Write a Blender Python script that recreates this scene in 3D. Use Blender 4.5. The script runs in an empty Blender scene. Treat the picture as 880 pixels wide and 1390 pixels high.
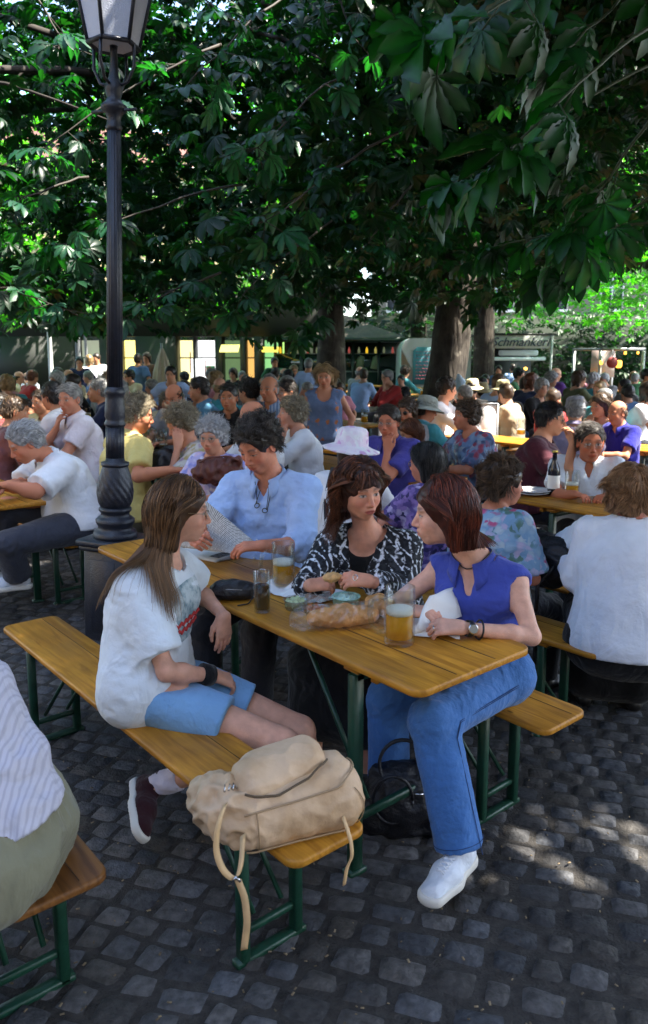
import bpy, math, random
import numpy as np
from mathutils import Vector, Matrix
random.seed(7); RNG = np.random.default_rng(11)
sc = bpy.context.scene
COL = sc.collection
PI = math.pi
V = lambda *a: np.array(a, float)
def nrm(v):
    v = np.asarray(v, float); return v/(np.linalg.norm(v)+1e-12)
# ------------------------------------------------------------------ camera geometry (metres)
FPX, PIT, CAMH = 1050.0, 0.162, 1.726
_c, _s = math.cos(PIT), math.sin(PIT)
def at(px, py, d):
    """world point seen at photo pixel px,py at optical depth d"""
    a = (px-440)/FPX; b = (650-py)/FPX
    return V(a*d, (_c+b*_s)*d, CAMH+(-_s+b*_c)*d)
def atz(px, py, z):
    r = at(px, py, 1.0)-V(0, 0, CAMH)
    return V(0, 0, CAMH)+r*((z-CAMH)/r[2])
TD = V(.643, -.7659, 0); ND = V(.7659, .643, 0); B0 = V(.27, 2.073, 0)
def tab(a, n, z=0.): return B0+a*TD+n*ND+V(0, 0, z)
UP = V(0, 0, 1)

# ------------------------------------------------------------------ objects
def link(o, parent=None):
    COL.objects.link(o)
    if parent is not None:
        o.parent = parent
    return o
def tagit(o, label=None, cat=None, group=None, kind=None):
    if label: o['label'] = label
    if cat: o['category'] = cat
    if group: o['group'] = group
    if kind: o['kind'] = kind
    return o
def thing(name, label, cat, loc=(0, 0, 0), group=None, rotz=0.):
    o = bpy.data.objects.new(name, None); COL.objects.link(o)
    o.location = tuple(float(x) for x in loc); o.rotation_euler = (0, 0, rotz)
    o.empty_display_size = .1
    return tagit(o, label, cat, group)
def copy_tree(o, parent=None):
    c = o.copy(); COL.objects.link(c)
    if parent is not None: c.parent = parent
    for ch in list(o.children): copy_tree(ch, c)
    return c

def mesh_np(name, verts, faces, mat=None, col=None, smooth=True, midx=None):
    """faces: (n,3|4) int array or list of such arrays"""
    if not isinstance(faces, (list, tuple)): faces = [faces]
    faces = [np.asarray(f, np.int32) for f in faces if len(f)]
    verts = np.asarray(verts, np.float32)
    me = bpy.data.meshes.new(name)
    nl = sum(f.size for f in faces); npoly = sum(len(f) for f in faces)
    me.vertices.add(len(verts)); me.loops.add(nl); me.polygons.add(npoly)
    me.vertices.foreach_set('co', verts.ravel())
    me.loops.foreach_set('vertex_index', np.concatenate([f.ravel() for f in faces]))
    sizes = np.concatenate([np.full(len(f), f.shape[1], np.int32) for f in faces])
    st = np.concatenate([[0], np.cumsum(sizes)[:-1]]).astype(np.int32)
    me.polygons.foreach_set('loop_start', st)
    if smooth: me.polygons.foreach_set('use_smooth', np.ones(npoly, bool))
    if midx is not None: me.polygons.foreach_set('material_index', np.asarray(midx, np.int32))
    me.update(calc_edges=True)
    if col is not None:
        ca = me.color_attributes.new('Col', 'FLOAT_COLOR', 'POINT')
        c4 = np.ones((len(verts), 4), np.float32); c4[:, :3] = col
        ca.data.foreach_set('color', c4.ravel())
    if mat is not None:
        for m in (mat if isinstance(mat, (list, tuple)) else [mat]): me.materials.append(m)
    return me

class MB:
    """collects boxes, tubes, lathes, sheets; builds ONE mesh object"""
    def __init__(s): s.v = []; s.q = []; s.t = []; s.n = 0; s.c = []
    def add(s, v, q=None, t=None, c=None):
        v = np.asarray(v, float).reshape(-1, 3)
        if q is not None and len(q): s.q.append(np.asarray(q, int)+s.n)
        if t is not None and len(t): s.t.append(np.asarray(t, int)+s.n)
        s.v.append(v); s.n += len(v)
        s.c.append(np.tile(np.asarray(c if c is not None else (1, 1, 1), float), (len(v), 1)) if (c is None or np.ndim(c) == 1) else np.asarray(c, float))
        return s
    def box(s, c, size, R=None, bev=0., c3=None):
        """bevelled box centre c, size, optional rotation rows = axes"""
        hx, hy, hz = [x/2 for x in size]; b = min(bev, hx*.9, hy*.9, hz*.9)
        if b <= 0:
            v = np.array([[x, y, z] for x in (-hx, hx) for y in (-hy, hy) for z in (-hz, hz)])
            q = [[0, 1, 3, 2], [4, 6, 7, 5], [0, 4, 5, 1], [2, 3, 7, 6], [0, 2, 6, 4], [1, 5, 7, 3]]; t = []
        else:
            v = []; ix = {}
            for sx in (-1, 1):
                for sy in (-1, 1):
                    for sz in (-1, 1):
                        for ax in range(3):
                            p = [sx*(hx-b), sy*(hy-b), sz*(hz-b)]
                            p[ax] = [sx*hx, sy*hy, sz*hz][ax]
                            ix[(sx, sy, sz, ax)] = len(v); v.append(p)
            v = np.array(v); q = []; t = []
            S = (-1, 1)
            for sg in S:
                def o(l): return l if sg > 0 else l[::-1]
                q.append(o([ix[(sg, -1, -1, 0)], ix[(sg, 1, -1, 0)], ix[(sg, 1, 1, 0)], ix[(sg, -1, 1, 0)]]))
                q.append(o([ix[(-1, sg, -1, 1)], ix[(-1, sg, 1, 1)], ix[(1, sg, 1, 1)], ix[(1, sg, -1, 1)]]))
                q.append(o([ix[(-1, -1, sg, 2)], ix[(1, -1, sg, 2)], ix[(1, 1, sg, 2)], ix[(-1, 1, sg, 2)]]))
            for s1 in S:
                for s2 in S:
                    def o2(l, f): return l if f > 0 else l[::-1]
                    q.append(o2([ix[(s1, s2, -1, 0)], ix[(s1, s2, -1, 1)], ix[(s1, s2, 1, 1)], ix[(s1, s2, 1, 0)]], s1*s2))
                    q.append(o2([ix[(s1, -1, s2, 2)], ix[(s1, -1, s2, 0)], ix[(s1, 1, s2, 0)], ix[(s1, 1, s2, 2)]], -s1*s2*-1))
                    q.append(o2([ix[(-1, s1, s2, 1)], ix[(-1, s1, s2, 2)], ix[(1, s1, s2, 2)], ix[(1, s1, s2, 1)]], s1*s2))
            for sx in S:
                for sy in S:
                    for sz in S:
                        t.append([ix[(sx, sy, sz, 0)], ix[(sx, sy, sz, 1)], ix[(sx, sy, sz, 2)]][::(1 if sx*sy*sz > 0 else -1)])
        if R is not None: v = v@np.asarray(R, float)
        return s.add(v+np.asarray(c, float), q, t, c3)
    def tube(s, pts, rad, n=8, cap=True, c3=None, flat=None):
        """tube along pts; rad scalar or list; flat=(vec, factor) squashes across vec"""
        pts = np.asarray(pts, float); m = len(pts)
        rad = np.full(m, rad) if np.ndim(rad) == 0 else np.asarray(rad, float)
        tg = np.gradient(pts, axis=0); tg /= np.linalg.norm(tg, axis=1)[:, None]+1e-12
        ref = V(0, 0, 1) if abs(tg[0][2]) < .9 else V(1, 0, 0)
        if flat is not None: ref = np.asarray(flat[0], float)
        u = nrm(np.cross(tg[0], ref)); rings = []
        for i in range(m):
            u = nrm(u-tg[i]*(u@tg[i])); w = np.cross(tg[i], u)
            a = np.arange(n)*2*PI/n
            k = flat[1] if flat is not None else 1.
            rings.append(pts[i]+rad[i]*(np.cos(a)[:, None]*u+np.sin(a)[:, None]*w*k))
        v = np.concatenate(rings); q = []
        for i in range(m-1):
            for j in range(n):
                q.append([i*n+j, i*n+(j+1) % n, (i+1)*n+(j+1) % n, (i+1)*n+j])
        t = []
        if cap:
            v = np.concatenate([v, pts[:1], pts[-1:]])
            for j in range(n):
                t.append([m*n, (j+1) % n, j]); t.append([m*n+1, (m-1)*n+j, (m-1)*n+(j+1) % n])
        return s.add(v, q, t, c3)
    def lathe(s, prof, c=(0, 0, 0), n=24, axis=None, mod=None, c3=None, cap=True):
        """prof list of (r,z)"""
        prof = np.asarray(prof, float); m = len(prof); a = np.arange(n)*2*PI/n
        r = prof[:, 0][:, None]*np.ones(n)
        if mod is not None: r = r*mod(a[None, :], prof[:, 1][:, None])
        v = np.stack([r*np.cos(a), r*np.sin(a), prof[:, 1][:, None]*np.ones(n)], -1).reshape(-1, 3)
        q = [[i*n+j, i*n+(j+1) % n, (i+1)*n+(j+1) % n, (i+1)*n+j] for i in range(m-1) for j in range(n)]
        t = []
        if cap:
            v = np.concatenate([v, [[0, 0, prof[0, 1]]], [[0, 0, prof[-1, 1]]]])
            for j in range(n):
                t.append([m*n, (j+1) % n, j]); t.append([m*n+1, (m-1)*n+j, (m-1)*n+(j+1) % n])
        if axis is not None: v = v@np.asarray(axis, float)
        return s.add(v+np.asarray(c, float), q, t, c3)
    def sheet(s, grid, c3=None, thick=0.):
        """grid (m,n,3) -> quads; thick>0 gives closed slab"""
        g = np.asarray(grid, float); m, n = g.shape[:2]
        q = [[i*n+j, i*n+j+1, (i+1)*n+j+1, (i+1)*n+j] for i in range(m-1) for j in range(n-1)]
        v = g.reshape(-1, 3)
        if thick:
            du = np.gradient(g, axis=0); dv = np.gradient(g, axis=1)
            nn = np.cross(dv, du); nn /= np.linalg.norm(nn, axis=2)[..., None]+1e-12
            v2 = (g-nn*thick).reshape(-1, 3); N = m*n
            q2 = [[a+N for a in f[::-1]] for f in q]
            b = [i*n for i in range(m)]+[(m-1)*n+j for j in range(1, n)]+[i*n+n-1 for i in range(m-2, -1, -1)]+[j for j in range(n-2, 0, -1)]
            side = [[b[i], b[(i+1) % len(b)], b[(i+1) % len(b)]+N, b[i]+N] for i in range(len(b))]
            v = np.concatenate([v, v2]); q = q+q2+side
            if c3 is not None and np.ndim(c3) > 1: c3 = np.concatenate([c3, c3])
        return s.add(v, q, None, c3)
    def build(s, name, mat, parent=None, smooth=False, base=None, col=False, label=None):
        v = np.concatenate(s.v)
        if base is not None: v = v-np.asarray(base, float)
        fs = []
        if s.q: fs.append(np.concatenate(s.q))
        if s.t: fs.append(np.concatenate(s.t))
        me = mesh_np(name, v, fs, mat, col=np.concatenate(s.c) if col else None, smooth=smooth)
        if smooth == 'auto':
            pass
        o = bpy.data.objects.new(name, me); link(o, parent)
        if label: o['label'] = label
        return o

def rotmat(ax, ang):
    return np.array(Matrix.Rotation(ang, 3, Vector(tuple(ax))))

# ------------------------------------------------------------------ materials
_MC = {}
def mat(name, col=(.5, .5, .5), rough=.6, spec=.5, metal=0., noise=None, bump=None, attr=False, sheen=0., sss=0., trans=0., ior=1.45, emit=None, alpha=1., coat=0., folds=None):
    """noise=(scale, amount[, stretch vec]); bump=(scale, strength[, stretch])"""
    if name in _MC: return _MC[name]
    m = bpy.data.materials.new(name); m.use_nodes = True
    nt = m.node_tree; N = nt.nodes; L = nt.links
    b = N['Principled BSDF']
    b.inputs['Base Color'].default_value = (*col, 1); b.inputs['Roughness'].default_value = rough
    b.inputs['Specular IOR Level'].default_value = spec; b.inputs['Metallic'].default_value = metal
    b.inputs['IOR'].default_value = ior
    if sheen: b.inputs['Sheen Weight'].default_value = sheen
    if coat: b.inputs['Coat Weight'].default_value = coat
    if trans: b.inputs['Transmission Weight'].default_value = trans
    if alpha < 1: b.inputs['Alpha'].default_value = alpha
    if sss:
        b.inputs['Subsurface Weight'].default_value = sss
        b.inputs['Subsurface Radius'].default_value = (1, .35, .2); b.inputs['Subsurface Scale'].default_value = .008
    if emit: b.inputs['Emission Color'].default_value = (*emit[0], 1); b.inputs['Emission Strength'].default_value = emit[1]
    src = None
    if attr:
        a = N.new('ShaderNodeAttribute'); a.attribute_name = 'Col'; src = a.outputs['Color']
    tc = N.new('ShaderNodeTexCoord')
    def nz(scale, stretch=None, detail=4.):
        n = N.new('ShaderNodeTexNoise'); n.inputs['Scale'].default_value = scale; n.inputs['Detail'].default_value = detail
        if stretch is not None:
            mp = N.new('ShaderNodeMapping'); mp.inputs['Scale'].default_value = stretch
            L.new(tc.outputs['Object'], mp.inputs[0]); L.new(mp.outputs[0], n.inputs['Vector'])
        else: L.new(tc.outputs['Object'], n.inputs['Vector'])
        return n
    if noise:
        n = nz(noise[0], noise[2] if len(noise) > 2 else None)
        mr = N.new('ShaderNodeMapRange'); mr.inputs[1].default_value = .3; mr.inputs[2].default_value = .7
        mr.inputs[3].default_value = 1-noise[1]; mr.inputs[4].default_value = 1+noise[1]*.6
        L.new(n.outputs['Fac'], mr.inputs[0])
        mx = N.new('ShaderNodeMix'); mx.data_type = 'RGBA'; mx.blend_type = 'MULTIPLY'; mx.inputs['Factor'].default_value = 1
        if src is not None: L.new(src, mx.inputs[6])
        else: mx.inputs[6].default_value = (*col, 1)
        L.new(mr.outputs[0], mx.inputs[7]); src = mx.outputs[2]
    if src is not None: L.new(src, b.inputs['Base Color'])
    if bump:
        n = nz(bump[0], bump[2] if len(bump) > 2 else None, 5.)
        bp = N.new('ShaderNodeBump'); bp.inputs['Strength'].default_value = bump[1]; bp.inputs['Distance'].default_value = .01
        L.new(n.outputs['Fac'], bp.inputs['Height']); L.new(bp.outputs[0], b.inputs['Normal'])
    if folds:
        n1 = N.new('ShaderNodeTexNoise'); n1.inputs['Scale'].default_value = folds[0]; n1.inputs['Detail'].default_value = 3; n1.inputs['Distortion'].default_value = 1.8; n1.inputs['Roughness'].default_value = .45
        mp = N.new('ShaderNodeMapping'); mp.inputs['Scale'].default_value = (1, 1, .6); mp.inputs['Rotation'].default_value = (.5, .3, 0); L.new(tc.outputs['Object'], mp.inputs[0]); L.new(mp.outputs[0], n1.inputs['Vector'])
        b2 = N.new('ShaderNodeBump'); b2.inputs['Strength'].default_value = folds[1]; b2.inputs['Distance'].default_value = .05; L.new(n1.outputs['Fac'], b2.inputs['Height'])
        if bump: L.new(b2.outputs[0], bp.inputs['Normal'])
        else: L.new(b2.outputs[0], b.inputs['Normal'])
    _MC[name] = m; return m
def nodes_of(m):
    nt = m.node_tree; return nt, nt.nodes, nt.links, nt.nodes['Principled BSDF']
def pattern(name, kind, cols, scale=30., rough=.75, heading=0., dens=1.15):
    """printed fabrics: 'floral','stripe','check','paisley','stain'"""
    if name in _MC: return _MC[name]
    m = mat(name, cols[0], rough, spec=.3, bump=(60, .25), folds=(6, .5) if kind != 'stain' else None); nt, N, L, b = nodes_of(m)
    tc = N.new('ShaderNodeTexCoord'); mp = N.new('ShaderNodeMapping'); L.new(tc.outputs['Object'], mp.inputs[0])
    mp.inputs['Rotation'].default_value = (0, 0, -heading)
    def ramp(fac, stops, interp='CONSTANT'):
        r = N.new('ShaderNodeValToRGB'); r.color_ramp.interpolation = interp
        e = r.color_ramp.elements; e[0].position = stops[0][0]; e[0].color = (*stops[0][1], 1)
        e[1].position = stops[1][0]; e[1].color = (*stops[1][1], 1)
        for p, c in stops[2:]:
            x = e.new(p); x.color = (*c, 1)
        L.new(fac, r.inputs[0]); return r.outputs[0]
    if kind in ('floral', 'paisley'):
        nz = N.new('ShaderNodeTexNoise'); nz.inputs['Scale'].default_value = scale*.8; nz.inputs['Detail'].default_value = 2
        L.new(mp.outputs[0], nz.inputs['Vector'])
        ad = N.new('ShaderNodeVectorMath'); ad.operation = 'MULTIPLY_ADD'
        ad.inputs[1].default_value = (.05, .05, .05) if kind == 'floral' else (.09, .09, .09)
        L.new(nz.outputs['Color'], ad.inputs[0]); L.new(mp.outputs[0], ad.inputs[2])
        vo = N.new('ShaderNodeTexVoronoi'); vo.inputs['Scale'].default_value = scale; L.new(ad.outputs[0], vo.inputs['Vector'])
        sp = N.new('ShaderNodeSeparateColor'); L.new(vo.outputs['Color'], sp.inputs[0])
        k = len(cols); st = [(i/k, cols[i]) for i in range(k)]
        c1 = ramp(sp.outputs[0], st)
        d = ramp(vo.outputs['Distance'], [(.35, (1, 1, 1)), (dens, (0, 0, 0))], 'LINEAR')
        mx = N.new('ShaderNodeMix'); mx.data_type = 'RGBA'; mx.inputs[6].default_value = (*cols[0], 1)
        L.new(d, mx.inputs[0]); L.new(c1, mx.inputs[7]); out = mx.outputs[2]
    elif kind == 'stripe':
        w = N.new('ShaderNodeTexWave'); w.wave_type = 'BANDS'; w.bands_direction = 'X'; w.inputs['Scale'].default_value = scale
        w.inputs['Distortion'].default_value = .6; w.inputs['Detail'].default_value = 0; L.new(mp.outputs[0], w.inputs['Vector'])
        out = ramp(w.outputs['Fac'], [(0, cols[0]), (.62, cols[1])], 'EASE')
    elif kind == 'check':
        nz = N.new('ShaderNodeTexNoise'); nz.inputs['Scale'].default_value = 9; L.new(mp.outputs[0], nz.inputs['Vector'])
        ad = N.new('ShaderNodeVectorMath'); ad.operation = 'MULTIPLY_ADD'; ad.inputs[1].default_value = (.06, .06, .06)
        L.new(nz.outputs['Color'], ad.inputs[0]); L.new(mp.outputs[0], ad.inputs[2])
        bk = N.new('ShaderNodeTexBrick'); bm = N.new('ShaderNodeMapping'); bm.inputs['Rotation'].default_value = (1.05, .45, .75); L.new(ad.outputs[0], bm.inputs[0]); L.new(bm.outputs[0], bk.inputs['Vector'])
        for k_, v_ in (('Color1', (*cols[0], 1)), ('Color2', (*[c*.15+a*.85 for a, c in zip(cols[0], cols[1])], 1)), ('Mortar', (*cols[2], 1)), ('Scale', scale), ('Mortar Size', .055), ('Mortar Smooth', .6), ('Brick Width', .42), ('Row Height', .36)): bk.inputs[k_].default_value = v_
        nb = N.new('ShaderNodeTexNoise'); nb.inputs['Scale'].default_value = 60; L.new(mp.outputs[0], nb.inputs['Vector'])
        mb_ = N.new('ShaderNodeMix'); mb_.data_type = 'RGBA'; mr_ = N.new('ShaderNodeMapRange'); mr_.inputs[1].default_value = .42; mr_.inputs[2].default_value = .58; L.new(nb.outputs['Fac'], mr_.inputs[0]); L.new(mr_.outputs[0], mb_.inputs[0]); mb_.inputs[6].default_value = (*cols[0], 1); L.new(bk.outputs['Color'], mb_.inputs[7])
        o2 = []
        for dr in ('DIAGONAL', 'Z'):
            w = N.new('ShaderNodeTexWave'); w.bands_direction = dr; w.inputs['Scale'].default_value = scale*(1 if dr == 'Z' else .8)
            w.inputs['Distortion'].default_value = 1.2; w.inputs['Detail Scale'].default_value = 6; L.new(ad.outputs[0], w.inputs['Vector'])
            o2.append(ramp(w.outputs['Fac'], [(.28, (0, 0, 0)), (.72, (1, 1, 1))], 'LINEAR'))
        mx = N.new('ShaderNodeMix'); mx.data_type = 'RGBA'; mx.blend_type = 'MULTIPLY'; mx.inputs[0].default_value = 1
        L.new(o2[0], mx.inputs[6]); L.new(o2[1], mx.inputs[7])
        out = mb_.outputs[2] or ramp(mx.outputs[2], [(.05, cols[0]), (.45, cols[1]), (.9, cols[2])], 'LINEAR')
    elif kind == 'stain':
        nz = N.new('ShaderNodeTexNoise'); nz.inputs['Scale'].default_value = scale; nz.inputs['Detail'].default_value = 5
        nz.inputs['Roughness'].default_value = .6; L.new(mp.outputs[0], nz.inputs['Vector'])
        out = ramp(nz.outputs['Fac'], [(.35, cols[0]), (.62, cols[1]), (.72, cols[2])], 'EASE')
    L.new(out, b.inputs['Base Color']); return m

# ------------------------------------------------------------------ implicit surfaces
class Fourier:
    def __init__(s, wl, n=14, seed=1, stretch=(1, 1, 1)):
        r = np.random.default_rng(seed); k = r.normal(size=(n, 3)); k /= np.linalg.norm(k, axis=1)[:, None]
        s.k = k*(2*PI/wl)*r.uniform(.6, 1.5, (n, 1))/np.asarray(stretch); s.p = r.uniform(0, 2*PI, n); s.n = n
    def __call__(s, P): return np.sin(P@s.k.T+s.p).sum(-1)/math.sqrt(s.n/2)
def cone(a, b, ra, rb, k=.02, wide=None, clip=None, sub=False):
    return ('c', np.asarray(a, float), np.asarray(b, float), ra, rb, k, wide or [], clip or [], sub)
def ell(c, r, R=None, k=.02, clip=None, sub=False):
    return ('e', np.asarray(c, float), np.asarray(r, float), np.eye(3) if R is None else np.asarray(R, float), 0, k, [], clip or [], sub)
def prim_d(p, P):
    if p[0] == 'c':
        _, a, b, ra, rb, k, wide, clip, sub = p
        Q = P-a; ba = b-a
        for vec, s_ in wide:
            Q = Q+((1/s_-1)*(Q@vec))[..., None]*vec
            ba = ba+(1/s_-1)*(ba@vec)*vec
        bb = ba@ba+1e-12
        h = np.clip((Q@ba)/bb, 0, 1)
        d = np.linalg.norm(Q-h[..., None]*ba, axis=-1)-(ra+(rb-ra)*h)
    else:
        _, c, r, R, _, k, _, clip, sub = p
        Q = (P-c)@R.T
        k0 = np.linalg.norm(Q/r, axis=-1); k1 = np.linalg.norm(Q/(r*r), axis=-1)+1e-9
        d = k0*(k0-1)/k1
        d = np.where(k0 < 1e-3, -r.min(), d)
    for (cp, cn) in clip: d = np.maximum(d, (P-cp)@cn)
    return d
def smin(a, b, k):
    h = np.maximum(k-np.abs(a-b), 0)/k
    return np.minimum(a, b)-h*h*k*.25
def prim_bb(p, m):
    if p[0] == 'c':
        _, a, b, ra, rb, k, wide, clip, sub = p
        sx = max([1]+[w[1] for w in wide]); e = max(ra, rb)*sx+k+m
        return np.minimum(a, b)-e, np.maximum(a, b)+e
    e = p[2].max()+p[5]+m; return p[1]-e, p[1]+e
def eval_points(prims, P):
    f = np.full(P.shape[:-1], 1.0)
    for p in prims:
        d = prim_d(p, P)
        f = -smin(-f, d, p[5]) if p[8] else smin(f, d, p[5])
    return f
def axis_coords(lo, hi, h, fine):
    """coordinates with spacing h, refined to hf inside the fine intervals"""
    out = [lo]
    while out[-1] < hi:
        x = out[-1]; st = h
        for (a, b, hf) in fine:
            if a-h*.99 <= x <= b: st = min(st, hf)
        out.append(x+st)
    return np.array(out)
def nets(prims, h, fine=(), clips=()):
    """prims -> (verts, quads). fine: list of (lo3, hi3, hf)"""
    m = 2*h
    bbs = [prim_bb(p, m) for p in prims if not p[8]]
    lo = np.min([b[0] for b in bbs], 0); hi = np.max([b[1] for b in bbs], 0)
    ax = [axis_coords(lo[i], hi[i], h, [(f[0][i], f[1][i], f[2]) for f in fine]) for i in range(3)]
    F = np.full([len(a) for a in ax], .5, np.float32)
    for p in prims:
        b0, b1 = prim_bb(p, m)
        sl = [slice(max(0, np.searchsorted(ax[i], b0[i])-1), min(len(ax[i]), np.searchsorted(ax[i], b1[i])+1)) for i in range(3)]
        if any(s_.stop <= s_.start for s_ in sl): continue
        P = np.stack(np.meshgrid(*[ax[i][sl[i]] for i in range(3)], indexing='ij'), -1)
        d = prim_d(p, P); f = F[tuple(sl)]
        F[tuple(sl)] = -smin(-f, d, p[5]) if p[8] else smin(f, d, p[5])
    for (cp, cn) in clips:
        X, Y, Z = np.meshgrid(*ax, indexing='ij', sparse=True)
        F = np.maximum(F, ((X-cp[0])*cn[0]+(Y-cp[1])*cn[1]+(Z-cp[2])*cn[2]).astype(np.float32))
    return surf(F, ax)
def surf(F, ax):
    S = F < 0
    cnt = np.zeros([n-1 for n in F.shape], np.int8)
    for i in (0, 1):
        for j in (0, 1):
            for k in (0, 1):
                cnt += S[i:F.shape[0]-1+i, j:F.shape[1]-1+j, k:F.shape[2]-1+k]
    act = (cnt > 0) & (cnt < 8)
    I, J, K = np.nonzero(act)
    idx = np.full(act.shape, -1, np.int32); idx[I, J, K] = np.arange(len(I))
    acc = np.zeros((len(I), 3)); num = np.zeros(len(I))
    cor = [(i, j, k) for i in (0, 1) for j in (0, 1) for k in (0, 1)]
    val = {c: F[I+c[0], J+c[1], K+c[2]] for c in cor}
    pos = lambda c: np.stack([ax[0][I+c[0]], ax[1][J+c[1]], ax[2][K+c[2]]], 1)
    for c in cor:
        for a in range(3):
            if c[a] == 0:
                d = list(c); d[a] = 1; d = tuple(d)
                f0, f1 = val[c], val[d]; x = (f0 < 0) != (f1 < 0)
                t = np.where(x, f0/(f0-f1+1e-20), 0)
                p = pos(c)*(1-t[:, None])+pos(d)*t[:, None]
                acc += p*x[:, None]; num += x
    verts = acc/num[:, None]
    quads = []
    # x edges
    for a in range(3):
        sl0 = [slice(None)]*3; sl1 = [slice(None)]*3
        sl0[a] = slice(0, -1); sl1[a] = slice(1, None)
        s0 = S[tuple(sl0)]; s1 = S[tuple(sl1)]
        b, c = (a+1) % 3, (a+2) % 3
        x = (s0 != s1)
        e = list(np.nonzero(x)); ok = (e[b] >= 1) & (e[c] >= 1) & (e[b] < F.shape[b]-1) & (e[c] < F.shape[c]-1)
        e = [q[ok] for q in e]; ins = s0[tuple(e)]
        def cell(db, dc):
            q = [v.copy() for v in e]; q[b] = q[b]+db; q[c] = q[c]+dc
            return idx[tuple(q)]
        Q = np.stack([cell(-1, -1), cell(0, -1), cell(0, 0), cell(-1, 0)], 1)
        Q[~ins] = Q[~ins][:, ::-1]
        quads.append(Q)
    return verts, np.concatenate(quads)
def vnormals(v, q):
    n = np.zeros_like(v)
    fn = np.cross(v[q[:, 2]]-v[q[:, 0]], v[q[:, 3]]-v[q[:, 1]])
    for i in range(4):
        for c in range(3): n[:, c] += np.bincount(q[:, i], fn[:, c], len(v))
    return n/(np.linalg.norm(n, axis=1)[:, None]+1e-12)
def relax(v, q, it=1, lam=.5):
    for _ in range(it):
        s_ = np.zeros_like(v); w = np.zeros(len(v))
        for i in range(4):
            for j in (1, 3):
                a = q[:, i]; b = q[:, (i+j) % 4]
                for c in range(3): s_[:, c] += np.bincount(a, v[b, c], len(v))
                w += np.bincount(a, minlength=len(v))
        v = v+lam*(s_/np.maximum(w, 1)[:, None]-v)
    return v
# ------------------------------------------------------------------ people
SKIN = mat('skin', (.5, .3, .22), .5, spec=.35, attr=True, noise=(28, .16), bump=(260, .22), sss=.12)
SKINF = mat('skin_far', (.5, .3, .22), .55, spec=.3, attr=True)
HAIRM = mat('hair', (.1, .06, .03), .42, spec=.4, attr=True)
EYEM = mat('eye_wet', (.5, .5, .5), .08, spec=.6, attr=True)
def cloth(name, col, rough=.85, n=.06, b=.35): return mat('cloth_'+name, col, rough, spec=.2, noise=(14, n), bump=(45, b), sheen=.15, folds=(6.5, .35))

def ik(S, W, la, lb, pole):
    S = np.asarray(S, float); W = np.asarray(W, float); d = W-S; L = np.linalg.norm(d)
    if L > (la+lb)*.995: W = S+d/L*(la+lb)*.995; L = (la+lb)*.995; d = W-S
    u = d/L; x = (la*la-lb*lb+L*L)/(2*L); h = math.sqrt(max(la*la-x*x, 1e-6))
    p = np.asarray(pole, float); p = nrm(p-u*(p@u))
    return S+u*x+p*h, W
def headR(fwd, roll=0., up=(0, 0, 1)):
    f = nrm(fwd); r = nrm(np.cross(f, up)); u = np.cross(r, f)
    if roll:
        c, s_ = math.cos(roll), math.sin(roll); r, u = c*r+s_*u, -s_*r+c*u
    return np.stack([r, f, u])
def head_prims(C, R, hs, sex, k=1., lod='hi'):
    def p(x, y, z): return C+hs*(V(x, y, z)@R)
    fem = sex == 'f'
    P = [ell(p(0, -.012, .03), hs*V(.076, .097, .088), R, .02),
         ell(p(0, .022, -.025), hs*V(.060, .066, .082), R, .03),
         ell(p(0, .012, -.062), hs*V(.053 if fem else .058, .06, .048), R, .03),
         ell(p(0, .060, -.098), hs*V(.022, .022, .019), R, .028)]
    if lod == 'lo':
        P += [cone(p(0, .085, .0), p(0, .104, -.036), hs*.009, hs*.013, .012)]
        return P
    for s_ in (-1, 1):
        P += [ell(p(s_*.036, .058, -.032), hs*V(.022, .02, .02), R, .03),
              ell(p(s_*.027, .078, .021), hs*V(.024, .012, .007), R, .014),
              ell(p(s_*.031, .102, .0), hs*V(.016, .017, .0115), R, .013, sub=True),
              ell(p(s_*.031, .073, .0), hs*V(.0145, .0145, .0125), R, .005),
              ell(p(s_*.0765, -.006, -.012), hs*V(.009, .017, .031), R@rotmat((0, 0, 1), 0), .008),
              ell(p(s_*.083, -.002, -.010), hs*V(.006, .010, .019), R, .005, sub=True)]
    P += [cone(p(0, .086, .004), p(0, .108, -.034), hs*.0075, hs*.0115, .011),
          ell(p(.0115, .097, -.039), hs*V(.008, .009, .007), R, .007), ell(p(-.0115, .097, -.039), hs*V(.008, .009, .007), R, .007),
          ell(p(0, .083, -.066), hs*V(.027, .014, .018), R, .02),
          ell(p(0, .094, -.0625), hs*V(.020, .0085, .0055), R, .006), ell(p(0, .092, -.0745), hs*V(.017, .0085, .0065), R, .006),
          ell(p(0, .106, -.068), hs*V(.022, .010, .0014), R, .004, sub=True)]
    return P
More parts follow.
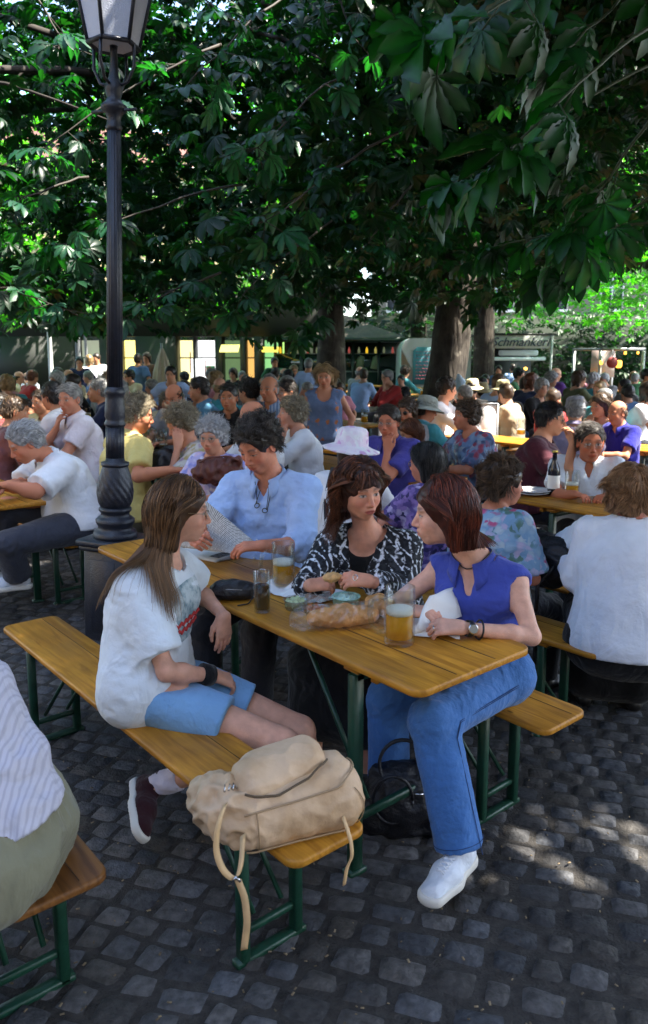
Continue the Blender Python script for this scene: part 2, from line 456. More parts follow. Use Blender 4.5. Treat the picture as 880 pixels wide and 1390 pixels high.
def hand_prims(W, d, n, side, s=1., curl=.5, spread=.0, thumb=.5, lod='hi', curls=None):
    """n = palm normal (out of the palm); side 'R'/'L'"""
    d = nrm(d); n = nrm(np.asarray(n, float)-d*(np.asarray(n, float)@d))
    t = np.cross(d, n)*(1 if side == 'R' else -1)
    P = []
    if lod == 'lo':
        return [cone(W, W+d*.10*s, .026*s, .03*s, .02, wide=[(n, .6)]), cone(W+d*.09*s, W+d*.16*s+n*.03*s, .026*s, .02*s, .02, wide=[(n, .6)])]
    L = [.070, .079, .073, .057]
    for i in range(4):
        o = (.0300, .0100, -.0105, -.0295)[i]
        kn = W+(d*(.086-.006*abs(i-1.2))+t*o)*s
        P.append(cone(W+(d*.005+t*o*.55)*s, kn, .0135*s, .0105*s, .016))
        c = (curls[i] if curls else curl); sp = (o*spread*8)
        dd = nrm(d+t*sp); p = kn; nn = nrm(n-dd*(n@dd))
        for j, (f, fr) in enumerate(((.45, .30), (.30, .40), (.25, .30))):
            a = c*(1.3, 1.6, 1.1)[j]*.75
            dd, nn = dd*math.cos(a)+nn*math.sin(a), nn*math.cos(a)-dd*math.sin(a)
            q = p+dd*L[i]*f*s
            P.append(cone(p, q, (.0092, .0083, .0076)[j]*s, (.0083, .0076, .0066)[j]*s, .0045)); p = q
    b = W+(d*.018+t*.020+n*.008)*s
    m1 = W+(d*(.048)+t*(.046-.012*thumb)+n*(.012+.018*thumb))*s
    m2 = m1+nrm(d*.8+t*(.45-.75*thumb)+n*.35*thumb)*.032*s; m3 = m2+nrm(d*.9+t*(.1-.6*thumb)+n*.25*thumb)*.026*s
    P += [cone(b, m1, .0155*s, .0115*s, .014), cone(m1, m2, .0105*s, .0095*s, .006), cone(m2, m3, .0095*s, .0075*s, .005)]
    return P

def body_sets(J, s, w, sex, g=0., part='all'):
    """limb + torso primitives grown by g"""
    fem = sex == 'f'; P = {}
    Pc, Lm, Ch, Nk = J['P'], J['L'], J['C'], J['N']; rp, rs, f = J['rp'], J['rs'], J['f']
    u = nrm(Nk-Ch)
    P['hips'] = [cone(J['hL'], J['hR'], (.098 if not fem else .104)*s*w+g, (.098 if not fem else .104)*s*w+g, .05)]
    P['torso'] = [cone(Pc+UP*.01, Lm, .108*s*w+g, .098*s*w+g, .05, wide=[(rp, 1.32)]),
                  cone(Lm, Ch, .098*s*w+g, .108*s*(1+(w-1)*.7)+g, .05, wide=[(rs, 1.34)]),
                  cone(Ch, Nk-u*.075*s, .108*s*(1+(w-1)*.7)+g, .072*s+g, .05, wide=[(rs, 1.5)]),
                  cone(J['sL'], J['sR'], .046*s+g, .046*s+g, .06),
                  cone(Nk-u*.0*s, J['sL']+(J['sR']-J['sL'])*.12, .050*s+g, .040*s+g, .05),
                  cone(Nk-u*.0*s, J['sR']+(J['sL']-J['sR'])*.12, .050*s+g, .040*s+g, .05)]
    if w > 1.08: P['torso'].append(ell((Pc+Lm)/2+f*.05*s*w, V(.12, .12, .12)*s*w+g, None, .06))
    if fem:
        for q in (-1, 1): P['torso'].append(ell(Ch+u*.005+rs*q*.072*s+f*.078*s*w, V(.066, .066, .062)*s*w+g, None, .05))
    for S in 'LR':
        sh, el, wr = J['s'+S], J['e'+S], J['w'+S]
        aw = (.86 if fem else 1.)*(1+(w-1)*.6)
        P['ua'+S] = [cone(sh, el, .050*s*aw+g, .038*s*aw+g, .03)]
        md = el+(wr-el)*.3
        P['fa'+S] = [cone(el, md, .037*s*aw+g, .0385*s*aw+g, .02), cone(md, wr, .0385*s*aw+g, .025*s*aw+g, .02)]
        hp, kn, an = J['h'+S], J['k'+S], J['a'+S]
        P['th'+S] = [cone(hp, kn, .088*s*w+g, .056*s*(1+(w-1)*.4)+g, .035)]
        cv = kn+(an-kn)*.32
        P['sh'+S] = [cone(kn, cv, .054*s+g, .053*s+g, .02), cone(cv, an, .053*s+g, .034*s+g, .02)]
        fd = J['fd'+S]
        fu = J['fu'+S]; rt = np.cross(fd, fu)
        P['ft'+S] = [cone(an-fd*.03*s-fu*.035*s, an+fd*.10*s-fu*.052*s, .030*s+g, .028*s+g, .03), cone(an, an-fu*.03*s, .032*s+g, .033*s+g, .02),
                     cone(an+fd*.10*s-fu*.052*s, an+fd*.155*s-fu*.06*s, .028*s+g, .019*s+g, .02, wide=[(rt, 1.3)])]
    return P

def paint_face(v, C, R, hs, base, lips, brow, lod, sex, eyes=(.12, .07, .04), lids=0.):
    q = ((v-C)/hs)@R.T; n = len(v); c = np.tile(np.asarray(base, float), (n, 1)); x, y, z = q.T; ax = np.abs(x)
    def mix(c, m, col): return c*(1-m[:, None])+np.asarray(col)*m[:, None]
    front = (y > .03) & (np.linalg.norm(q, axis=1) < .16)
    red = np.exp(-(((ax-.042)/.02)**2+((z+.034)/.02)**2))*front*.5+np.exp(-((x/.015)**2+((z+.03)/.018)**2))*front*.35
    c = mix(c, red, np.asarray(base)*V(1.15, .72, .70))
    c = mix(c, ((np.linalg.norm(q-V(.077, -.005, -.01), axis=1) < .035) | (np.linalg.norm(q-V(-.077, -.005, -.01), axis=1) < .035))*.35, np.asarray(base)*V(1.15, .7, .65))
    if lod == 'lo':
        m = front*(np.abs(z+.0) < .012)*(ax > .012)*(ax < .046)*.75; c = mix(c, m, (.06, .04, .03)); return c
    sg = lambda t, w: 1/(1+np.exp(-t/w))
    e = .0012 if lod == 'hi' else .002
    m = sg(1-((x/.024)**2+((z+.068)/.0095)**2), .15)*front; c = mix(c, m*.85, lips)
    m = np.exp(-((z+.0683)/.0016)**2)*(ax < .023)*front*.6; c = mix(c, m, np.asarray(lips)*.35)
    zc = .0245+.004*np.sin(np.clip((ax-.014)/.036, 0, 1)*PI)-.05*np.maximum(ax-.038, 0)
    m = sg(.0042-np.abs(z-zc), e)*sg(ax-.013, e)*sg(.049-ax, e)*front; c = mix(c, m*(.8 if sex == 'm' else .7), brow)
    # eyes
    ex = (ax-.031)/.0145; ez = z/(.0062*(1-lids*.6)) 
    em = sg(1-(ex**2+ez**2), .12)*front
    c = mix(c, em, (.55, .52, .48))
    ir = sg(.0062-np.hypot(ax-.031, z-.0005), .0008)*em; c = mix(c, ir, np.asarray(eyes)*.5)
    m = np.exp(-((z-.0062*(1-lids*.9)*np.sqrt(np.maximum(1-ex**2, 0)))/.0018)**2)*(np.abs(ex) < 1.15)*front*.85; c = mix(c, m, (.03, .02, .015))
    m = np.exp(-(((ax-.008)/.004)**2+((z+.0445)/.0025)**2))*front*(y > .085)*.7; c = mix(c, m, np.asarray(base)*.2)
    if sex == 'm':
        m = front*sg(-z-.045, .008)*(y < .2)*.14; c = mix(c, m, np.asarray(base)*.45)
    return c

def scalp_ok(q, rec=0.):
    zh = np.interp(q[:, 1], [-.11, -.05, -.015, .015, .045, .09], [-.070, -.062, -.035, .02, .056+rec, .072+rec])
    return q[:, 2] > zh
def hair_build(name, C, R, hs, H, coll, lod, parent, base, seed=1):
    """H: style dict. coll: prims for collision (head+torso)."""
    rng = np.random.default_rng(seed); st = H['style']; col = np.asarray(H['col'], float); col2 = np.asarray(H.get('col2', col*1.5), float)
    vol = H.get('vol', .012); rec = H.get('rec', 0.)
    def p(x, y, z): return C+hs*(V(x, y, z)@R)
    caps = []
    if st != 'bald':
        cv = vol*(.65 if N_(H, lod) else 1.); caps.append(ell(p(0, -.016, .034), hs*V(.077+cv, .099+cv, .089+cv), R, .02))
    else:
        caps.append(ell(p(0, -.022, .000), hs*V(.082, .095, .055), R, .02))
        caps.append(ell(p(0, .03, .085), hs*V(.085, .12, .058), R, .01, sub=True))
    caps.append(ell(p(0, -.045, -.03), hs*V(.066+vol*.7, .052+vol, .048), R, .03))
    if st in ('bob', 'long', 'wavy', 'perm'):
        low = {'bob': -.10, 'long': -.13, 'wavy': -.08, 'perm': -.04}[st]
        for q in (-1, 1): caps.append(cone(p(q*.066, -.022, .03), p(q*(.064+vol*.5), -.022, low), .03*hs, .024*hs, .03))
        caps.append(cone(p(0, -.05, .0), p(0, -.058, low), hs*.06, hs*.045, .03))
    for e in H.get('extra', []): caps.append(e)
    fr = H.get('fringe', 0.)
    if st in ('bob', 'long', 'wavy', 'perm'):
        ed = H.get('edge', .04)-.004
        caps.append(ell(p(0, ed+.078, -.052), hs*V(.100, .080, .108-fr*.6), R, .010, sub=True))
    else: caps.append(ell(p(0, .105, -.036+rec*.5), hs*V(.080, .075, .108), R, .012, sub=True))
    if st in ('short', 'curly', 'bald'): 
        for q in (-1, 1): caps.append(ell(p(q*.085, .012, -.045), hs*V(.03, .045, .048), R, .01, sub=True))
    h = {'hi': .0042, 'mid': .007, 'lo': .013}[lod]
    v, q = nets(caps, h)
    n = vnormals(v, q)
    wl = {'curly': .022, 'perm': .022, 'wavy': .03}.get(st, .03)
    F1 = Fourier(wl, 16, seed); amp = {'curly': .004, 'perm': .0035, 'wavy': .0015, 'bob': .0006, 'long': .0006, 'short': .0012}.get(st, .0022)
    if lod == 'lo' and st in ('bob', 'long', 'wavy'): amp = .002
    if lod == 'lo': amp *= 1.3; F1 = Fourier(wl*1.6, 12, seed)
    f = F1(v); v = v+n*(f*amp*hs)[:, None]
    cc = col*(1+.25*np.clip(f, -1.5, 1.5))[:, None]
    cc = cc*(1-.25*0)+0
    verts = [v]; quads = [q]; cols = [cc]; off = len(v)
    N = H.get('n', {'hi': 1100, 'mid': 260, 'lo': 0}[lod])
    if N:
        Ln = H.get('len', {'short': .045, 'curly': .055, 'bald': .03, 'bob': .2, 'long': .38, 'wavy': .16, 'perm': .06}[st])
        ns = max(4, int(Ln/.016)) if st in ('long', 'bob', 'wavy') else 6
        if lod == 'mid': ns = max(4, ns//2)
        D = rng.normal(size=(N*5, 3)); D /= np.linalg.norm(D, axis=1)[:, None]
        q0 = V(0, -.014, .03)+D*V(.078, .099, .09)
        ok = scalp_ok(q0, rec)
        if st == 'bald': ok &= q0[:, 2] < .06-.1*np.clip(q0[:, 1], -.05, .1)
        q0 = q0[ok][:N]; N = len(q0)
        nn = nrm2((q0-V(0, -.014, .03))/V(.078, .099, .09)**2)
        px = H.get('part', .02)
        sx = np.tanh((q0[:, 0]-px)/.012)
        comb = np.zeros_like(q0)
        if st in ('bob', 'long', 'wavy'):
            comb[:, 0] = sx*.9; comb[:, 1] = np.where(q0[:, 1] > .03, -.22+H.get('fwd', 0.), -.45); comb[:, 2] = -.25
            if fr: 
                fm = (q0[:, 1] > .045) & (np.abs(q0[:, 0]) < .06); comb[fm] = V(0, .8, -.5)+np.stack([q0[fm, 0]*2, 0*q0[fm, 0], 0*q0[fm, 0]], 1)
        elif st in ('short', 'bald'):
            cb = H.get('comb', (.6, .3, 0)); comb[:] = V(*cb); comb[:, 2] -= np.where(q0[:, 2] < .05, .8, 0); comb[:, 1] -= np.where(q0[:, 2] < .05, .3, 0)
        else:
            comb[:] = rng.normal(size=q0.shape)*.8
        lift = {'curly': 1.0, 'perm': .9, 'short': .22, 'wavy': .35}.get(st, .25)
        v0 = nrm2(nn*lift+comb+rng.normal(size=q0.shape)*H.get('mess', .12))
        P = C+hs*(q0@R); Vv = v0@R
        offs = hs*(.005+rng.uniform(.55, 1.15, N)*vol)
        Fn = Fourier(H.get('wave', .09), 10, seed+3); Fm = Fourier(H.get('wave', .09), 10, seed+4); Fo = Fourier(H.get('wave', .09), 10, seed+5)
        wa = H.get('waveamp', {'curly': 1.1, 'perm': 1.1, 'wavy': .35, 'short': .15}.get(st, .10))
        if st in ('curly', 'perm'): Fn, Fm, Fo = Fourier(.028, 10, seed+3), Fourier(.028, 10, seed+4), Fourier(.028, 10, seed+5)
        grav = {'long': .55, 'bob': .55, 'wavy': .4, 'short': .10, 'curly': .08, 'perm': .1, 'bald': .2}[st]
        pull = H.get('pull', .35)
        lngst = st in ('long', 'bob', 'wavy', 'perm'); edge = H.get('edge', .04); fring = (q0[:, 1] > .05) & (np.abs(q0[:, 0]-px*0) < .055) if fr else np.zeros(N, bool)
        lens = Ln*hs*rng.uniform(.82, 1.05, N)*np.where(fring, H.get('fl', .3), 1.); path = [P.copy()]
        tgt = H.get('tgt')
        for i in range(ns):
            ds = (lens/ns)[:, None]
            nz = np.stack([Fn(P), Fm(P), Fo(P)], 1)*wa+rng.normal(size=P.shape)*.03
            Vv = nrm2(Vv+V(0, 0, -1)*grav+nz*.5+(tgt if tgt is not None else 0))
            if lngst:
                ql = ((P-C)/hs)@R.T; fm = (ql[:, 1] > edge-.04) & (ql[:, 2] < .075) & (ql[:, 2] > -.13) & ~fring
                Vv[fm] = nrm2(Vv[fm]+np.stack([np.sign(ql[fm, 0]-px)*.9, np.full(fm.sum(), -.75), np.zeros(fm.sum())], 1)@R)
            P = P+Vv*ds
            d = eval_points(coll, P); e = 2e-3; near = np.clip((P[:, 2]-(C[2]-.07*hs))/.03, 0, 1)
            G = np.stack([eval_points(coll, P+V(e, 0, 0))-d, eval_points(coll, P+V(0, e, 0))-d, eval_points(coll, P+V(0, 0, e))-d], 1)
            G = nrm2(G); inn = np.maximum(offs-d, 0); P = P+G*inn[:, None]
            Vv = Vv-G*(np.minimum((Vv*G).sum(1), 0)*(inn > 0))[:, None]
            far = np.clip((d-offs-.004)/.02, 0, 1)*pull*near; Vv = Vv-G*far[:, None]
            path.append(P.copy())
        path = np.stack(path, 1)  # N, ns+1, 3
        if 'cut' in H:
            zc = C[2]+hs*H['cut']
            for i in range(1, ns+1):
                b_ = path[:, i, 2] < zc+rng.normal(0, .003, N); pr_ = path[b_, i-1]; dz = path[b_, i]-pr_
                t_ = np.clip((zc-pr_[:, 2])/(dz[:, 2]-1e-6), 0, 1)[:, None]; path[b_, i] = pr_+dz*t_
        if lngst:
            ql = ((path-C)/hs)@R.T
            lim = np.where(fring, H.get('fz', .035), .058)[:, None]
            bad = ((ql[..., 1] > edge) & (ql[..., 2] < lim) & (ql[..., 2] > -.16) & (np.abs(ql[..., 0]) < .1)).any(1)
            path = path[~bad]; lens = lens[~bad]; q0 = q0[~bad]; N = len(path)
        r0 = H.get('rad', {'hi': .0017, 'mid': .0032, 'lo': .006}[lod])*hs
        tap = np.linspace(1, .25, ns+1); tap[0] = .8
        tg = np.gradient(path, axis=1); tg /= np.linalg.norm(tg, axis=2)[..., None]+1e-9
        up = np.broadcast_to(np.asarray([.3, .2, .93]), tg.shape); a = np.cross(tg, up); a /= np.linalg.norm(a, axis=2)[..., None]+1e-6; b = np.cross(tg, a)
        rr = (r0*rng.uniform(.6, 1.3, N))[:, None, None]*tap[None, :, None]
        rings = np.stack([path+rr*(a*math.cos(t)+b*math.sin(t)) for t in (0, 2.094, 4.189)], 2)  # N,ns+1,3,3
        vv = rings.reshape(-1, 3); k = np.arange(N)[:, None, None]*(ns+1)*3+np.arange(ns)[None, :, None]*3
        j = np.arange(3)[None, None, :]; j2 = (j+1) % 3
        Q = np.stack(np.broadcast_arrays(k+j, k+j2, k+3+j2, k+3+j), -1).reshape(-1, 4)
        m = rng.uniform(0, 1, N)**1.6; hue = np.clip(Fourier(.03, 8, seed+9)(q0)*.35+m, 0, 1)
        c1 = (col*(1-hue[:, None])+col2*hue[:, None])*rng.uniform(.75, 1.2, (N, 1))
        tipc = np.asarray(H.get('tip', col2)); tt = np.linspace(0, 1, ns+1)[None, :, None]**1.5*H.get('tipmix', .15)
        cs = (c1[:, None, :]*(1-tt)+tipc*tt); cs = np.repeat(cs.reshape(-1, 3), 3, axis=0)
        verts.append(vv); quads.append(Q+off); cols.append(cs)
    me = mesh_np(name, np.concatenate(verts)-base, np.concatenate(quads), HAIRM, col=np.clip(np.concatenate(cols), 0, 1))
    return link(bpy.data.objects.new(name, me), parent)
def N_(H, lod): return H.get('n', {'hi': 1, 'mid': 1, 'lo': 0}[lod])
def nrm2(a): return a/(np.linalg.norm(a, axis=-1, keepdims=True)+1e-9)

def garment(name, prims, lod, m, parent, base, wr=.004, wl=.07, clips=(), seed=1, h=None, stretch=(1, 1, .55), focus=None, relaxn=1):
    h = h or {'hi': .0085, 'mid': .013, 'lo': .024}[lod]
    v, q = nets(prims, h, clips=clips)
    if wr:
        n = vnormals(v, q); F1 = Fourier(wl, 12, seed, stretch); F2 = Fourier(wl*2.3, 10, seed+1, stretch)
        a = np.ones(len(v))
        if focus:
            a = a*.35
            for (c, r, g) in focus: a = a+g*np.exp(-((v-c)**2).sum(1)/(r*r))
        rid = 1-np.abs(F1(v)); v = v+n*((rid*wr*.55+F2(v)*wr*.7)*a)[:, None]
    me = mesh_np(name, v-base, q, m)
    return link(bpy.data.objects.new(name, me), parent)

def person(label, P, N, Hd, look, sh=None, s=1., w=1., sex='m', lod='mid', skin=(.46, .27, .19), arms=None, legs=None, top=None, bottom=None, shoes=None, hair=None,
           group=None, roll=0., lips=None, hs=None, seed=1, f=None, lids=0., name='person', eyes=(.12, .07, .04), bend=.04, legson=True):
    """P pelvis centre, N base of neck, Hd skull centre (eye level); f body facing; look gaze direction; sh right-shoulder direction"""
    P, N, Hd = map(lambda q: np.asarray(q, float), (P, N, Hd)); f = nrm(f)
    rp = nrm(np.cross(f, UP)); rs = nrm(sh) if sh is not None else rp
    J = {'P': P, 'N': N, 'f': f, 'rp': rp, 'rs': rs}
    ax = N-P; back = -f*bend*s
    J['L'] = P+ax*.33+back; J['C'] = P+ax*.68+back*.8
    hw = .088*s; sw = (.172 if sex == 'm' else .155)*s*(1+(w-1)*.5)
    u = nrm(N-J['C'])
    J['hL'], J['hR'] = P-rp*hw, P+rp*hw
    J['sL'], J['sR'] = N-rs*sw-u*.055*s, N+rs*sw-u*.055*s
    la, lb = .285*s, .25*s
    arms = arms or {}
    hands = {}
    base = V(P[0], P[1], 0.)
    for S in 'LR':
        sg = -1 if S == 'L' else 1
        A = arms.get(S) or {}
        if 'w' not in A: A = dict(A, w=P+f*.36*s+rp*sg*.13*s+UP*.12*s)
        e, wq = ik(J['s'+S], A['w'], la, lb, A.get('pole', -UP*1.+rs*sg*.6-f*.3))
        if 'e' in A: e = np.asarray(A['e'], float); wq = np.asarray(A['w'], float)
        J['e'+S], J['w'+S] = e, wq
        d = A.get('d', nrm(wq-e)); n = A.get('n', -UP)
        hands[S] = (wq+0*nrm(d), d, n, A.get('curl', .5), A.get('thumb', .5), A.get('spread', 0.), A.get('curls'))
    lt, ls = .43*s, .42*s
    legs = legs or {}
    for S in 'LR':
        sg = -1 if S == 'L' else 1; G = legs.get(S) or {}
        a = G.get('a', V(*(P+f*.42*s+rp*sg*.12*s)[:2], .085*s))
        k, a = ik(J['h'+S], a, lt, ls, G.get('pole', UP+f*.8+rp*sg*.15))
        if 'k' in G: k = np.asarray(G['k'], float); a = np.asarray(G['a'], float)
        J['k'+S], J['a'+S] = k, a; fd = nrm(G.get('fd', f+rp*sg*.15)); fu = np.asarray(G.get('fu', UP), float); J['fd'+S] = fd; J['fu'+S] = nrm(fu-fd*(fu@fd))
    R = headR(look, roll); hs = hs or s
    root = thing(name, label, 'person', base, group)
    coll0 = head_prims(Hd, R, hs, sex, lod=lod)
    neckb = N-u*.0
    neck = [cone(Hd+hs*(V(0, -.022, -.05)@R), neckb, .050*s*(1 if sex == 'm' else .86), .058*s*(1 if sex == 'm' else .9), .035)]
    B = body_sets(J, s, w, sex, 0.)
    prims = B['hips']+B['torso']+[x for S in 'LR' for x in B['ua'+S]+B['fa'+S]]
    if legson: prims += [x for S in 'LR' for x in B['th'+S]+B['sh'+S]+B['ft'+S]]
    prims += neck+coll0
    fine = []
    if lod != 'lo':
        hf = {'hi': .0034, 'mid': .007}[lod]
        fine.append((Hd-.125*hs, Hd+.125*hs, hf))
        for S in 'LR':
            W, d, n, c, t, sp, cu = hands[S]
            c0 = W+nrm(d)*.085*s; e = (.095 if lod == 'hi' else .07)*s; fine.append((c0-e, c0+e, .0034 if lod == 'hi' else .0075))
    for S in 'LR':
        W, d, n, c, t, sp, cu = hands[S]
        prims += hand_prims(W, d, n, S, s*(1 if sex == 'm' else .92), c, sp, t, lod, cu)
    v, q = nets(prims, {'hi': .0095, 'mid': .016, 'lo': .026}[lod], fine)
    if lod == 'lo': pass
    bc = (hair or {}).get('col', (.1, .06, .03)); brow = np.asarray((hair or {}).get('brow', np.asarray(bc)*.8))
    lips = lips if lips is not None else np.asarray(skin)*V(1.0, .52, .5)
    c = paint_face(v, Hd, R, hs, skin, lips, brow, lod, sex, eyes, lids)
    # hands a touch redder
    for S in 'LR':
        W, d, *_ = hands[S]; m = np.exp(-(np.linalg.norm(v-(W+nrm(d)*.14*s), axis=1)/.06)**2)*.3
        c = c*(1-m[:, None])+np.asarray(skin)*V(1.08, .8, .78)*m[:, None]
    me = mesh_np('body', v-base, q, SKIN if lod == 'hi' else SKINF, col=c); link(bpy.data.objects.new('body', me), root)
    # clothes ---------------------------------------------------------
    cprims = []
    if top:
        g = top.get('g', .012); T = body_sets(J, s, w, sex, g); pr = list(T['torso'])
        loose = top.get('loose', 0.)
        if loose:
            pr += [cone(P+UP*.0, J['C'], .118*s*w+g+loose, .105*s*w+g+loose*.3, .05, wide=[(rp, 1.28)])]
        hem = top.get('hem', -.02)
        if hem < .05: pr += [cone(J['hL'], J['hR'], .108*s*w+g, .108*s*w+g, .05)]
        sl = top.get('sleeve', 'short'); carve = []
        for S in 'LR':
            sh_, el, wr = J['s'+S], J['e'+S], J['w'+S]; ua = nrm(el-sh_); fa = nrm(wr-el)
            if sl == 'short':
                sf = top.get('sf', .68); e = sh_+(el-sh_)*sf
                pr.append(cone(sh_-ua*.01, sh_+(el-sh_)*(sf+.12), .056*s*(1+(w-1)*.6)+g, .056*s*(1+(w-1)*.6)+g+top.get('sw', .008), .035, clip=[(e, ua)]))
            elif sl == 'long':
                e = el+(wr-el)*top.get('sf', .88)
                pr.append(cone(sh_, el, .056*s+g, .046*s+g+.004, .035)); pr.append(cone(el, e+fa*.02, .046*s+g+.002, .036*s+g, .02, clip=[(e, fa)]))
            elif sl == 'none':
                pr.append(cone(sh_, sh_+ua*.03, .05*s+g*.6, .05*s+g*.5, .03, clip=[(sh_-ua*.005*s, ua)])); carve.append(cone(sh_+ua*.038*s+rs*(-.012 if S == 'L' else .012)*s, el, .053*s, .050*s, .012, sub=True))
        if top.get('vneck'):
            dp = top['vneck']; 
            hw2 = top.get('vw', .05); nf = nrm(f+u*.3)
            a = N+f*.02*s+u*.03; b = N-u*dp+f*.13*s
            pr.append(cone(a+f*.06, b, hw2*s, .012, .008, wide=[(f, 3.0)], sub=True))
        if top.get('scoop'):
            dp = top['scoop']; pr.append(ell(N+f*.075*s+u*(.055-dp*.5), V(.075, .075, .045+dp*.5)*s, np.stack([rs, nrm(np.cross(u, rs)), u]), .01, sub=True))
        nc = top.get('nclip', .028)
        pr.append(cone(N+u*(nc)*s, N+u*.3*s, .085*s, .12*s, .006, sub=True))
        pr += carve
        foc = [(J['eL'], .13, 1.), (J['eR'], .13, 1.), (J['L'], .16, .8), (J['sL'], .12, .5), (J['sR'], .12, .5)]
        sk = top.get('hemv', nrm(UP+0*f))
        clips = [(P+UP*hem, -UP)]
        o = garment(top.get('name', 'shirt'), pr, lod, top['mat'], root, base, top.get('wr', .004), top.get('wl', .07), clips, seed, focus=foc)
        cprims += pr
        if top.get('collar'):
            collar(J, s, u, rs, f, N, g, top['mat'], root, base, top['collar'])
    if top and top.get('inner'):
        T = body_sets(J, s, w, sex, .006); pr = T['torso']+T['hips']
        pr.append(ell(N+f*.075*s+u*(.02), V(.085, .085, .10)*s, np.stack([rs, nrm(np.cross(u, rs)), u]), .01, sub=True))
        pr.append(cone(N+u*.0, N+u*.3*s, .09*s, .12*s, .006, sub=True))
        garment('camisole', pr, lod, top['inner'], root, base, .001, .07, [], seed)
    if bottom:
        g = bottom.get('g', .013); k = bottom['kind']; T = body_sets(J, s, w, sex, g); pr = T['hips']+[cone(P-UP*.0, J['L'], .112*s*w+g*.8, .104*s*w+g*.8, .04, wide=[(rp, 1.3)])]
        wl = P+UP*bottom.get('waist', .12)*s
        if k in ('trousers', 'shorts'):
            for S in 'LR':
                hp, kn, an = J['h'+S], J['k'+S], J['a'+S]; th = nrm(kn-hp); sn = nrm(an-kn)
                if k == 'shorts':
                    e = hp+(kn-hp)*bottom.get('sf', .75)
                    pr.append(cone(hp, e+th*.03, .094*s*w+g, .078*s*(1+(w-1)*.4)+g+.006, .035, clip=[(e, th)]))
                else:
                    pr += [cone(hp, kn, .094*s*w+g, .063*s+g+.003, .035)]
                    e = an-sn*.0+sn*bottom.get('drop', .0)
                    pr.append(cone(kn, e+sn*.03, .062*s+g+.003, .052*s+g+bottom.get('flare', .006), .02, clip=[(e, sn)]))
        else:
            sk = bottom.get('len', .9)
            for S in 'LR':
                hp, kn, an = J['h'+S], J['k'+S], J['a'+S]; e = kn if sk < 1 else kn+(an-kn)*(sk-1)
                pr += [cone(hp, hp+(kn-hp)*min(sk, 1), .10*s*w+g, .075*s+g, .05)]
                if sk > 1: pr += [cone(kn, e, .075*s+g, .09*s+g, .05)]
            mk = (J['kL']+J['kR'])/2; pr += [cone(P, P+(mk-P)*min(sk, 1), .10*s*w+g, .08*s+g, .06, wide=[(rp, 1.7)])]
            if sk > 1: ma = mk+((J['aL']+J['aR'])/2-mk)*(sk-1); pr += [cone(mk, ma, .085*s+g, .10*s+g, .06, wide=[(rp, 1.7)])]
        garment(bottom.get('name', k if k != 'skirt' else 'skirt'), pr, lod, bottom['mat'], root, base, bottom.get('wr', .004), .08, [(wl, UP)], seed+5, stretch=(.8, .8, .8), focus=[(J['kL'], .12, 1), (J['kR'], .12, 1), (P, .15, .8)])
    if bottom and bottom.get('belt'):
        T = body_sets(J, s, w, sex, bottom.get('g', .013)+.003); pr = T['hips']+[cone(P, J['L'], .115*s*w+bottom.get('g', .013)*.8, .107*s*w+bottom.get('g', .013)*.8, .04, wide=[(rp, 1.3)])]
        garment('belt', pr, lod, bottom['belt'], root, base, 0, .08, [(wl+UP*.004, UP), (wl-UP*.035, -UP)], seed)
    if shoes and legson:
        for S in 'LR':
            an, fd = J['a'+S], J['fd'+S]; upf = J['fu'+S]; rt = nrm(np.cross(fd, upf))
            hgt = shoes.get('high', 0.)
            pr = [cone(an-fd*.035*s-upf*.045*s, an+fd*.09*s-upf*.05*s, .039*s, .037*s, .03), cone(an+upf*hgt, an-upf*.04*s, .042*s, .041*s, .02, clip=[(an+upf*hgt, upf)]),
                  cone(an+fd*.08*s-upf*.056*s, an+fd*.175*s-upf*.064*s, .034*s, .027*s, .03, wide=[(rt, 1.35)])]
            sole = an-upf*(.088*s)
            so = garment('shoe', pr, lod, shoes['mat'], root, base, .001, .04, [(sole+upf*.012, -upf)], seed, h={'hi': .005, 'mid': .01, 'lo': .02}[lod])
            if lod != 'lo' and 'sole' in shoes:
                pr = [cone(an-fd*.04*s-upf*.075*s, an+fd*.08*s-upf*.075*s, .044*s, .043*s, .03), cone(an+fd*.08*s-upf*.075*s, an+fd*.18*s-upf*.075*s, .043*s, .036*s, .03, wide=[(rt, 1.25)])]
                garment('sole', pr, lod, shoes['sole'], so, base, 0, .04, [(sole+upf*.028*s, upf), (sole-upf*.002, -upf)], seed, h=.005 if lod == 'hi' else .009)
    if shoes and shoes.get('sock') is not None:
        for S in 'LR':
            an, kn = J['a'+S], J['k'+S]; sn = nrm(kn-an); e = an+sn*.10
            garment('sock', [cone(an-sn*.01, e+sn*.02, .040*s, .046*s, .02, clip=[(e, sn)])], lod, shoes['sock'], root, base, .002, .03, [], seed, h=.006)
    if lod == 'hi' and lids < .5:
        for sg in (-1, 1):
            n1, n2 = 14, 20; g = []; cc = []
            for i in range(n1+1):
                th = (i/n1)*PI*.5; row = []
                for j in range(n2+1):
                    a = j/n2*2*PI; l = V(math.sin(th)*math.cos(a)*.0128, math.cos(th)*.0146, math.sin(th)*math.sin(a)*.0058)
                    row.append(Hd+hs*((V(sg*.031, .0735, -.0005)+l)@R)); rr_ = math.hypot(l[0]-0, l[2])
                    cc.append((.012, .010, .010) if rr_ < .0022 else eyes if rr_ < .0052 else (.50, .47, .45))
                g.append(row)
            MB().sheet(g, c3=np.array(cc)).build('eye', EYEM, root, smooth=True, base=base, col=True)
    if hair:
        coll = coll0[:4]+neck+(cprims if cprims else B['torso'])
        coll = [x for x in coll if not x[8]]
        if hair['style'] in ('long', 'bob', 'wavy', 'perm'): coll.append(ell(Hd+hs*(V(0, .085, -.06)@R), hs*V(.056, .06, .125), R, .01))
        hair_build('hair', Hd, R, hs, hair, coll, lod, root, base, seed+11)
    return root, J, R, base
